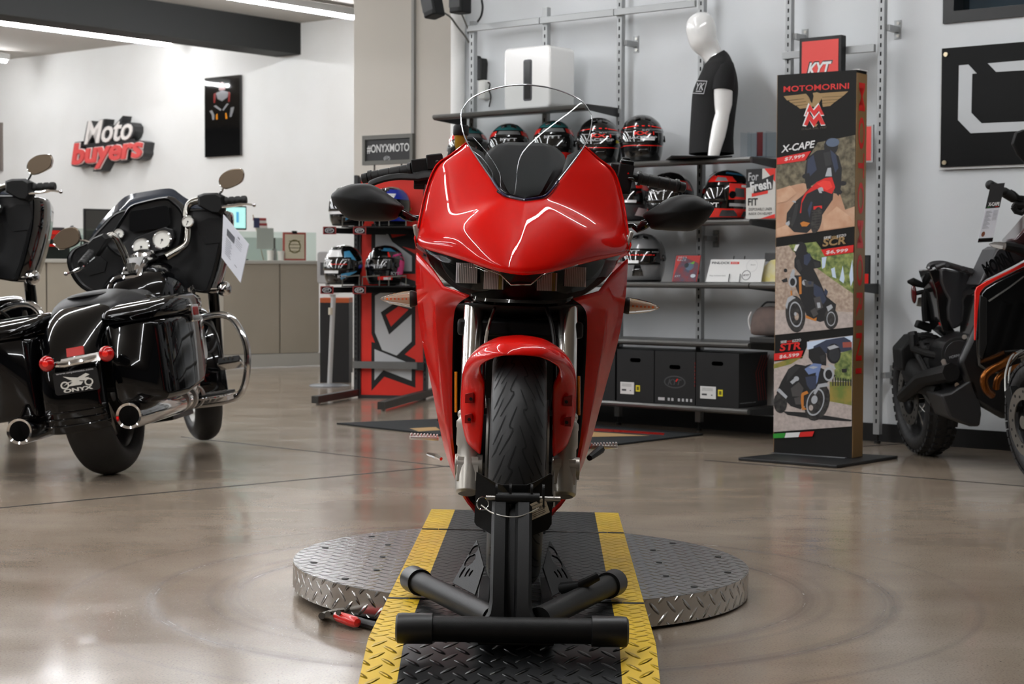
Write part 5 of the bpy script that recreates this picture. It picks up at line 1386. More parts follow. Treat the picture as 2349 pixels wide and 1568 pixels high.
def art_ring(b, c, rx, ry, w, m, n=24, ang=0):
    LAY[0] += 0.00004; ca, sa = math.cos(ang), math.sin(ang); o = []
    for q in (1, 1 - w): o.append([V((c[0] + x * ca * q - y * sa * q, c[1] + x * sa * q + y * ca * q, LAY[0])) for x, y in ngon(n, rx, ry)])
    b.add(o[0] + o[1], [(i, (i + 1) % n, n + (i + 1) % n, n + i) for i in range(n)], m, TF)
def art_text(b, st, p0, p1, h, m, shear=0.0, bold=.012):
    LAY[0] += 0.00004
    d = V((p1[0] - p0[0], p1[1] - p0[1], 0)); c = ((p0[0] + p1[0]) / 2, (p0[1] + p1[1]) / 2)
    T = TF @ trs(c[0], c[1], LAY[0]) @ rot('Z', math.degrees(math.atan2(d.y, d.x)))
    b.text(st, d.length, h, m, T, z=0, ex=0, bold=bold, shear=shear)
U = PW / 179.0                     # about one photo pixel on the board
# header
b = MB()
a0, a1 = pz3([(360, 378), (752, 357)]); art_text(b, 'MOTOMORINI', a0, a1, 12 * U, M_pr_, bold=.015)
for s, wing in ((1, [[(360, 420), (495, 405), (515, 430), (380, 445)], [(390, 447), (515, 432), (520, 448), (405, 460)], [(410, 462), (520, 450), (520, 466), (432, 476)], [(438, 478), (518, 468), (515, 488), (458, 495)], [(466, 408), (492, 405), (540, 478), (520, 490)]]), (1, [[(600, 400), (748, 390), (718, 418), (585, 425)], [(588, 427), (716, 420), (690, 438), (590, 444)], [(592, 446), (688, 440), (668, 455), (592, 462)], [(592, 464), (664, 457), (640, 478), (596, 484)], [(580, 402), (606, 400), (560, 485), (548, 470)]]), (1, [[(535, 400), (560, 396), (586, 404), (572, 420), (570, 450), (552, 500), (530, 470), (540, 420)], [(528, 590), (566, 586), (556, 602), (538, 602)]])):
    for q in wing: art(b, pz3(q), M_gold2)
Mz = [(0, 60), (26, 0), (52, 34), (82, 0), (114, 58), (92, 60), (78, 36), (55, 70), (30, 38), (18, 64)]
for ox, oy, k in ((484, 478, 1.08), (476, 528, 1.22)):
    art(b, pz3([(ox + x * k - 3 + (3 - 6 * (x < 50)) * 0, oy + y * k - 12 + (8 if y > 40 else -6)) for x, y in Mz]), M_wh)
    art(b, pz3([(ox + 6 + x * k * .92, oy - 10 + y * k) for x, y in Mz]), M_pr_)
a0, a1 = pz3([(470, 618), (618, 606)]); art_text(b, 'ITALIA DAL 1937', a0, a1, 4 * U, mat('dim_gold', (84, 74, 60), .5), bold=0)
b.build('header_print', bd, smooth=0)
# photos on the board
M_tree = mat('photo_trees', (66, 62, 46), .5, var=(38, (128, 118, 96))); M_dust = mat('photo_dust', (196, 160, 134), .5, var=(9, (176, 128, 98)))
M_gravel = mat('photo_gravel', (150, 130, 116), .5, var=(70, (186, 168, 152))); M_road = mat('photo_road', (168, 156, 150), .5, var=(60, (190, 178, 172)))
M_sky = mat('photo_sky', (196, 212, 232), .5); M_lf = mat('photo_foliage', (70, 90, 44), .5, var=(44, (150, 160, 90))); M_gr = mat('photo_grass', (104, 118, 50), .5, var=(20, (150, 130, 60)))
M_jk = mat('photo_jacket', (24, 24, 26), .5); M_jk2 = mat('photo_dark_blue', (48, 56, 78), .5); M_vs = mat('photo_visor', (84, 98, 120), .4); M_ty = mat('photo_tyre', (20, 19, 20), .5, var=(60, (60, 58, 56))); M_sil = mat('photo_silver', (170, 174, 180), .4); M_or = mat('photo_copper', (190, 120, 50), .4)
def price(b, q, st, tp0, tp1, z):
    art(b, z(q), M_pr_); art_text(b, st, *z([tp0, tp1]), 8 * U, M_wh, shear=.2, bold=.01)
# first photo: red adventure machine on a dirt road
b = MB(); z = pz3
art(b, z([(565, 697), (790, 652), (786, 1200), (315, 1268), (320, 830), (500, 800)]), M_tree)
art(b, z([(318, 980), (430, 950), (480, 940), (600, 980), (700, 1010), (730, 1100), (786, 1080), (786, 1200), (315, 1268)]), M_dust)
art(b, z([(500, 790), (560, 745), (640, 735), (690, 780), (710, 850), (705, 960), (690, 1020), (640, 960), (560, 930), (500, 980), (485, 900)]), M_jk)
art_ell(b, z([(645, 720)])[0], 16 * U, 18 * U, M_jk); art_ell(b, z([(655, 697)])[0], 15 * U, 9 * U, M_vs)
art(b, z([(380, 1120), (430, 1050), (480, 1010), (520, 960), (660, 990), (655, 1040), (600, 1120), (560, 1180), (500, 1240), (440, 1235), (372, 1230)]), M_jk)
art(b, z([(490, 1000), (560, 935), (610, 910), (650, 905), (670, 965), (650, 1005), (610, 990), (560, 975), (500, 1005), (470, 1060), (466, 1120), (458, 1120), (470, 1040)]), M_pr_)
art(b, z([(610, 900), (625, 850), (645, 848), (650, 900)]), M_sil); art(b, z([(575, 970), (595, 960), (600, 990), (580, 985)]), M_sil)
art(b, z([(540, 1080), (590, 1075), (592, 1092), (540, 1100)]), M_pr_)
art_ell(b, z([(558, 1162)])[0], 12 * U, 28 * U, M_ty, ang=-.2); art_ell(b, z([(395, 1190)])[0], 8 * U, 16 * U, M_ty)
art_ell(b, z([(490, 900)])[0], 7 * U, 5 * U, M_jk); art_ell(b, z([(716, 942)])[0], 8 * U, 5 * U, M_jk)
art(b, z([(505, 1100), (525, 1050), (535, 1055), (515, 1150)]), M_jk2); art(b, z([(372, 1180), (395, 1165), (398, 1185), (378, 1215)]), M_sil)
for q_, m_ in (([(505, 800), (540, 770), (560, 860), (520, 900), (500, 890)], M_jk2), ([(640, 740), (675, 770), (690, 850), (670, 880), (650, 800)], M_jk2), ([(600, 760), (640, 750), (650, 830), (612, 840)], mat('photo_jacket_light', (44, 44, 46), .5)), ([(486, 885), (515, 880), (520, 905), (490, 910)], M_jk), ([(560, 945), (600, 925), (640, 930), (655, 965), (620, 985)], mat('photo_bright_red', (232, 60, 50), .4)), ([(566, 975), (580, 965), (592, 1000), (580, 1010)], M_sil), ([(540, 1000), (600, 1000), (590, 1070), (548, 1075)], M_jk), ([(430, 1070), (450, 1062), (440, 1140), (420, 1190), (405, 1180)], mat('photo_jacket_light', (44, 44, 46), .5)), ([(660, 1000), (700, 1010), (715, 995), (700, 975), (672, 975)], M_jk), ([(420, 1045), (436, 1050), (432, 1060), (410, 1050)], M_sil), ([(460, 1180), (480, 1170), (520, 1180), (500, 1200), (470, 1200)], M_or)): art(b, z(q_), m_)
for k in range(7): art(b, z([(530 + k, 1108 + 16 * k), (586 - k, 1102 + 16 * k), (586 - k, 1106 + 16 * k), (530 + k, 1112 + 16 * k)]), mat('photo_tread', (66, 62, 58), .6))
for q_ in ([(318, 1215), (380, 1190), (430, 1240), (370, 1258), (318, 1264)], [(600, 1150), (680, 1080), (760, 1140), (784, 1196), (600, 1222)], [(330, 980), (400, 955), (440, 1000), (380, 1050), (322, 1060)]): art(b, z(q_), mat('photo_dust_light', (206, 168, 140), .5, var=(14, (186, 140, 110))))
art_text(b, 'X-CAPE', *z([(345, 738), (552, 705)]), 15 * U, M_wh, shear=.3, bold=.02)
price(b, [(322, 790), (526, 748), (490, 805), (321, 830)], '$7,999', (366, 800), (488, 778), z)
b.build('photo_print', bd, smooth=0)
# second photo: rider on gravel
b = MB(); z = pz4
art(b, z([(326, 125), (575, 92), (640, 180), (808, 160), (803, 620), (320, 670)]), M_gravel)
art(b, z([(405, 112), (575, 92), (640, 180), (806, 160), (806, 415), (690, 335), (585, 260), (430, 150)]), M_lf)
for q in ([(610, 190), (640, 185), (630, 250), (612, 260)], [(668, 260), (690, 250), (700, 320), (676, 310)], [(720, 330), (740, 240), (752, 320), (745, 350)], [(780, 300), (800, 200), (806, 330), (790, 370)]): art(b, z(q), M_sky)
art(b, z([(323, 515), (500, 510), (803, 530), (803, 620), (320, 670)]), M_road)
art(b, z([(440, 200), (470, 150), (520, 155), (560, 200), (605, 215), (605, 250), (560, 260), (590, 320), (640, 430), (665, 500), (630, 510), (560, 400), (480, 300), (440, 250)]), M_jk)
art_ell(b, z([(480, 145)])[0], 14 * U, 18 * U, M_jk); art(b, z([(448, 112), (472, 108), (450, 152), (436, 146)]), M_wh); art_ell(b, z([(532, 182)])[0], 4 * U, 6 * U, M_jk2)
art(b, z([(420, 300), (500, 300), (600, 400), (700, 480), (690, 560), (600, 590), (520, 560), (480, 450)]), M_jk)
art(b, z([(560, 350), (610, 380), (640, 450), (620, 480), (560, 420)]), M_jk2)
art_ell(b, z([(447, 540)])[0], 23 * U, 39 * U, M_ty, ang=.12); art_ring(b, z([(449, 542)])[0], 15 * U, 27 * U, .12, M_sil, ang=.12); art_ell(b, z([(455, 555)])[0], 5 * U, 8 * U, M_gravel); art_ell(b, z([(447, 540)])[0], 3 * U, 4 * U, M_sil); art_ell(b, z([(668, 570)])[0], 16 * U, 22 * U, M_ty); art_ring(b, z([(668, 570)])[0], 10 * U, 15 * U, .14, M_sil)
art_ell(b, z([(430, 340)])[0], 9.5 * U, 12 * U, M_sil); art_ell(b, z([(430, 342)])[0], 6 * U, 8 * U, M_jk); art(b, z([(412, 305), (430, 262), (444, 265), (440, 310)]), M_sil)
for q in ([(468, 310), (484, 308), (486, 415), (472, 418)], [(416, 395), (426, 395), (428, 430), (418, 430)], [(510, 545), (560, 570), (580, 560), (575, 585), (512, 565)]): art(b, z(q), M_or)
art_ell(b, z([(505, 345)])[0], 6 * U, 6 * U, M_sil); art(b, z([(640, 495), (670, 480), (680, 500), (650, 525)]), M_sil)
art(b, z([(360, 330), (395, 315), (400, 340), (372, 345)]), M_jk); art_ell(b, z([(386, 270)])[0], 4 * U, 4 * U, M_jk)
for q_, m_ in (([(500, 175), (530, 165), (545, 200), (520, 240), (500, 230)], M_jk2), ([(450, 210), (470, 200), (490, 260), (470, 290)], mat('photo_jacket_light', (44, 44, 46), .5)), ([(560, 215), (595, 220), (600, 245), (570, 255)], mat('photo_jacket_light', (44, 44, 46), .5)), ([(560, 440), (600, 430), (620, 500), (580, 520)], mat('photo_engine', (72, 70, 70), .4)), ([(580, 470), (600, 468), (604, 500), (586, 504)], M_sil), ([(500, 330), (560, 340), (560, 370), (510, 372)], mat('photo_engine', (72, 70, 70), .4)), ([(630, 380), (650, 400), (640, 430), (625, 410)], M_jk2), ([(540, 520), (570, 500), (590, 540), (560, 560)], mat('photo_engine', (72, 70, 70), .4)), ([(525, 340), (545, 335), (548, 355), (530, 358)], M_jk2), ([(385, 490), (400, 440), (425, 425), (450, 440), (430, 450), (405, 470), (395, 510)], M_sil)): art(b, z(q_), m_)
a0, a1 = z([(622, 70), (670, 63)]); art_text(b, 'SEIE', a0, a1, 5 * U, M_wh, shear=.2); a0, a1 = z([(704, 60), (762, 50)]); art_text(b, 'EZZO', a0, a1, 5 * U, M_wh, shear=.2); a0, a1 = z([(672, 64), (702, 60)]); art_text(b, 'MM', a0, a1, 4 * U, M_gold2)
art_text(b, 'SCR', *z([(614, 100), (758, 82)]), 16 * U, M_gold2, shear=.2, bold=.03)
price(b, [(606, 142), (808, 112), (806, 158), (630, 182)], '$6,999', (636, 160), (774, 146), z)
b.build('photo_print', bd, smooth=0)
# third photo: blue naked machine on a road
b = MB()
art(b, z([(535, 705), (803, 672), (797, 1235), (312, 1270), (315, 835), (490, 815)]), M_road)
art(b, z([(520, 712), (803, 674), (800, 745), (640, 760), (520, 760)]), M_sky); art(b, z([(560, 740), (640, 700), (750, 682), (790, 705), (800, 770), (560, 790)]), M_jk2); art(b, z([(740, 715), (798, 712), (798, 745), (742, 748)]), mat('photo_roof', (150, 76, 64), .5))
art(b, z([(690, 790), (800, 760), (798, 960), (690, 950)]), M_lf); art(b, z([(660, 960), (797, 960), (797, 1106), (660, 1080)]), M_gr); art(b, z([(314, 850), (420, 815), (500, 800), (420, 850), (314, 878)]), M_gr)
for k in range(8): art(b, z([(676 + 16 * k, 930 + 2 * k), (684 + 16 * k, 930 + 2 * k), (684 + 16 * k, 985), (676 + 16 * k, 985)]), M_jk)
art(b, z([(370, 1142), (520, 1150), (800, 1195), (790, 1205), (560, 1190), (400, 1165)]), M_jk)
art(b, z([(405, 880), (450, 850), (510, 860), (540, 850), (600, 870), (660, 900), (700, 920), (650, 960), (560, 1060), (480, 1130), (420, 1110), (360, 1050), (330, 1030), (360, 960)]), M_jk)
art(b, z([(530, 760), (600, 740), (640, 790), (640, 860), (560, 850), (530, 810)]), M_jk); art_ell(b, z([(685, 785)])[0], 16 * U, 21 * U, M_jk); art_ell(b, z([(690, 790)])[0], 12 * U, 15 * U, mat('photo_visor_dark', (50, 52, 56), .3)); art(b, z([(645, 745), (690, 730), (720, 745), (660, 762)]), M_sil)
art(b, z([(505, 880), (560, 845), (610, 850), (600, 895), (530, 915)]), mat('photo_blue_tank', (110, 130, 176), .4)); art(b, z([(575, 900), (600, 880), (585, 960), (570, 985)]), mat('photo_blue_tank', (110, 130, 176), .4))
art_ell(b, z([(583, 1085)])[0], 27 * U, 41 * U, M_ty, ang=-.35); art_ring(b, z([(572, 1085)])[0], 19 * U, 30 * U, .12, M_sil, ang=-.35); art_ell(b, z([(566, 1070)])[0], 7 * U, 9 * U, M_sil, ang=-.35); art_ell(b, z([(545, 1120)])[0], 5 * U, 6 * U, M_road); art_ell(b, z([(355, 1090)])[0], 16 * U, 22 * U, M_ty)
art_ell(b, z([(655, 912)])[0], 12 * U, 14.5 * U, M_sil); art_ell(b, z([(655, 914)])[0], 8 * U, 10 * U, M_jk); art(b, z([(560, 1030), (590, 975), (640, 965), (660, 985), (600, 995), (572, 1040)]), M_sil)
art(b, z([(484, 1030), (520, 1015), (530, 1030), (500, 1045), (500, 1115), (520, 1130), (490, 1135), (482, 1080)]), M_or); art_ell(b, z([(455, 940)])[0], 6 * U, 5 * U, M_sil); art(b, z([(415, 960), (450, 930), (460, 950), (430, 975)]), M_sil)
for q_, m_ in (([(420, 1000), (470, 960), (500, 1000), (480, 1050), (430, 1050)], mat('photo_engine', (72, 70, 70), .4)), ([(440, 1060), (480, 1050), (484, 1100), (450, 1100)], mat('photo_engine', (72, 70, 70), .4)), ([(530, 870), (560, 862), (590, 868), (560, 880)], M_sil), ([(510, 930), (580, 920), (575, 1000), (540, 1010), (520, 980)], M_jk2), ([(600, 800), (630, 790), (636, 830), (610, 840)], mat('photo_jacket_light', (44, 44, 46), .5)), ([(400, 890), (440, 862), (480, 866), (430, 920), (395, 960)], mat('photo_jacket_light', (44, 44, 46), .5)), ([(330, 1010), (350, 1000), (400, 1050), (390, 1065)], M_sil), ([(735, 880), (768, 878), (766, 900), (738, 902)], M_jk), ([(650, 845), (690, 862), (700, 880), (690, 884), (655, 860)], M_sil)): art(b, z(q_), m_)
a0, a1 = z([(356, 714), (396, 710)]); art_text(b, 'SEIE', a0, a1, 5 * U, M_wh, shear=.2); a0, a1 = z([(430, 707), (484, 700)]); art_text(b, 'EZZO', a0, a1, 5 * U, M_wh, shear=.2); a0, a1 = z([(398, 711), (428, 707)]); art_text(b, 'MM', a0, a1, 4 * U, M_pr_)
art_text(b, 'STR', *z([(350, 748), (482, 734)]), 16 * U, M_pr_, shear=.2, bold=.03)
price(b, [(316, 785), (498, 766), (484, 808), (316, 828)], '$6,599', (348, 806), (472, 793), z)
b.build('photo_print', bd, smooth=0)
b = MB()
for q, m in (([(312, 1281), (388, 1276), (380, 1306), (311, 1309)], mat('flag_green', (40, 138, 44), .45)), ([(390, 1276), (478, 1271), (468, 1301), (382, 1306)], M_wh), ([(480, 1271), (566, 1265), (554, 1297), (470, 1301)], M_pr_)): art(b, z(q), m)
b.build('flag_stripe', bd, smooth=0)
# floor plate under the pylon
M_bplate = mat('dark_base_plate', (26, 27, 28), .45)
q = [F(1693, 1056), F(1920, 1074), F(2060, 1052), F(1840, 1040)]; q = [PI_ @ p for p in q]
b = MB(); b.prism([(p.x, p.y) for p in q], .013, M_bplate, z0=.001); b.build('base_plate', pl, smooth=0, bevel=.003)
b = MB(); b.bb((.0, -.034, .0145), (PW * .95, -.006, .0165), mat('grey_tape', (96, 98, 100), .35, .4))
for k in range(14): b.bb((PW * (.66 + .02 * k), -.03, .0165), (PW * (.67 + .02 * k), -.010, .0168), M_lg)
b.build('hold_down_strip', pl, smooth=0)

# ---------------------------------------------------------------- helmet display stand on the left
s0 = F(818, 912); s1 = F(976, 915); s0.z = s1.z = 0
SD = thing('display_rack', 'freestanding red helmet display rack under the hashtag sign', 'display rack', trs(s0.x, s0.y, 0) @ rot('Z', math.degrees(math.atan2(s1.y - s0.y, s1.x - s0.x))))
DI = SD.matrix_world.inverted(); SN = (SD.matrix_world.to_3x3() @ V((0, 1, 0))).normalized(); SW = (s1 - s0).length
def sp(px, py, off=0.0): return DI @ PL(px, py, s0 - SN * off, SN)
ztop = sp(822, 402).z
M_dgm = mat('dark_grey_metal', (62, 62, 62), .4, .4); M_kred = mat('rack_red', (222, 46, 32), .5); M_kgr = mat('rack_grey', (196, 198, 200), .5)
for x, n_ in ((0.0, 'l'), (SW, 'r')):
    b = MB(); b.bb((x - .012, -.02, .05), (x + .012, .03, ztop), M_dgm)
    k = .12
    while k < ztop - .04: b.bb((x - .004, -.0208, k), (x + .004, -.0198, k + .016), M_slot); k += .032
    b.build('upright', SD, smooth=0)
z0 = sp(830, 905).z
b = MB(); b.bb((.03, 0, z0), (SW - .012, .012, ztop - .01), M_kred); pn = b.build('panel', SD, smooth=0)
b = MB(); b.bb((.012, -.01, z0), (.03, .012, ztop - .01), M_bp); b.bb((.012, -.012, z0 - .03), (SW, .015, z0), M_dgm); b.build('frame', SD, smooth=0)
TS = frame((0, 0, 0), (1, 0, 0), (0, 0, 1)); lz = [.0006]
def sart(b, l, m):
    lz[0] += .0002; b.flat([(lambda p: (min(p.x, SW - .004), p.z))(sp(700 + x / 4.9, 640 + y / 4.9)) for x, y in l], m, T=TS, z=lz[0])
M_kbk = mat('rack_black', (26, 26, 26), .5)
b = MB()
sart(b, [(745, 160), (1080, -30), (1240, 20), (1240, 735), (1120, 845), (1240, 905), (1240, 1220), (890, 1095), (745, 1255), (745, 705), (785, 715), (745, 610)], M_kbk)
sart(b, [(785, 185), (1080, 35), (1197, 75), (1197, 700), (1028, 858), (865, 795), (785, 600)], M_kgr)
sart(b, [(850, 372), (985, 280), (1197, 330), (1197, 395), (945, 622)], M_kbk); sart(b, [(908, 402), (1050, 305), (1162, 340), (965, 532)], M_kred)
sart(b, [(780, 785), (1150, 935), (1197, 1010), (1197, 1142), (880, 1020), (780, 1135)], M_kgr)
sart(b, [(860, -440), (1240, -520), (1240, -330), (1080, -370)], M_kbk); sart(b, [(745, -620), (900, -640), (1000, -420), (1240, -280), (1240, -60), (745, -60)], M_kbk); sart(b, [(790, -600), (880, -600), (980, -420), (1200, -260), (1200, -90), (790, -90)], M_kgr)
b.build('logo_print', pn, smooth=0)
b = MB(); p0, p1 = sp(810, 836, .05), sp(957, 838, .05); b.bb((p0.x, -.055, p0.z - .022), (p1.x, -.03, p0.z + .022), mat('mid_grey_metal', (112, 112, 110), .45, .3)); b.bb((p1.x - .01, -.05, p0.z - .03), (SW, .0, p0.z + .02), M_dgm); b.build('kick_bar', SD, smooth=0)
fv = None
for (fx, fy), x0 in (((722, 922), 0.0), ((874, 936), SW)):
    e = DI @ F(fx, fy, .02); b = MB(); st = V((x0, .0, .035)); e.z = .035
    d = (e - st); bk_ = st - d.normalized() * .35
    n = V((-d.y, d.x, 0)).normalized() * .022
    b.loft([[p + n + V((0, 0, h)) for h in (-.022, .022)] + [p - n + V((0, 0, h)) for h in (.022, -.022)] for p in (e, bk_)], mat('foot_metal', (58, 57, 54), .45, .3)); ft = b.build('foot', SD, smooth=0, recalc=True)
    b = MB(); b.cyl(V((e.x, e.y, 0)) - d.normalized() * .05, V((e.x, e.y, .014)) - d.normalized() * .05, .014, M_steel, n=12); b.build('levelling_foot', ft)
    fv = d.normalized()
ARM = V((-.30, -.95, 0)).normalized()
def rowz(y): return sp(750, y, .4).z
for zz, tags_ in ((rowz(517), ((757, 517), (826, 517))), (rowz(653), ((751, 653), (825, 653)))):
    for px, py in tags_:
        e = DI @ P(px, py, s0.y - .42); e.z = zz
        st = e + V((.24, .40, .0)); st = V((max(.01, st.x), -.01, zz))
        b = MB(); d = (e - st).normalized(); n = V((-d.y, d.x, 0)) * .004
        b.loft([[p + n + V((0, 0, h)) for h in (-.050, -.014)] + [p - n + V((0, 0, h)) for h in (-.014, -.050)] for p in (e, st)], M_matte); L = (e - st).length
        for k in range(3):
            c = e + (st - e) * (.12 + .16 * k) - n * 1.2 + V((0, 0, -.032)); b.cyl(c, c - n * .3, .011, M_wh, n=12)
        ar = b.build('arm', SD, smooth=0, recalc=True)
        b = MB(); T = trs(e.x, e.y - .006, zz - .032); b.prism(rrect(.085, .048, .004), .004, M_dr, T=T @ rot('X', 90)); b.prism(rrect(.068, .036, .003), .001, M_bk, T=T @ trs(0, -.004, 0) @ rot('X', 90)); b.ringt([(.024, 0), (.029, 0), (.029, .0008), (.024, .0008)], M_lg, ax=(0, 0, 1), n=24, T=T @ trs(0, -.0052, 0) @ rot('X', 90) @ Matrix.Diagonal((1, .55, 1, 1))); b.text('KYT', .034, .016, M_lg, T @ trs(0, -.0052, 0) @ rot('X', 90), z=.0004, shear=.3, bold=.03); b.build('name_tag', ar, smooth=0)
    e = DI @ P(776, 600, s0.y - .22)
    b = MB(); b.bb((.02, -.40, zz - .012), (SW + .02, -.004, zz - .004), M_matte); b.build('helmet_tray', SD, smooth=0)
    b = MB()
    for x in (.03, .16, .33):
        b.tube([V((x, -.415, zz - .004)), V((x, -.415, zz + .05)), V((x + .11, -.415, zz + .06)), V((x + .11, -.415, zz - .004))], .004, mat('grey_wire', (120, 118, 112), .4, .6), n=6)
    b.build('wire_guard', SD)
def rackhelm(px, zz, yaw, shell, style, lab, dy=-.2):
    p = P(px, 600, s0.y + dy); zz = zz + .006; face = math.degrees(math.atan2(p.x, p.y))
    return helmet(lab, trs(p.x, p.y, zz) @ rot('Z', -face + yaw), shell, style, 'helmets on the red display rack')
z1, z2 = rowz(517), rowz(653)
t, v = rackhelm(788, z2 - .003, -34, M_bk, st_blue, 'black, white and light blue helmet, left one on the lower tray of the red rack', -.26); visor_print(v, [('XXX', -20, .13, 40, .04, M_wh), ('KYT', 42, .152, 24, .01, M_lg), ('RACING', 20, .125, 50, .008, M_rd)])
b = MB(); htext(b, 'KYT', 34, .05, 30, .018, M_lg, .004); b.build('logo', t, smooth=0)
t, v = rackhelm(884, z2 - .003, -40, M_bk, st_pink, 'black and hot pink helmet, right one on the lower tray of the red rack'); visor_print(v, [('XXX', -30, .13, 40, .04, M_wh), ('KYT', 46, .152, 24, .012, M_lg), ('RACING', 14, .120, 60, .010, M_lg)])
b = MB(); htext(b, 'KYT', 78, .07, 30, .02, M_lg, .004); b.build('logo', t, smooth=0)
t, v = rackhelm(800, z1 - .003, -36, M_bk, st_blue, 'black helmet peeking out above and below the left mirror on the red rack', -.26)
t, v = rackhelm(898, z1 - .003, -42, M_bk, st_navy, 'black and royal blue helmet behind the left mirror and brake lever', -.2)
# hashtag sign on the rack
q0, q1, q2 = sp(834, 381), sp(966, 373), sp(834, 311)
zs0 = (q0.z + q1.z) / 2 - .005; zs1 = sp(834, 312).z; sx0 = q0.x; sx1 = q1.x
sg = thing('hashtag_sign', 'dark framed hashtag sign with white lettering on two rods above the red rack', 'sign', SD.matrix_world @ trs(sx0, 0, zs0) @ rot('Z', -24)); w = (sx1 - sx0) * 1.08; h = zs1 - zs0
M_sfr = mat('grey_sign_frame', (98, 97, 92), .45, .2)
b = MB()
for x0, y0, x1, y1 in ((0, 0, w, .026), (0, h - .026, w, h), (0, .026, .022, h - .026), (w - .022, .026, w, h - .026)): b.bb((x0, -.015, y0), (x1, .015, y1), M_sfr)
b.build('frame', sg, smooth=0)
b = MB(); b.bb((.02, -.004, .024), (w - .02, .006, h - .024), mat('sign_charcoal', (30, 30, 31), .5)); fc = b.build('face', sg, smooth=0)
b = MB(); T = frame((0, -.0045, 0), (1, 0, 0), (0, 0, 1)); b.text('#ONYXMOTO', w * .84, h * .30, mat('sign_white', (214, 214, 212), .5), T, z=.0004, c=(w * .5, h * .54), bold=.012)
b.ringt([(.022, 0), (.026, 0), (.026, .0006), (.022, .0006)], M_lg, ax=(0, 0, 1), n=24, T=T @ trs(w * .48, h * .2, .001) @ Matrix.Diagonal((1, .62, 1, 1))); b.text('KYT', .034, .016, M_lg, T, z=.001, c=(w * .48, h * .2), shear=.3, bold=.03); b.build('lettering', fc, smooth=0)
b = MB()
for x in (w * .22, w * .76): b.cyl((x, .0, .0), (x, .0, ztop - zs0 - .02), .006, M_sfr, n=10)
b.build('rod', sg)

# ---------------------------------------------------------------- mats on the floor
def floor_mat(pts, lab, stripes):
    q = [F(*p) for p in pts]; c = sum(q, V()) / len(q); t = thing('floor_mat', lab, 'mat', trs(c.x, c.y, 0)); I = t.matrix_world.inverted()
    q = [I @ p for p in q]
    b = MB(); b.prism([(p.x, p.y) for p in q], .008, mat('black_mat', (27, 30, 32), .85, bump=(300, .4, .002)), z0=.001); m_ = b.build('carpet', t, smooth=0)
    for st, m in stripes:
        b = MB(); s = [I @ F(*p) for p in st]; b.prism([(p.x, p.y) for p in s], .0006, m, z0=.009); b.build('print', m_, smooth=0)
floor_mat([(772, 973), (1140, 958), (1613, 998), (1300, 1035), (1040, 1003)], 'large black floor mat with red and tan print behind the red motorcycle', [
    ([(1340, 985), (1395, 988), (1525, 997), (1522, 1001), (1390, 993), (1340, 990)], M_rd), ([(1330, 992), (1400, 997), (1490, 1003), (1340, 1006)], mat('tan_print', (176, 142, 96), .8)), ([(940, 986), (1000, 983), (1010, 990), (960, 993)], mat('tan_print', (176, 142, 96), .8))])

# ---------------------------------------------------------------- left wall pictures and sign
M_sb = mat('sign_dark_edge', (46, 46, 47), .35)
p0, p1, p2 = fpt(170, 392, .12), fpt(334, 366, .12), fpt(170, 340, .12)
ms = thing('wall_sign', 'white and red lettered sign with black edge on the far white wall', 'sign', frame(fpt(170, 392, 0), WALL_S, (0, 0, 1)))
MI = ms.matrix_world.inverted(); 
def mp_(px, py, o): q = MI @ fpt(px, py, o); return (q.x, q.y)
def word(b, st, q0, q1, h, m, z, ex, bold, shear):
    d = V((q1[0] - q0[0], q1[1] - q0[1], 0)); T = trs((q0[0] + q1[0]) / 2, (q0[1] + q1[1]) / 2, 0) @ rot('Z', math.degrees(math.atan2(d.y, d.x)))
    b.text(st, d.length, h, m, T, z=z, ex=ex, bold=bold, shear=shear)
hb_ = mp_(170, 340, .1)[1] - mp_(170, 392, .1)[1]
mo0, mo1 = mp_(198, 306, .1), mp_(308, 293, .1); bu0, bu1 = mp_(171, 362, .1), mp_(334, 343, .1)
b = MB()
word(b, 'Moto', mp_(192, 308, .1), mp_(312, 292, .1), hb_ * 1.12, M_sb, 0, .12, .10, .3); word(b, 'buyers', mp_(167, 363, .1), mp_(338, 343, .1), hb_ * 1.38, M_sb, 0, .12, .10, .2)
b.add([(p[0], p[1], .118) for p in (mp_(205, 330, .1), mp_(312, 318, .1), mp_(322, 340, .1), mp_(190, 352, .1))], [(0, 1, 2, 3)], M_sb)
b.build('backing', ms, smooth=0)
b = MB(); word(b, 'Moto', mo0, mo1, hb_ * 1.0, mat('sign_pale', (224, 218, 214), .5), .12, .012, .015, .3); b.build('lettering', ms, smooth=0)
b = MB(); word(b, 'buyers', mp_(169.5, 362, .1), mp_(335, 343, .1), hb_ * 1.28, mat('sign_pale', (224, 218, 214), .5), .12, .006, .06, .2); b.build('letter_outline', ms, smooth=0); b = MB(); word(b, 'buyers', bu0, bu1, hb_ * 1.22, mat('sign_coral', (214, 84, 82), .4), .127, .02, .03, .2); b.build('lettering', ms, smooth=0)
def wall_pic(nm, lab, cat, c, M_face, th=.03):      # corner pixels: bottom-left, bottom-right, top-left
    p0, p1, p2 = [fpt(x, y, 0) for x, y in c]
    t = thing(nm, lab, cat, frame(p0, WALL_S, (0, 0, 1))); I = t.matrix_world.inverted(); w = (I @ p1).x; h = (I @ p2).y
    b = MB(); b.bb((0, 0, .001), (w, h, th), M_face); b.build('panel', t, smooth=0); return t, w, h
M_pic = mat('glossy_black_picture', (8, 8, 9), .03, coat=1.0, bump=(1.2, .12, .03))
t, w, h = wall_pic('poster', 'glossy black vertical poster of a motorcycle on the far white wall', 'poster', [(475, 361), (556, 359), (475, 180)], M_pic)
b = MB(); Mpr = mat('poster_red', (110, 26, 24), .1); Mpw = mat('poster_grey', (120, 120, 122), .1); Mpo = mat('poster_orange', (190, 120, 30), .1)
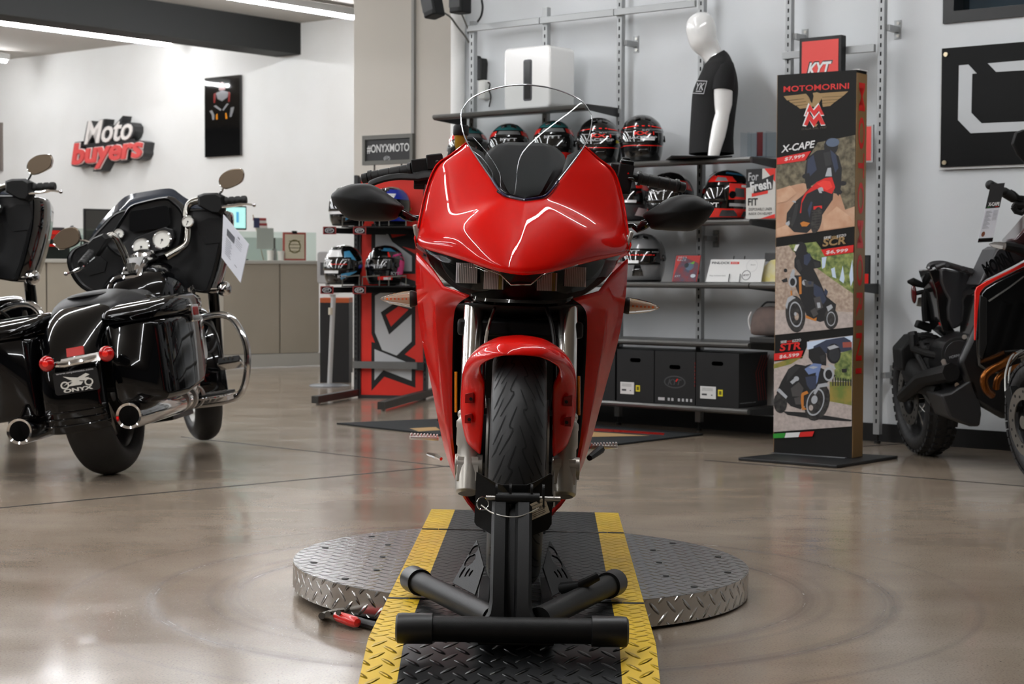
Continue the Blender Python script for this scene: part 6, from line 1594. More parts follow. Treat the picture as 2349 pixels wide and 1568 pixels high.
def pp(x, y): return ((x - 1365) / 230 * w, (1035 - y) / 525 * h)
for q, m in (([(1455, 560), (1480, 545), (1505, 565), (1500, 600), (1460, 600)], Mpr), ([(1440, 615), (1480, 600), (1520, 615), (1515, 650), (1480, 672), (1450, 655)], Mpw), ([(1424, 620), (1440, 612), (1436, 680), (1424, 680)], Mpr), ([(1520, 612), (1534, 620), (1530, 680), (1518, 680)], Mpr), ([(1424, 700), (1440, 695), (1475, 725), (1470, 735)], Mpw), ([(1480, 730), (1510, 690), (1524, 692), (1490, 735)], Mpw), ([(1395, 730), (1415, 725), (1430, 760), (1428, 790), (1415, 790), (1412, 755)], Mpw), ([(1535, 720), (1558, 715), (1552, 745), (1540, 780), (1528, 780)], Mpw), ([(1440, 760), (1450, 750), (1452, 790), (1440, 790)], Mpo), ([(1500, 752), (1508, 750), (1515, 790), (1502, 792)], Mpo)): b.flat([pp(*p) for p in q], m, z=.0305)
b.build('print', t, smooth=0)
t, w, h = wall_pic('picture', 'grey-brown picture edge at the far left of the wall', 'picture', [(-60, 395), (8, 397), (-60, 287)], mat('grey_brown_picture', (112, 104, 98), .5))

# big black logo sign on the right wall
q0 = wpt(2156, 383, .03); q1 = wpt(2161, 111, .03)
t = thing('logo_sign', 'large black wall sign with grey angular line logo and brass bolts', 'sign', ROOT @ trs(q0[0], q0[1], 0)); h = q1[1] - q0[1]; w = h * 2.2
b = MB(); b.bb((0, 0, .02), (w, h, .026), mat('sign_black', (9, 9, 9), .5, spec=.2)); bp_ = b.build('panel', t, smooth=0)
b = MB(); b.bb((-.008, -.012, .012), (w, h - .004, .019), M_pr); b.build('backing', t, smooth=0)
def lg(x, y): a, z = wpt(1780 + x / 3.733, y / 3.733, .026); return (a - q0[0], z - q0[1])
b = MB(); M_lgo = mat('sign_pale_grey', (196, 199, 201), .45)
b.prism([lg(*p) for p in ((1568, 560), (1648, 552), (1720, 628), (1682, 632), (1674, 965), (1762, 1055), (2124, 1040), (2300, 1032), (2300, 1112), (2124, 1120), (1668, 1140), (1560, 1028))], .002, M_lgo, z0=.026)
b.prism([lg(*p) for p in ((1815, 542), (2124, 516), (2300, 502), (2300, 590), (2124, 602), (1886, 616))], .002, M_lgo, z0=.026); b.build('logo', bp_, smooth=0)
for x, y in ((.022, .02), (.022, h - .03), (w - .02, .02), (w - .02, h - .03)):
    b = MB(); b.cyl((x, y, .0), (x, y, .034), .0105, mat('brass_bolt', (206, 190, 160), .3, .7), n=16); b.build('bolt', t)

# ---------------------------------------------------------------- service counter at the back left
k0 = F(505, 846); k1 = F(733, 839); k0.z = k1.z = 0
kd = (k1 - k0).normalized()
ct = thing('counter', 'long beige panelled service counter with frosted glass screen behind the black bikes', 'counter', trs(k0.x, k0.y, 0) @ rot('Z', math.degrees(math.atan2(kd.y, kd.x))))
CI_ = ct.matrix_world.inverted(); KN = (ct.matrix_world.to_3x3() @ V((0, 1, 0))).normalized()
def kp(px, py, o=0.0): return CI_ @ PL(px, py, k0 - KN * o, KN)
kx1 = kp(733, 700).x; kx0 = kp(-140, 700).x; kh = kp(620, 597).z
M_cb = mat('beige_laminate', (173, 165, 150), .5, var=(2.0, (166, 158, 143))); M_ct = mat('counter_trim', (184, 182, 174), .4)
seams = [kp(x, 700).x for x in (338, 487, 642)]; xs = [kx0, kx0 + (seams[0] - kx0) * .5] + seams + [kx1]
ktoe = .115
b = MB(); b.bb((kx0, .03, ktoe), (kx1, .6, kh - .012), mat('counter_core', (60, 58, 54), .7)); b.build('carcass', ct, smooth=0)
for x0, x1 in zip(xs, xs[1:]):
    b = MB(); b.bb((x0 + .006, 0, ktoe + .004), (x1 - .006, .03, kh - .03), M_cb); b.build('front_panel', ct, smooth=0)
px_ = kp(497, 700).x; b = MB(); b.bb((px_ - .06, -.004, ktoe), (px_ + .06, .03, kh - .03), mat('pale_post', (205, 200, 188), .5)); b.build('post', ct, smooth=0)
b = MB(); b.bb((kx0, -.008, 0.008), (kx1, .03, ktoe), M_ct); b.build('plinth', ct, smooth=0)
b = MB(); b.bb((kx0, -.02, kh - .03), (kx1 + .01, .62, kh), M_ct); b.build('worktop', ct, smooth=0, bevel=.004)
gz = kp(620, 531).z
M_frost = mat('frosted_glass', (206, 216, 212), .25, alpha=None); M_fr2 = clear_mat('green_tinted_glass', (234, 241, 237), .35, .1)
b = MB(); b.bb((kx0, .06, kh), (kx1, .07, gz), M_fr2); b.build('glass_screen', ct, smooth=0)
for x in (kp(637, 560).x,): 
    b = MB(); b.bb((x - .012, .045, kh), (x + .012, .085, kh + .10), M_steel); b.bb((x - .006, .055, kh + .1), (x + .006, .075, gz - .05), M_sfr); b.build('clamp', ct, smooth=0)
b = MB(); b.bb((kx0, .6, kh), (kx1, .62, gz - .04), mat('pale_green_partition', (214, 221, 217), .6)); b.build('back_partition', ct, smooth=0)
def on_counter(px, y=.3): q = kp(px, 590, -y); return q
def cthing(nm, lab, cat, px, y): q = on_counter(px, y); return thing(nm, lab, cat, ct.matrix_world @ trs(q.x, y, kh))
SCL = 15.0 / FPX
# certificate and a grey sheet on the screen, small white cups
q = kp(654, 588, .004); q2 = kp(706, 533, .004)
t = thing('certificate', 'framed certificate with red border standing against the counter glass', 'certificate', ct.matrix_world @ trs(q.x, .03, kh)); w = q2.x - q.x; h = q2.z - kh
b = MB(); b.bb((0, .0, .001), (w, .012, h), mat('red_border', (172, 84, 74), .5)); f = b.build('frame', t, smooth=0)
b = MB(); b.bb((w * .07, -.001, h * .07), (w * .93, .0, h * .93), mat('certificate_paper', (214, 206, 182), .6)); b.ringt([(.05, 0), (.058, 0), (.058, .001), (.05, .001)], mat('olive_print', (90, 84, 20), .5), ax=(0, 0, 1), n=24, T=trs(w * .5, -.0012, h * .5) @ rot('X', 90))
for k in range(4): b.bb((w * .25, -.0015, h * (.32 + .12 * k)), (w * .75, -.001, h * (.34 + .12 * k)), mat('olive_print', (90, 84, 20), .5))
b.build('sheet', f, smooth=0)
b = MB(); b.bb((w * .4, -.004, h * .95), (w * .6, .014, h + .012), M_black); b.build('clip', t, smooth=0)
q = kp(595, 565, 0); q2 = kp(634, 531, 0); b = MB(); b.bb((0, 0, 0), (q2.x - q.x, .004, q2.z - q.z + .05), mat('grey_green_sheet', (168, 176, 168), .6)); tag(b.build('paper_sheet', smooth=0), 'grey-green sheet taped to the counter glass left of the certificate', 'paper').matrix_world = ct.matrix_world @ trs(q.x, .052, q.z - .02)
for px, hh in ((623, .085), (647, .08)):
    q = kp(px, 594, 0); b = MB(); b.lathe([(.026, 0), (.03, hh)], mat('white_cup', (226, 224, 216), .4), n=16)
    tag(b.build('cup', loc=None), 'white paper cup on the counter ledge, %s' % ('left one by the glass clamp' if px < 640 else 'right one beside the certificate'), 'cup', 'paper cups on the counter').matrix_world = ct.matrix_world @ trs(q.x, .012 + .03, kh) @ trs(0, -.02, 0) @ trs(0, 0, .001)
# monitors
def monitor(px0, px1, pyt, pyb, y, lab, scr):
    a, c = kp(px0, pyt, -y), kp(px1, pyb, -y); w = c.x - a.x; h = a.z - c.z
    t = thing('monitor', lab, 'monitor', ct.matrix_world @ trs((a.x + c.x) / 2, y, kh))
    b = MB(); b.bb((-w / 2, 0, c.z - kh), (w / 2, .03, a.z - kh), M_black); m_ = b.build('housing', t, smooth=0, bevel=.004)
    b = MB(); b.bb((-w / 2 + .012, -.002, c.z - kh + .014), (w / 2 - .012, 0, a.z - kh - .012), scr)
    if scr.name.startswith('lit'): b.bb((w * .1, -.003, h * .3 + c.z - kh), (w * .2, -.002, h * .75 + c.z - kh), mat('lit_blue_icon', (90, 170, 214), .4, emit=((90, 170, 214), .5)))
    b.build('screen', m_, smooth=0)
    b = MB(); b.bb((-.04, .03, .0015), (.04, .05, c.z - kh + .1), M_black); b.bb((-.12, -.04, 0.001), (.12, .12, .012), M_black); b.build('stand', t, smooth=0)
monitor(505, 566, 471, 527, .35, 'lit pale cyan monitor on the counter behind the paper tag', mat('lit_screen', (170, 228, 224), .3, emit=((176, 230, 226), .75)))
monitor(193, 312, 478, 560, .38, 'black monitor back on the counter behind the black touring motorcycle', M_bk)
# small flag
q = kp(590, 531, -.25); t = thing('flag', 'small American flag on a stick on the counter beside the lit monitor', 'flag', ct.matrix_world @ trs(q.x, .25, kh)); h = kp(580, 498, -.25).z - kh
b = MB(); b.cyl((.06, 0, .001), (-.04, 0, h + .02), .004, mat('flag_stick', (150, 120, 80), .6), n=8); b.build('stick', t)
M_fb = mat('flag_blue', (52, 58, 88), .7); M_fr = mat('flag_red', (150, 60, 60), .7); M_fw = mat('flag_white', (212, 206, 200), .7)
b = MB()
for k in range(7):
    z1_ = h - .005 - k * .022; b.bb((-.04 + k * .009, -.002, z1_ - .022), (.085 - .0 + k * .004, .001, z1_), M_fr if k % 2 == 0 else M_fw)
b.bb((-.034, -.004, h - .09), (.02, -.002, h - .004), M_fb); b.build('cloth', t, smooth=0)
# clutter at the left end of the counter
q = kp(138, 560, -.3); t = thing('carton', 'red and black product box on the left part of the counter', 'box', ct.matrix_world @ trs(q.x, .3, kh)); b = MB(); b.bb((-.12, 0, .001), (.08, .2, .10), M_bp); b.build('box_body', t, smooth=0); b = MB(); b.bb((-.125, -.003, .10), (.09, .205, .19), M_rd); b.bb((-.10, -.004, .12), (.0, -.003, .16), M_bp); b.build('lid', t, smooth=0)
q = kp(120, 530, -.4); t = thing('carton', 'dark grey box with a red band behind the red box on the counter', 'box', ct.matrix_world @ trs(q.x, .51, kh)); b = MB(); b.bb((-.12, 0, .001), (.14, .06, .26), M_dg); b.build('box_body', t, smooth=0); b = MB(); b.bb((-.12, -.002, .2), (.1, 0, .235), M_rd); b.build('band', t, smooth=0)
q = kp(178, 505, -.2); b = MB(); b.tube(cr([(.0, 0, 0.003), (.03, 0, .16), (-.03, 0, .24), (-.04, 0, .25)], 5), .006, M_black, n=8); b.ell((-.045, 0, .25), (.02, .02, .02), M_black, 12, 8); tag(b.build('microphone'), 'thin black gooseneck microphone standing on the counter', 'microphone').matrix_world = ct.matrix_world @ trs(q.x, .2, kh)

# ---------------------------------------------------------------- temperature kiosk and dark banner board
g = F(756, 885); t = thing('kiosk_stand', 'white pole kiosk with grey reader head and round base beside the counter', 'kiosk', trs(g.x, g.y, 0)); I = t.matrix_world.inverted()
def kk(px, py, o=0.0): return I @ P(px, py, g.y + o)
M_pg = mat('pale_grey_metal', (190, 192, 192), .35, .2)
b = MB(); b.lathe([(.145, .001), (.145, .006), (.13, .012), (.02, .02)], mat('grey_disc', (150, 154, 158), .35, .4), n=40); b.build('base', t)
ptop = kk(765, 675); b = MB(); b.cyl((.0, 0, .015), (ptop.x, 0, ptop.z), .017, M_pg, n=16); z_ = kk(762, 715).z; b.cyl((0.012, 0, z_ - .02), (0.012, 0, z_ + .03), .021, mat('beige_collar', (196, 190, 172), .5), n=16); b.build('pole', t)
c0, c1 = kk(747, 675), kk(777, 658); b = MB(); b.bb((c0.x, -.03, c0.z), (c1.x, -.02, c1.z), M_wh); b.build('card', t, smooth=0)
c0, c1 = kk(731, 650), kk(752, 577); b = MB(); b.prism(rrect(c1.x - c0.x + .05, c1.z - c0.z, .02), .05, mat('reader_grey', (176, 178, 178), .4), T=frame(((c0.x + c1.x) / 2 + .02, 0, (c0.z + c1.z) / 2), (1, 0, 0), (0, 0, 1))); rd = b.build('reader', t, smooth=0, bevel=.006)
b = MB(); b.bb(((c0.x + c1.x) / 2 - .015, -.054, c0.z + .06), ((c0.x + c1.x) / 2 + .035, -.051, c0.z + .15), M_dg); b.build('screen', rd, smooth=0); b = MB(); b.tube([V((.02, 0, ptop.z - .02)), V(((c0.x + c1.x) / 2 + .02, 0, c0.z + .02))], .014, M_pg, n=10); b.build('neck', t)
g = F(734, 877); g2 = F(801, 877); t = thing('banner_board', 'black upright board with orange top edge behind the white kiosk pole', 'board', trs(g.x, g.y, 0)); w = g2.x - g.x; h = P(760, 683, g.y).z
b = MB(); b.bb((0, 0, .001), (w, .3, h - .035), mat('board_black', (26, 26, 27), .5)); b.build('panel', t, smooth=0); b = MB(); b.bb((0, 0, h - .035), (w, .3, h), mat('board_orange', (176, 84, 40), .5)); b.build('top_band', t, smooth=0)

# ---------------------------------------------------------------- control joints in the concrete
def joint(nm, p, q, w=.015):
    a, c = F(*p), F(*q); d = (c - a).normalized(); n = V((-d.y, d.x, 0)) * w / 2; a -= d * .05; c += d * .05
    b = MB(); b.prism([((a + n).x, (a + n).y), ((c + n).x, (c + n).y), ((c - n).x, (c - n).y), ((a - n).x, (a - n).y)], .0006, mat('joint_filler', (30, 33, 35), .5), z0=.0002); struct(b.build(nm, smooth=0))
joint('trim_2', (-200, 1183), (1085, 1063)); joint('trim_3', (430, 1003), (1040, 1071), .012); joint('trim_4', (1640, 1057), (2500, 1127)); joint('trim_5', (1900, 1029), (2120, 1014), .012)
# ---------------------------------------------------------------- black touring motorcycle on the left, seen from behind
g = F(262, 1086); g.z = 0
HDG = -4.0; LEAN = -8.5
TM = trs(g.x, g.y, 0) @ rot('Z', HDG) @ rot('Y', LEAN)
TI2 = TM.inverted(); HD = (rot('Z', HDG).to_3x3() @ V((0, 1, 0)))
tb = thing('touring_motorcycle', 'gloss black touring motorcycle with saddlebags and chrome exhausts, seen from behind', 'motorcycle', TM)
def G(px, py, y): return TI2 @ PL(px, py, g + HD * y, HD)
M_gb = mat('gloss_black_paint', (6, 6, 7), .035, spec=.45)
M_ty2 = mat('touring_tyre', (30, 30, 30), .55, bump=(40, .3, .004))
M_seat = mat('black_vinyl_seat', (32, 32, 33), .42, bump=(160, .15, .001))
M_tail = mat('red_tail_lens', (168, 4, 6), .08, coat=.6); M_alu = mat('machined_rim', (120, 118, 114), .3, .9)
M_in = mat('inner_fairing_black', (16, 16, 17), .36)
R_R = .325
wheel(tb, 0, R_R, R_R, .185, M_ty2, M_alu, .10, 7, name='rear_wheel')
# tread cuts on the rear tyre
# rear mudguard: U-section swept round the wheel
b = MB(); rings = []
for a in range(-19, 100, 7):
    t = math.radians(a); c = V((0, -math.cos(t), math.sin(t))); r = R_R + .045
    wv = .128
    sec = []
    for k in range(13):
        q = math.radians(-90 + 180 * k / 12); x = wv * math.copysign(abs(math.sin(q)) ** .7, math.sin(q)); d = .05 * (abs(math.cos(q)) ** .8)
        sec.append(V((x, 0, R_R)) + c * (r - .035 + d))
    rings.append(sec)
b.grid(rings, M_gb); fnd = b.build('rear_fender', tb, smooth=60, solid=.004, sub=1)
b = MB()
for a in (-6, -10, -14):
    t = math.radians(a); c = V((0, -math.cos(t), math.sin(t))); pts = []
    for k in range(13):
        q = math.radians(-82 + 164 * k / 12); x = .129 * math.copysign(abs(math.sin(q)) ** .7, math.sin(q)); d = .05 * (abs(math.cos(q)) ** .8)
        pts.append(V((x, 0, R_R)) + c * (R_R + .012 + d))
    b = MB(); b.tube(pts, .004, M_gb, n=6); b.build('fender_ridge', fnd)
# plate, tail lights, bar, reflector
p0, p1, p2 = G(128, 908, -.43), G(230, 892, -.43), G(126, 856, -.43); T = frame(p0, p1 - p0, p2 - p0); w = (p1 - p0).length; h = (p2 - p0).length
b = MB(); b.prism([(x + w / 2, y + h / 2) for x, y in rrect(w, h, .012)], .006, mat('plate_black', (24, 24, 25), .3), T=T, z0=-.006); plt = b.build('number_plate', tb, smooth=0)
b = MB(); b.text('www.onyxmoto.com', w * .84, h * .10, M_lg, T, z=.0006, c=(w * .5, h * .92), bold=.02)
M_pw = mat('plate_print', (206, 204, 196), .4)
b.text('ONYX', w * .66, h * .17, M_pw, T, z=.0006, c=(w * .52, h * .15), bold=.04); b.bb((w * .3, h * .055, .0), (w * .75, h * .065, .0012), mat('plate_black', (24, 24, 25), .3), T)
for q in ([(.2, .36), (.36, .5), (.5, .44), (.62, .55), (.82, .72), (.74, .8), (.55, .66), (.38, .72), (.22, .8), (.34, .64), (.42, .55), (.3, .5)], [(.30, .33), (.6, .33), (.66, .45), (.52, .52), (.4, .46)], [(.58, .52), (.7, .62), (.8, .6), (.72, .48)]): b.flat([(x * w, y * h) for x, y in q], M_pw, T=T, z=.0008)
for cx in (.24, .78):
    o = [V((w * cx + h * .20 * math.cos(2 * math.pi * k / 20), h * .40 + h * .17 * math.sin(2 * math.pi * k / 20), .001)) for k in range(20)]; i_ = [V((w * cx + (p.x - w * cx) * .65, h * .40 + (p.y - h * .40) * .65, .001)) for p in o]
    b.add(o + i_, [(k, (k + 1) % 20, 20 + (k + 1) % 20, 20 + k) for k in range(20)], M_pw, T)
b.build('print', plt, smooth=0)
b = MB(); b.tube([G(116, 836, -.40), G(150, 836, -.43), G(205, 824, -.43), G(238, 813, -.40)], .013, M_chrome, n=10, sx=1.0); b.loft([[G(135, 842, -.435), G(140, 824, -.42), G(232, 806, -.42), G(230, 826, -.435)], [G(135, 842, -.40), G(140, 824, -.39), G(232, 806, -.39), G(230, 826, -.40)]], M_chrome); b.build('light_bar', tb, recalc=True)
for px, py in ((107, 834), (244, 811)):
    c = G(px, py, -.43); b = MB(); b.lathe([(.002, -.017), (.012, -.016), (.022, -.012), (.029, -.004), (.031, .004), (.026, .012)], M_tail, o=c, ax=(0, 1, 0), n=24); tl = b.build('tail_light', tb, recalc=True)
    b = MB(); b.lathe([(.004, -.0178), (.010, -.0172), (.012, -.0164)], mat('bright_red_bulb', (236, 40, 30), .2, coat=.5), o=c, ax=(0, 1, 0), n=16); b.build('bulb', tl)
    b = MB(); b.lathe([(.031, .0), (.032, .014), (.022, .04), (.008, .055)], M_gb, o=c, ax=(0, 1, 0), n=20); b.build('housing', tl, recalc=True)
p0, p1, p2 = G(154, 819, -.40), G(193, 812, -.40), G(153, 800, -.39); T = frame(p0, p1 - p0, p2 - p0); b = MB(); b.prism([(0, 0), ((p1 - p0).length, 0), ((p1 - p0).length, (p2 - p0).length), (0, (p2 - p0).length)], .008, mat('red_reflector', (170, 18, 10), .4), T=T, z0=-.004); b.build('reflector', tb, smooth=0)
# saddlebags with lids, struts, latches
for s in (-1, 1):
    rings = []
    for y, x0, x1, z0, z1 in ((-.335, .165, .345, .295, .59), (-.325, .155, .365, .28, .595), (-.10, .15, .385, .28, .60), (.15, .15, .39, .31, .605), (.30, .155, .38, .40, .605), (.36, .17, .36, .45, .595)):
        rings.append([V((s * (x + (x0 + x1) / 2), y - (.02 * (z + .1) if y < -.3 else 0), z + (z0 + z1) / 2)) for x, z in rrect(x1 - x0, z1 - z0, .028, 5)])
    b = MB(); b.loft(rings, M_gb); bag = b.build('saddlebag', tb, smooth=60, recalc=True)
    rings = []
    for y, x0, x1, z0, z1 in ((-.35, .155, .355, .595, .63), (-.335, .148, .372, .597, .648), (-.10, .145, .392, .602, .68), (.15, .145, .397, .607, .69), (.30, .15, .385, .607, .68), (.375, .17, .36, .60, .635)):
        rings.append([V((s * (x + (x0 + x1) / 2), y, z + (z0 + z1) / 2)) for x, z in rrect(x1 - x0, z1 - z0, .028, 4)])
    b = MB(); b.loft(rings, M_gb); b.build('lid', bag, smooth=60, recalc=True)
    b = MB(); b.bb((s * .388, .05, .565), (s * .405, .16, .635), M_chrome); b.bb((s * .40, .07, .59), (s * .409, .14, .625), M_dr); b.build('latch', bag, bevel=.004)
    # chrome strut between fender and bag
    b = MB(); b.bb((s * .115, -.20, .50), (s * .155, .05, .555), M_chrome); b.bb((s * .115, -.19, .555), (s * .15, -.05, .585), M_chrome); b.cyl((s * .132, -.12, .585), (s * .132, -.12, .598), .012, M_chrome, n=14); b.build('bag_strut', tb, bevel=.006)
    # exhaust
    z = .242; x = s * .215 + .012
    b = MB(); b.ringt([(.040, -.43), (.049, -.435), (.052, -.42), (.050, .25), (.046, .27), (.040, .25)], M_chrome, o=(x, 0, z), ax=(0, 1, 0), n=36); b.cyl((x, -.30, z), (x, -.29, z), .041, M_black, n=24)
    ex = b.build('exhaust', tb, smooth=50)
    b = MB(); b.tube(cr([(x, .24, z), (x, .45, z + .01), (x - s * .02, .6, z + .06), (x - s * .05, .75, z + .1)], 5), .044, M_chrome, n=18)
    for yy in (.27, .40, .52): b.ringt([(.044, yy), (.053, yy), (.053, yy + .03), (.044, yy + .03)], M_steel, o=(x, 0, z + .005), ax=(0, 1, 0), n=28)
    b.build('header_pipe', ex)
    b = MB(); b.tube([(x, -.30, z + .05), (x - s * .01, -.30, z + .09)], .012, M_chrome, n=10); b.build('hanger', ex)
    # front engine guard
    gp = [(s * .11, .95, .54), (s * .24, .95, .585), (s * .35, .93, .565), (s * .405, .91, .45), (s * .40, .90, .33), (s * .35, .92, .22), (s * .26, .94, .19), (s * .12, .95, .19)]
    b = MB(); b.tube(cr(gp, 6), .016, M_chrome, n=14); b.build('engine_guard', tb)
    # footboards and bullet lamp
    b = MB(); rings = [[V((s * (.30 + x), .66 + y, zz)) for x, y in rrect(.12, .30, .05, 5)] for zz in (.225, .245)]; b.loft(rings, M_rubber); b.bb((s * .24, .6, .205), (s * .36, .72, .225), M_chrome)
    for k in range(3): b.bb((s * (.27 + k * .025), .54, .245), (s * (.278 + k * .025), .74, .248), M_alu)
    fbd = b.build('footboard', tb, recalc=True, bevel=.003); b = MB(); b.tube(cr([(s * (.30 + x * 1.03), .66 + y * 1.03, .23) for x, y in rrect(.12, .30, .05, 4)], 2, closed=True), .006, M_chrome, n=8, closed=True); b.build('rim', fbd)
    b = MB(); b.box((s * .32, .92, .365), (.10, .06, .03), M_rubber, R=rot('X', -25)); b.box((s * .32, .925, .351), (.11, .066, .014), M_chrome, R=rot('X', -25))
    for k in range(3): b.box((s * (.30 + k * .02), .90, .378), (.006, .05, .008), M_alu, R=rot('X', -25))
    b.build('foot_peg', tb, bevel=.006)
    b = MB(); b.lathe([(.002, -.045), (.02, -.04), (.033, -.02), (.035, .0), (.028, .02), (.01, .04), (.002, .045)], M_chrome, o=(s * .32, 1.02, .70), ax=(0, 1, 0), n=22); b.tube([(s * .32, 1.02, .70), (s * .22, 1.03, .71)], .009, M_chrome, n=8); b.build('indicator', tb)
# seat
b = MB(); rings = []
for y, w, z, h in ((-.13, .10, .635, .035), (-.11, .135, .65, .055), (0.0, .15, .675, .07), (.15, .155, .685, .07), (.27, .16, .67, .075), (.38, .155, .66, .07), (.52, .13, .68, .065), (.62, .10, .70, .05), (.66, .07, .70, .03)):
    rings.append([V((w * math.copysign(abs(math.cos(a)) ** .75, math.cos(a)), y, z + h * math.copysign(abs(math.sin(a)) ** .8, math.sin(a)))) for a in [2 * math.pi * k / 24 for k in range(24)]])
b.loft(rings, M_seat); st_ = b.build('seat', tb, smooth=180, recalc=True, sub=1)
b = MB(); b.ell((-.0, .02, .728), (.085, .10, .017), mat('vinyl_insert', (46, 46, 47), .5, bump=(200, .2, .001)), 24, 10); b.build('seat_insert', st_)
b = MB(); b.ell((0, -.17, .625), (.018, .018, .012), M_chrome, 14, 8); b.build('seat_bolt', tb)
# tank and console
b = MB(); rings = []
for y, w, z0, z1 in ((.56, .11, .52, .76), (.66, .17, .50, .82), (.80, .20, .50, .865), (.95, .19, .52, .87), (1.06, .13, .56, .85), (1.12, .08, .60, .80)):
    rings.append([V((w * math.copysign(abs(math.cos(a)) ** .7, math.cos(a)), y, (z0 + z1) / 2 + (z1 - z0) / 2 * math.copysign(abs(math.sin(a)) ** .8, math.sin(a)))) for a in [2 * math.pi * k / 24 for k in range(24)]])
b.loft(rings, M_gb); tk = b.build('fuel_tank', tb, smooth=180, recalc=True, sub=1)
b = MB(); rings = []
for y, w, z in ((.60, .045, .74), (.68, .05, .825), (.78, .058, .865), (.90, .068, .88), (.98, .06, .875), (1.02, .03, .86)):
    rings.append([V((w * math.cos(a), y, z + .022 * math.sin(a))) for a in [2 * math.pi * k / 16 for k in range(16)]])
b.loft(rings, M_chrome); cs = b.build('console', tk, smooth=60, recalc=True)
b = MB(); q = [(-.03, .645), (.03, .645), (.042, .77), (-.042, .77)]; b.loft([[V((x, y, (.74 + (y - .60) / .08 * .085 if y < .68 else .825 + (y - .68) * .4) + .025 + dz)) for x, y in q] for dz in (0, .006)], M_bk)
for k in (-1, 0, 1): b.bb((k * .011 - .002, .66, .825), (k * .011 + .002, .755, .865), M_alu, T=Matrix.Shear('XY', 4, (0, 0)))
b.build('console_inlay', cs, recalc=True)
b = MB(); b.lathe([(.055, 0), (.06, .008), (.056, .02), (.03, .032), (.004, .036)], M_chrome, o=(-.005, .90, .897), ax=(0, -.15, 1), n=30); b.build('fuel_cap', tk)
T = frame((.205, .80, .70), (0.0, 1, .16), (0, -.1, 1)); b = MB(); b.text('Road Glide', .22, .045, M_chrome, T, z=.004, ex=.003, shear=.3, bold=.03); b.build('badge', tk, smooth=0)
# engine block between the guards, frame
b = MB(); b.bb((-.15, .45, .16), (.15, .80, .46), M_in)
for k in range(7): b.bb((-.17, .52, .40 + k * .025), (.17, .86, .412 + k * .025), M_alu)
b.build('engine', tb, bevel=.01)
b = MB(); b.cyl((.15, .60, .34), (.19, .60, .34), .085, M_chrome, n=28); b.cyl((.15, .78, .47), (.20, .78, .47), .075, M_chrome, n=28); b.build('engine_cover', tb, bevel=.006)
b = MB(); b.bb((-.15, -.1, .33), (.15, .5, .52), M_in); b.build('frame', tb, bevel=.02)
# front wheel, turned to the left
fwh = thing('front_wheel', None, None, None); bpy.data.objects.remove(fwh)
FY = 1.33
fwp = MB()
wh = wheel(tb, 0, 0, .30, .13, M_ty2, M_alu, .085, 9, name='front_wheel'); wh.matrix_local = trs(.05, FY, .30) @ rot('Z', 24)
b = MB(); rings = []
for a in range(-20, 130, 10):
    t = math.radians(a); c = V((0, -math.cos(t), math.sin(t))); sec = []
    for k in range(9):
        q = math.radians(-90 + 180 * k / 8); sec.append(V((.085 * math.copysign(abs(math.sin(q)) ** .7, math.sin(q)), 0, 0)) + c * (.315 + .03 * abs(math.cos(q))))
    rings.append(sec)
b.grid(rings, M_gb); ff = b.build('front_fender', tb, smooth=60, solid=.003); ff.matrix_local = trs(.05, FY, .30) @ rot('Z', 24)
b = MB()
for s in (-1, 1): b.tube([V((s * .11, 0, 0)), V((s * .11, -.22, .55))], .026, M_gb, n=14)
fk = b.build('fork', tb); fk.matrix_local = trs(.05, FY, .30) @ rot('Z', 24)
b = MB(); b.tube([G(183, 1035, .35), G(195, 980, .45)], .012, M_steel, n=8); b.tube([G(180, 1037, .35), G(192, 1037, .36)], .010, M_steel, n=8); b.build('side_stand', tb)

# fairing: outer shell, inner face, windscreen, dash
def ring_px(l, y): return [G(x, yy, y) for x, yy in l]
fo = [(153, 600), (165, 572), (196, 556), (230, 520), (262, 488), (300, 476), (345, 468), (392, 470), (430, 478), (470, 478), (505, 482), (516, 492), (515, 540), (508, 580), (497, 625), (487, 655), (478, 672), (440, 668), (400, 662), (330, 670), (250, 680), (198, 668), (168, 640)]
r0 = cr(ring_px(fo, 1.02), 3, closed=True); cc = sum(r0, V()) / len(r0)
def shrink(r, k, dy): return [cc + (p - cc) * k + V((0, dy, 0)) for p in r]
b = MB(); b.loft([r0, shrink(r0, 1.02, .05), shrink(r0, 1.0, .18), shrink(r0, .86, .34), shrink(r0, .60, .44), shrink(r0, .3, .48)], M_gb); fr_ = b.build('fairing', tb, smooth=50, recalc=True, bevel=0)
ri = shrink(r0, .985, -.004)
b = MB(); b.loft([ri, shrink(r0, .95, -.012), shrink(r0, .90, .01), shrink(r0, .70, .03), shrink(r0, .4, .05)], M_in); b.build('inner_fairing', fr_, smooth=40, recalc=True)
# speaker cloths
for l in ([(452, 512), (478, 500), (508, 500), (512, 530), (505, 556), (470, 560), (455, 535)], [(172, 600), (190, 578), (222, 580), (245, 600), (240, 622), (205, 632), (178, 622)]):
    q = ring_px(l, 1.008); b = MB(); b.loft([q, [p + V((0, .02, 0)) for p in q]], mat('speaker_cloth', (20, 20, 20), .85, bump=(300, .6, .002))); b.build('speaker', fr_, smooth=0, recalc=True)
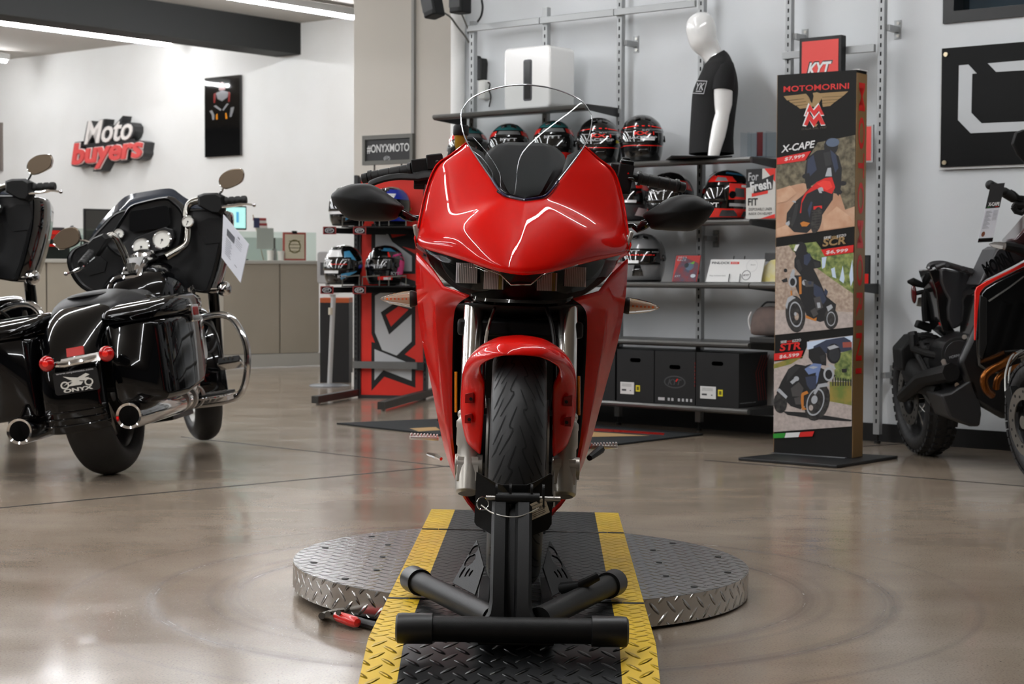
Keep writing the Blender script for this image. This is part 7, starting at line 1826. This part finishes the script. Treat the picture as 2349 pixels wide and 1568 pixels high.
# cowl of the dash and screen
co_ = [(245, 560), (262, 528), (285, 492), (300, 472), (330, 462), (380, 452), (400, 462), (418, 480), (424, 500), (420, 545), (410, 575), (380, 590), (320, 600), (280, 590)]
q = cr(ring_px(co_, .99), 3, closed=True); c2 = sum(q, V()) / len(q)
b = MB(); b.loft([[c2 + (p - c2) * k + V((0, d, 0)) for p in q] for k, d in ((1.05, .05), (1.02, .0), (.97, -.015), (.9, .0), (.5, .01))], M_in); b.build('dash', fr_, smooth=40, recalc=True)
q = ring_px([(296, 490), (302, 484), (380, 471), (387, 476), (389, 512), (384, 520), (304, 532), (297, 527)], .965); b = MB(); b.loft([q, [p + V((0, .03, 0)) for p in q]], M_bk); b.build('screen', fr_, smooth=0, recalc=True)
q = ring_px([(300, 560), (312, 545), (340, 534), (378, 520), (396, 526), (400, 545), (392, 562), (370, 572), (330, 584), (306, 580)], .962); b = MB(); b.loft([q, [p + V((0, .03, 0)) for p in q]], M_in); b.build('gauge_pod', fr_, smooth=0, recalc=True, bevel=.004)
M_dial = mat('cream_dial', (214, 212, 204), .35)
for px, py, r in ((324, 566, 20), (372, 550, 21.5), (273, 536, 12), (431, 508, 14)):
    c = G(px, py, .952); r_ = r / FPX * 8.0; ax = (0, -1, .25)
    b = MB(); b.lathe([(r_ * 1.0, -.02), (r_ * 1.05, .004), (r_ * .92, .008), (r_ * .86, .002)], M_chrome, o=c, ax=ax, n=30, caps=False); ga = b.build('gauge', fr_)
    b = MB(); b.cyl(c - V(ax) * .004, c, r_ * .9, M_dial, n=28); b.cyl(c, c + V(ax) * .003, r_ * .12, M_black, n=12); b.tube([c + V((0, -.002, 0)), c + V((-r_ * .35, -.004, -r_ * .6))], .0012, M_black, n=5); b.build('dial', ga)
wsx = [(200, 556), (228, 512), (255, 482), (280, 456), (302, 445), (340, 438), (380, 432), (398, 434), (412, 444), (430, 456), (455, 466), (480, 470)]
wb = [(212, 560), (236, 525), (262, 496), (285, 482), (305, 476), (340, 470), (380, 466), (398, 468), (412, 474), (430, 480), (455, 484), (480, 486)]
b = MB(); ta = cr(ring_px(wsx, 1.14), 3); ba = cr(ring_px(wb, 1.06), 3); b.grid([ba, [p.lerp(q, .5) + V((0, .02, 0)) for p, q in zip(ba, ta)], ta], mat('dark_tinted_screen', (40, 46, 56), .12, coat=.5)); b.build('windscreen', fr_, smooth=80, solid=.004)
# handlebars
M_dch = mat('dark_chrome', (150, 148, 142), .1, 1.0)
b = MB(); b.tube(cr([G(380, 590, .86), G(410, 572, .90), G(428, 555, .94), G(431, 520, .97), G(426, 490, .99), G(434, 468, 1.0), G(455, 460, 1.0), G(478, 458, 1.0)], 5), .0165, M_dch, n=14); b.tube(cr([G(330, 600, .86), G(300, 612, .84), G(284, 580, .82), G(268, 548, .80), G(255, 540, .79), G(240, 552, .76)], 5), .0165, M_dch, n=14); hb = b.build('handlebar', tb)
for (a, c, y0, y1) in (((496, 463), (566, 458), 1.0, 1.0), ((212, 578), (187, 607), .70, .60)):
    p, q = G(*a, y0), G(*c, y1); d = q - p; L = d.length; b = MB(); prof = []
    for k in range(5): prof += [(.0165, L * k / 5 + .001), (.0205, L * k / 5 + .008), (.0205, L * (k + 1) / 5 - .006), (.0165, L * (k + 1) / 5)]
    b.lathe(prof, M_rubber, o=p, ax=d, n=18); b.build('grip', tb, smooth=40)
for l, y in (([(455, 448), (470, 443), (500, 442), (515, 450), (516, 480), (508, 492), (490, 490), (470, 480), (456, 472)], .985), ([(202, 560), (216, 545), (240, 535), (252, 545), (238, 570), (225, 588), (212, 586)], .72)):
    q = ring_px(l, y); c_ = sum(q, V()) / len(q); b = MB(); b.loft([[c_ + (p - c_) * k + V((0, d, 0)) for p in q] for k, d in ((.8, -.03), (1, -.015), (1, .025), (.8, .04))], M_matte); b.build('switch_housing', tb, smooth=40, recalc=True)
b = MB(); b.tube(cr([G(500, 474, .97), G(530, 472, .96), G(560, 468, .95), G(582, 470, .95)], 4), [.010] * 8 + [.006] * 5, M_chrome, n=8, sx=.6); b.ell(G(583, 470, .95), (.009, .009, .009), M_chrome, 10, 8); b.build('lever', tb)
b = MB(); b.tube(cr([G(215, 592, .68), G(190, 612, .60), G(170, 622, .56), G(151, 628, .54)], 4), [.010] * 8 + [.006] * 5, M_chrome, n=8, sx=.6); b.ell(G(151, 628, .54), (.009, .009, .009), M_chrome, 10, 8); b.build('lever', tb)
M_mg = mat('mirror_reflection', (150, 132, 112), .2, .7)
for l, y, stem in (([(502, 418), (507, 402), (525, 390), (545, 387), (556, 389), (560, 402), (555, 416), (540, 426), (520, 433), (509, 430)], .98, [(512, 432, .98), (508, 440, .985), (500, 447, .99)]), ([(121, 555), (128, 540), (145, 526), (165, 521), (178, 525), (184, 542), (180, 556), (165, 566), (140, 572), (131, 568)], .80, [(183, 551, .80), (196, 552, .78), (206, 556, .75)])):
    q = cr(ring_px(l, y), 3, closed=True); c_ = sum(q, V()) / len(q); b = MB(); b.loft([[c_ + (p - c_) * k + V((0, d, 0)) for p in q] for k, d in ((.93, -.002), (1, -.004), (1.03, .006), (.9, .03), (.5, .045))], M_chrome)
    b.tube([G(*s_) for s_ in stem], .005, M_chrome, n=8); mm = b.build('mirror', tb, smooth=40, recalc=True)
    b = MB(); b.loft([[c_ + (p - c_) * .93 + V((0, d, 0)) for p in q] for d in (-.0065, -.003)], M_mg); b.build('glass', mm, smooth=0, recalc=True)
# brake line loop and side cover
b = MB(); b.tube(cr([G(455, 735, .6), G(480, 745, .7), G(497, 775, .75), G(490, 800, .72), G(478, 810, .68)], 5), .006, M_black, n=8); b.build('cable', tb)
b = MB(); rings = [[V((x, y, z)) for x, z in ((.10, .52), (.20, .50), (.21, .66), (.12, .72))] for y in (.34, .62)]; b.loft(rings, M_gb); b.build('side_cover', tb, bevel=.02, recalc=True)

# second machine of the same kind beside it, farther left (only its right edge is in the picture)
t2 = copy_tree(tb)
off = V((-1.07, .30, 0))
t2.matrix_world = trs(off.x, off.y, 0) @ trs(g.x, g.y, 0) @ rot('Z', HDG - 3) @ rot('Y', LEAN + 1.0) @ Matrix.Scale(1.07, 4)
t2['label'] = 'second black touring motorcycle, cut off by the left edge of the photo'

# price sheet hanging from the right handlebar
c = [PL(x, y, g + HD * .89, HD) for x, y in ((512, 492), (572, 560), (553, 648), (508, 590))]
ps = thing('price_sheet', 'white printed price sheet hanging from the right handlebar of the black touring motorcycle', 'paper', trs(c[3].x, c[3].y, c[3].z)); I = ps.matrix_world.inverted(); c = [I @ p for p in c]
c[1] += V((0, -.02, 0)); c[2] += V((0, -.02, 0))
def bil(u, v): return (c[3].lerp(c[2], u)).lerp(c[0].lerp(c[1], u), v)
M_paper = mat('white_paper', (222, 224, 232), .6); M_gyp = mat('grey_text', (150, 152, 160), .6)
b = MB(); b.loft([[p for p in c], [p + V((0.002, .004, 0)) for p in c]], M_paper); b.build('sheet', ps, smooth=0, recalc=True)
b = MB()
def pq(u0, v0, u1, v1, m): b.add([bil(u0, v0) + V((0, -.0015, 0)), bil(u1, v0) + V((0, -.0015, 0)), bil(u1, v1) + V((0, -.0015, 0)), bil(u0, v1) + V((0, -.0015, 0))], [(0, 1, 2, 3)], m)
pq(.18, .64, .5, .80, mat('print_photo', (96, 98, 104), .6)); 
for k in range(9): pq(.16, .20 + .045 * k, .44 - .03 * (k % 3), .215 + .045 * k, M_gyp)
for k in range(4): pq(.56, .80 - .05 * k, .80, .81 - .05 * k, M_gyp)
pq(.6, .86, .68, .90, M_gyp); pq(.62, .2, .74, .22, M_gyp); b.build('print', ps, smooth=0)
b = MB(); b.tube(cr([I @ PL(520, 497, g + HD * .93, HD), I @ PL(526, 492, g + HD * .90, HD), I @ PL(528, 486, g + HD * .90, HD)], 4), .0012, M_black, n=5); b.build('string', ps)
# ---------------------------------------------------------------- black and red adventure motorcycle at the right edge
g7 = F(2128, 1043); h7 = F(2380, 1122)
d7 = (h7 - g7); d7.z = 0; d7.normalize()            # towards its front wheel (towards the viewer and right)
AM = trs(g7.x, g7.y, 0) @ rot('Z', math.degrees(math.atan2(d7.y, d7.x)) - 90) @ rot('Y', 4)
AI = AM.inverted()
ad = thing('adventure_motorcycle', 'black adventure motorcycle with red stripe, cut off by the right edge of the photo', 'motorcycle', AM)
# depth is measured towards the viewer along Y from the rear wheel
def A(px, py, dy): return AI @ P(px, py, g7.y - dy)
def rpx(l, dy): return [A(x, y, dy) for x, y in l]
M_ty3 = mat('knobbly_tyre', (28, 28, 29), .6, bump=(60, .5, .006))
M_mgrey = mat('matte_anthracite', (44, 44, 46), .4, coat=.2); M_agb = mat('adventure_gloss_black', (12, 12, 12), .12, coat=1.0); M_bsp = mat('bright_spoke', (200, 198, 192), .25, .9)
def knobs(b, T, rr, hh, w, n=44):
    for k in range(n):
        a = 2 * math.pi * k / n
        for s in (-1, 1):
            for lat, da, wd in ((w * .40, 0, .018), (w * .17, .5, .022)):
                aa = a + da * 2 * math.pi / n; r = tyre_r(lat, rr, hh, w); e = V((0, math.cos(aa), math.sin(aa)))
                R_ = Matrix.Rotation(aa, 3, 'X')
                b.box(V((s * lat, 0, 0)) + e * (r + .002), (wd, .012, .028), M_ty3, T=T, R=R_)
def adv_wheel(y, R, w, hh, dx, name, nk, steer=0.0):
    wh = wheel(ad, 0, 0, R, w, M_ty3, mat('black_rim', (22, 22, 23), .35, .3), hh, 0, tread=lambda b, T, rr, hh_, w_: knobs(b, T, rr, hh_, w_, nk), name=name)
    wh.matrix_local = trs(dx, y, R + .004) @ rot('Z', steer)
    sp = [c for c in wh.children if c.name.startswith('spokes')][0]; bpy.data.objects.remove(sp)
    b = MB(); rr = R - hh
    for k in range(18):
        a = 2 * math.pi * k / 18; s = 1 if k % 2 else -1; e = V((0, math.cos(a), math.sin(a))); e2 = V((0, math.cos(a + .35), math.sin(a + .35)))
        b.tube([e * .045 + V((s * .04, 0, 0)), e2 * (rr - .01) + V((s * .012, 0, 0))], .0028, M_bsp, n=6)
    b.cyl((-.05, 0, 0), (.05, 0, 0), .04, M_matte, n=20); b.build('spokes', wh)
    b = MB(); 
    for s in (-1, 1):
        o = [V((s * .075, r * math.cos(2 * math.pi * k / 40), r * math.sin(2 * math.pi * k / 40))) for r in (.13, .085) for k in range(40)]
        b.ringt([(.088, s * .072), (.135, s * .072), (.135, s * .077), (.088, s * .077)], M_steel, n=40)
        for k in range(20):
            a = 2 * math.pi * k / 20; r = .102 + .018 * (k % 2); c = V((s * .0772, r * math.cos(a), r * math.sin(a))); b.cyl(c, c + V((s * .001, 0, 0)), .006, M_black, n=8)
        b.cyl((s * .055, 0, 0), (s * .085, 0, 0), .026, M_steel, n=16)
    b.build('brake_disc', wh); return wh
wb7 = 1.46
adv_wheel(0, .275, .145, .085, 0, 'rear_wheel', 38)
FWP = A(2394, 988, 1.13); wb7 = FWP.y
adv_wheel(wb7, .245, .095, .068, FWP.x, 'front_wheel', 44, 4)
# fork and mudguard of the front wheel
b = MB()
for x0, x1, dy in ((2352, 2392, 1.05), (2450, 2480, 1.2)): b.tube([A(x0, 985, dy), A(x1, 700, dy - .15)], [.026, .024], M_matte, n=14)
b.build('fork', ad)
b = MB(); q = A(2325, 915, 1.0); b.box(q, (.035, .07, .09), M_matte, R=rot('X', 24)); b.box(q + V((.0, .037, 0)), (.012, .004, .05), M_wh, R=rot('Y', 24)); b.build('brake_caliper', ad, bevel=.005)
b = MB(); rings = []
for a in range(50, 150, 10):
    t = math.radians(a); e = V((0, -math.cos(t), math.sin(t))); rings.append([V((x + FWP.x, wb7, .245)) + e * (.262 + .03 * (1 - (x / .075) ** 2)) for x in (-.06, -.04, 0, .04, .06)])
b.grid(rings, M_agb); b.build('front_fender', ad, smooth=60, solid=.004)
b = MB()
for o in (0, 8): b.tube(cr([A(2349 + o, 800, .62), A(2322 + o, 815, .75), A(2308 + o, 850, .82), A(2306 + o, 880, .86), A(2308 + o, 912, .9)], 5), .004, mat('braided_hose', (176, 176, 172), .35, .5), n=6)
b.build('brake_hose', ad)
# seat, tail, rack
def slabpx(nm, l, dy, th, m, parent=ad, bev=.008, smooth=30, wv=None):
    q = rpx(l, dy); n = V((AI.to_3x3() @ V((0, 1, 0)))).normalized()
    b = MB(); b.loft([[p for p in q], [p + n * th for p in q]], m); return b.build(nm, parent, smooth=smooth, recalc=True, bevel=bev)
zq = lambda l: [(2060 + x / 3.92, 380 + y / 3.92) for x, y in l]
slabpx('seat', zq([(380, 930), (430, 925), (560, 950), (740, 1000), (735, 1060), (700, 1120), (690, 1240), (560, 1440), (500, 1470), (450, 1380), (445, 1280), (460, 1200), (420, 1130), (385, 1040)]), .28, .26, M_mgrey, bev=.008)
slabpx('tail_cowl', zq([(275, 935), (330, 925), (380, 940), (400, 1080), (430, 1130), (465, 1200), (448, 1380), (560, 1560), (500, 1560), (395, 1480), (370, 1380), (340, 1130), (300, 1010)]), .26, .20, M_agb, bev=.005)
slabpx('side_panel', zq([(475, 1215), (550, 1310), (540, 1400), (490, 1460), (455, 1380), (460, 1260)]), .262, .02, mat('grey_side_panel', (56, 57, 60), .45), bev=.004)
slabpx('red_flash', zq([(372, 1410), (438, 1402), (440, 1422), (382, 1436)]), .258, .02, M_pr_, bev=0); slabpx('red_flash', zq([(608, 1340), (690, 1240), (694, 1262), (630, 1350)]), .258, .03, M_pr_, bev=0)
b = MB(); b.tube(cr([A(*p, .2) for p in zq([(275, 930), (300, 890), (400, 880), (560, 925), (700, 960), (745, 995)])], 4), .014, M_mgrey, n=10); b.tube(cr([A(*p, .42) for p in zq([(340, 915), (440, 890), (600, 935), (740, 990)])], 4), .012, M_mgrey, n=10)
for p in zq([(430, 900), (570, 935), (640, 955)]): b.tube([A(p[0], p[1], .2), A(p[0] + 4, p[1] - 3, .44)], .011, M_mgrey, n=8)
b.build('luggage_rack', ad)
# tail light bracket, plate holder, indicators
b = MB(); b.tube([A(*p, .06) for p in zq([(330, 1090), (270, 1090), (240, 1160), (240, 1290), (250, 1400)])], .016, M_matte, n=8); b.tube([A(*p, .06) for p in zq([(350, 1320), (330, 1370), (290, 1410)])], .012, M_matte, n=8)
q = rpx(zq([(185, 1185), (330, 1160), (350, 1290), (170, 1260)]), .02); b.loft([q, [p + V((0, -.01, 0)) for p in q]], mat('plate_back', (120, 116, 108), .5)); b.build('plate_bracket', ad, recalc=True)
slabpx('mud_flap', zq([(190, 1385), (320, 1425), (300, 1500), (165, 1450)]), .05, .06, M_matte, bev=.006)
b = MB(); b.tube([A(*p, .05) for p in zq([(85, 1042), (130, 1040), (180, 1060), (250, 1085)])], [.006, .018, .016, .010], M_matte, n=10); b.build('indicator', ad)
c = A(*zq([(143, 1152)])[0], .04); b = MB(); b.ell(c, (.012, .02, .044), mat('dark_red_reflector', (92, 22, 24), .2, coat=.6), 16, 10); b.tube([c, A(*zq([(230, 1130)])[0], .06)], .010, M_matte, n=8); b.build('reflector', ad)
# rear mudguard, exhaust, footpeg brackets, swingarm
slabpx('rear_mudguard', [(2068, 800), (2095, 770), (2120, 765), (2150, 768), (2185, 790), (2192, 830), (2185, 860), (2100, 860), (2072, 850)], .10, .2, M_matte, bev=.01)
b = MB(); c0, c1 = A(2078, 880, .05), A(2150, 870, .45)
rings = []
for x, y, r, dy in ((2084, 845, 30, .0), (2090, 850, 38, .05), (2112, 868, 36, .2), (2140, 885, 26, .36), (2150, 900, 14, .46)): 
    c = A(x, y, dy); r_ = r / FPX * 7.6; rings.append([c + V((r_ * .6 * math.cos(2 * math.pi * k / 20), 0, r_ * math.sin(2 * math.pi * k / 20))) for k in range(20)])
b.loft(rings, M_matte); exh = b.build('exhaust', ad, smooth=50, recalc=True)
slabpx('heat_shield', [(2092, 875), (2106, 850), (2122, 856), (2136, 885), (2130, 890)], -.02 + .12, .03, mat('steel_blue_shield', (86, 92, 98), .3, .5), exh, bev=.004)
b = MB(); b.tube([A(2092, 770, .2), A(2096, 800, .22), A(2130, 812, .3), A(2175, 820, .4)], .017, M_matte, n=8); b.tube([A(2108, 818, .26), A(2140, 880, .38)], .014, M_matte, n=8); b.tube([A(2080, 880, .16), A(2140, 896, .3)], .013, M_matte, n=8); b.tube([A(2093, 762, .18), A(2098, 792, .2)], .022, M_rubber, n=8); b.build('footpeg_hanger', ad)
b = MB(); b.tube([A(2098, 870, .1), A(2142, 930, .35)], .024, mat('swingarm_grey', (70, 70, 68), .35, .4), n=8, sx=.5); b.build('chain_guard', ad)
b = MB()
for s in (-1, 1): b.tube([(s * .10, 0, .275), (s * .12, .35, .38), (s * .09, .62, .42)], [.03, .035, .04], M_matte, n=8)
b.build('swingarm', ad)
# engine, cover, skid plate, headers
slabpx('engine', [(2170, 790), (2235, 760), (2262, 790), (2290, 840), (2300, 900), (2240, 900), (2180, 880), (2165, 840)], .52, .3, M_in, bev=.02)
slabpx('engine', [(2200, 830), (2260, 700), (2349, 690), (2420, 720), (2420, 960), (2300, 960), (2230, 920)], .62, .06, M_in, bev=.02).name = 'cylinder_block'
c = A(2202, 812, .50); b = MB(); ax = AI.to_3x3() @ V((-.35, -1, 0)); b.cyl(c, c + ax * .03, .075, M_matte, n=28); b.cyl(c + ax * .03, c + ax * .034, .06, M_in, n=28); ec = b.build('clutch_cover', ad, bevel=.004)
T = frame(A(2181, 820, .545), A(2200, 815, .545) - A(2181, 820, .545), AI.to_3x3() @ V((0, 0, 1))); b = MB(); b.text('MORINI', .044, .011, M_lg, T, z=.002, c=(.016, .002)); b.build('badge', ec, smooth=0)
b = MB()
for x, y in ((2165, 828), (2167, 833), (2196, 882), (2190, 896), (2226, 776), (2213, 772)): q = A(x, y, .55); b.cyl(q, q + ax * .02, .010, M_zinc, n=10)
b.build('bolt', ad)
slabpx('skid_plate', [(2158, 905), (2180, 900), (2235, 865), (2248, 900), (2252, 950), (2248, 978), (2225, 978), (2180, 960)], .62, .28, mat('satin_black_skid', (30, 30, 31), .45), bev=.01)
b = MB(); b.tube(cr([A(2330, 815, .72), A(2300, 835, .76), A(2268, 852, .78), A(2257, 870, .78), A(2262, 892, .76), A(2275, 905, .72)], 5), .017, mat('bronze_header', (120, 70, 28), .3, .9), n=14); b.tube(cr([A(2340, 830, .70), A(2312, 850, .74), A(2290, 868, .76), A(2285, 890, .74)], 5), .015, mat('bronze_header', (120, 70, 28), .3, .9), n=14); b.build('header_pipe', ad)
# tank, fairing with red stripe
tankl = zq([(725, 1080), (880, 750), (930, 720), (990, 720), (1133, 760), (1260, 760), (1260, 800), (1133, 850), (1040, 900), (900, 970), (800, 1020)])
slabpx('fuel_tank', tankl, .60, .22, M_mgrey, bev=.02)
b = MB(); p0 = A(*zq([(800, 1005)])[0], .625); p1 = A(*zq([(1052, 862)])[0], .625); n_ = AI.to_3x3() @ V((0, -1, 0)); T = frame(p0, p1 - p0, AI.to_3x3() @ V((-.1, 0, 1))); b.text('MORINI', (p1 - p0).length, .062, M_bk, T, z=.004, ex=.002, c=((p1 - p0).length / 2, .03), bold=.05, shear=.15); b.build('lettering', ad, smooth=0)
slabpx('red_stripe', zq([(695, 1130), (710, 1090), (800, 1035), (900, 990), (1040, 920), (1133, 870), (1260, 815), (1260, 870), (1133, 905), (1000, 970), (880, 1030), (780, 1090), (740, 1140), (720, 1300), (700, 1568), (690, 1568), (690, 1400)]), .655, .014, mat('stripe_red', (226, 34, 26), .25, coat=.8), bev=.002)
slabpx('side_fairing', zq([(735, 1140), (780, 1095), (880, 1035), (1000, 975), (1133, 912), (1300, 860), (1300, 1900), (1000, 1900), (800, 1850), (715, 1800), (712, 1560), (725, 1300)]), .65, .30, M_agb, bev=.012)
slabpx('fairing_edge', zq([(815, 1212), (1000, 1090), (1133, 990), (1136, 1000), (1004, 1100), (822, 1222)]), .658, .008, mat('grey_edge', (110, 110, 108), .35), bev=0)
slabpx('side_vent', zq([(735, 1160), (800, 1190), (800, 1600), (760, 1740), (728, 1700), (728, 1300)]), .66, .012, mat('vent_black', (20, 20, 20), .4), bev=.004)
slabpx('front_cowl', zq([(1040, 670), (1133, 570), (1260, 420), (1300, 480), (1300, 760), (1133, 720)]), .70, .2, mat('dark_plum_screen', (52, 28, 30), .15, coat=.8), bev=.01)
# indicator by the tank, handlebar, grip
p = A(*zq([(960, 722)])[0], .74); q = A(*zq([(820, 705)])[0], .74); d = (q - p)
b = MB(); b.tube([p, p.lerp(q, .3), p.lerp(q, .7), q], [.014, .016, .012, .003], mat('clear_ribbed_lens', (214, 200, 190), .12), n=12); ii = b.build('indicator', ad)
b = MB(); b.tube([p, A(*zq([(1060, 740)])[0], .73), A(*zq([(1140, 770)])[0], .7)], [.018, .02, .026], M_matte, n=10); b.build('stalk', ii)
gp = [A(*p, dy) for p, dy in zip(zq([(828, 172), (880, 195), (950, 235), (1040, 290), (1110, 325), (1200, 370)]), (1.0, .98, .95, .92, .9, .87))]
b = MB(); b.tube(gp[:3], .0175, M_rubber, n=14); b.tube(gp[2:4], .020, M_rubber, n=14); b.tube(gp[3:], .012, M_matte, n=10); b.ell(gp[0], (.019, .019, .019), M_rubber, 14, 10); b.build('handlebar', ad)
b = MB(); b.tube(rpx(zq([(1000, 260), (1020, 232), (1040, 250), (1080, 285), (1133, 290)]), .93), .010, M_matte, n=8); b.tube(rpx(zq([(1035, 370), (1060, 410), (1110, 425), (1140, 400)]), .93), .012, M_matte, n=8); b.tube(rpx(zq([(1040, 340), (1070, 360), (1133, 360)]), .92), .018, M_matte, n=8); b.build('switch_housing', ad)
b = MB(); q = rpx([(2318, 330), (2326, 304), (2342, 298), (2400, 300), (2400, 390), (2349, 376), (2330, 356)], .95); b.loft([q, [p_ + n_ * .03 for p_ in q]], M_matte); b.build('mirror', ad, smooth=30, recalc=True, bevel=.006)
# hang tag on the grip
c = [P(x, y, g7.y - 1.03) for x, y in zq([(715, 690), (848, 682), (962, 153), (836, 165)])]
hg = thing('hang_tag', 'long black and white hang tag on the handlebar of the black and red motorcycle', 'tag', trs(c[0].x, c[0].y, c[0].z)); I = hg.matrix_world.inverted(); c = [I @ p for p in c]
def bl(u, v, o=0.0): return c[0].lerp(c[1], u).lerp(c[3].lerp(c[2], u), v) + V((0, -o, 0))
b = MB(); b.loft([[bl(0, 0), bl(1, 0), bl(1, .58), bl(0, .58)], [bl(0, 0, -.002), bl(1, 0, -.002), bl(1, .58, -.002), bl(0, .58, -.002)]], M_paper); b.loft([[bl(0, .58), bl(1, .58), bl(1, 1), bl(0, 1)], [bl(0, .58, -.002), bl(1, .58, -.002), bl(1, 1, -.002), bl(0, 1, -.002)]], mat('tag_black', (46, 46, 47), .5)); cd = b.build('card', hg, smooth=0, recalc=True)
b = MB()
def tq(u0, v0, u1, v1, m): b.add([bl(u0, v0, .001), bl(u1, v0, .001), bl(u1, v1, .001), bl(u0, v1, .001)], [(0, 1, 2, 3)], m)
tq(0, 0, 1, .07, M_kbk); tq(.03, .025, .97, .045, M_pr_)
for k in range(14): tq(.1, .24 + .022 * k, .55 - .1 * (k % 3), .247 + .022 * k, M_gyp); tq(.62, .24 + .022 * k, .92, .246 + .022 * k, M_gyp) if k > 5 else None
T = frame(bl(.0, .615, .0015), c[1] - c[0], c[3] - c[0]); w = (c[1] - c[0]).length
b.text('X-CAPE', w * .8, w * .25, M_wh, T, c=(w * .54, w * .14), shear=.25, bold=.05); tq(.1, .595, .28, .605, mat('flag_green', (40, 138, 44), .45)); tq(.65, .595, .9, .605, M_pr_)
o = [bl(.25 + .12 * math.cos(k * math.pi / 8), .14 + .045 * math.sin(k * math.pi / 8), .001) for k in range(16)]; b.add(o, [tuple(range(16))], mat('brown_seal', (120, 70, 50), .5)); b.build('print', cd, smooth=0)
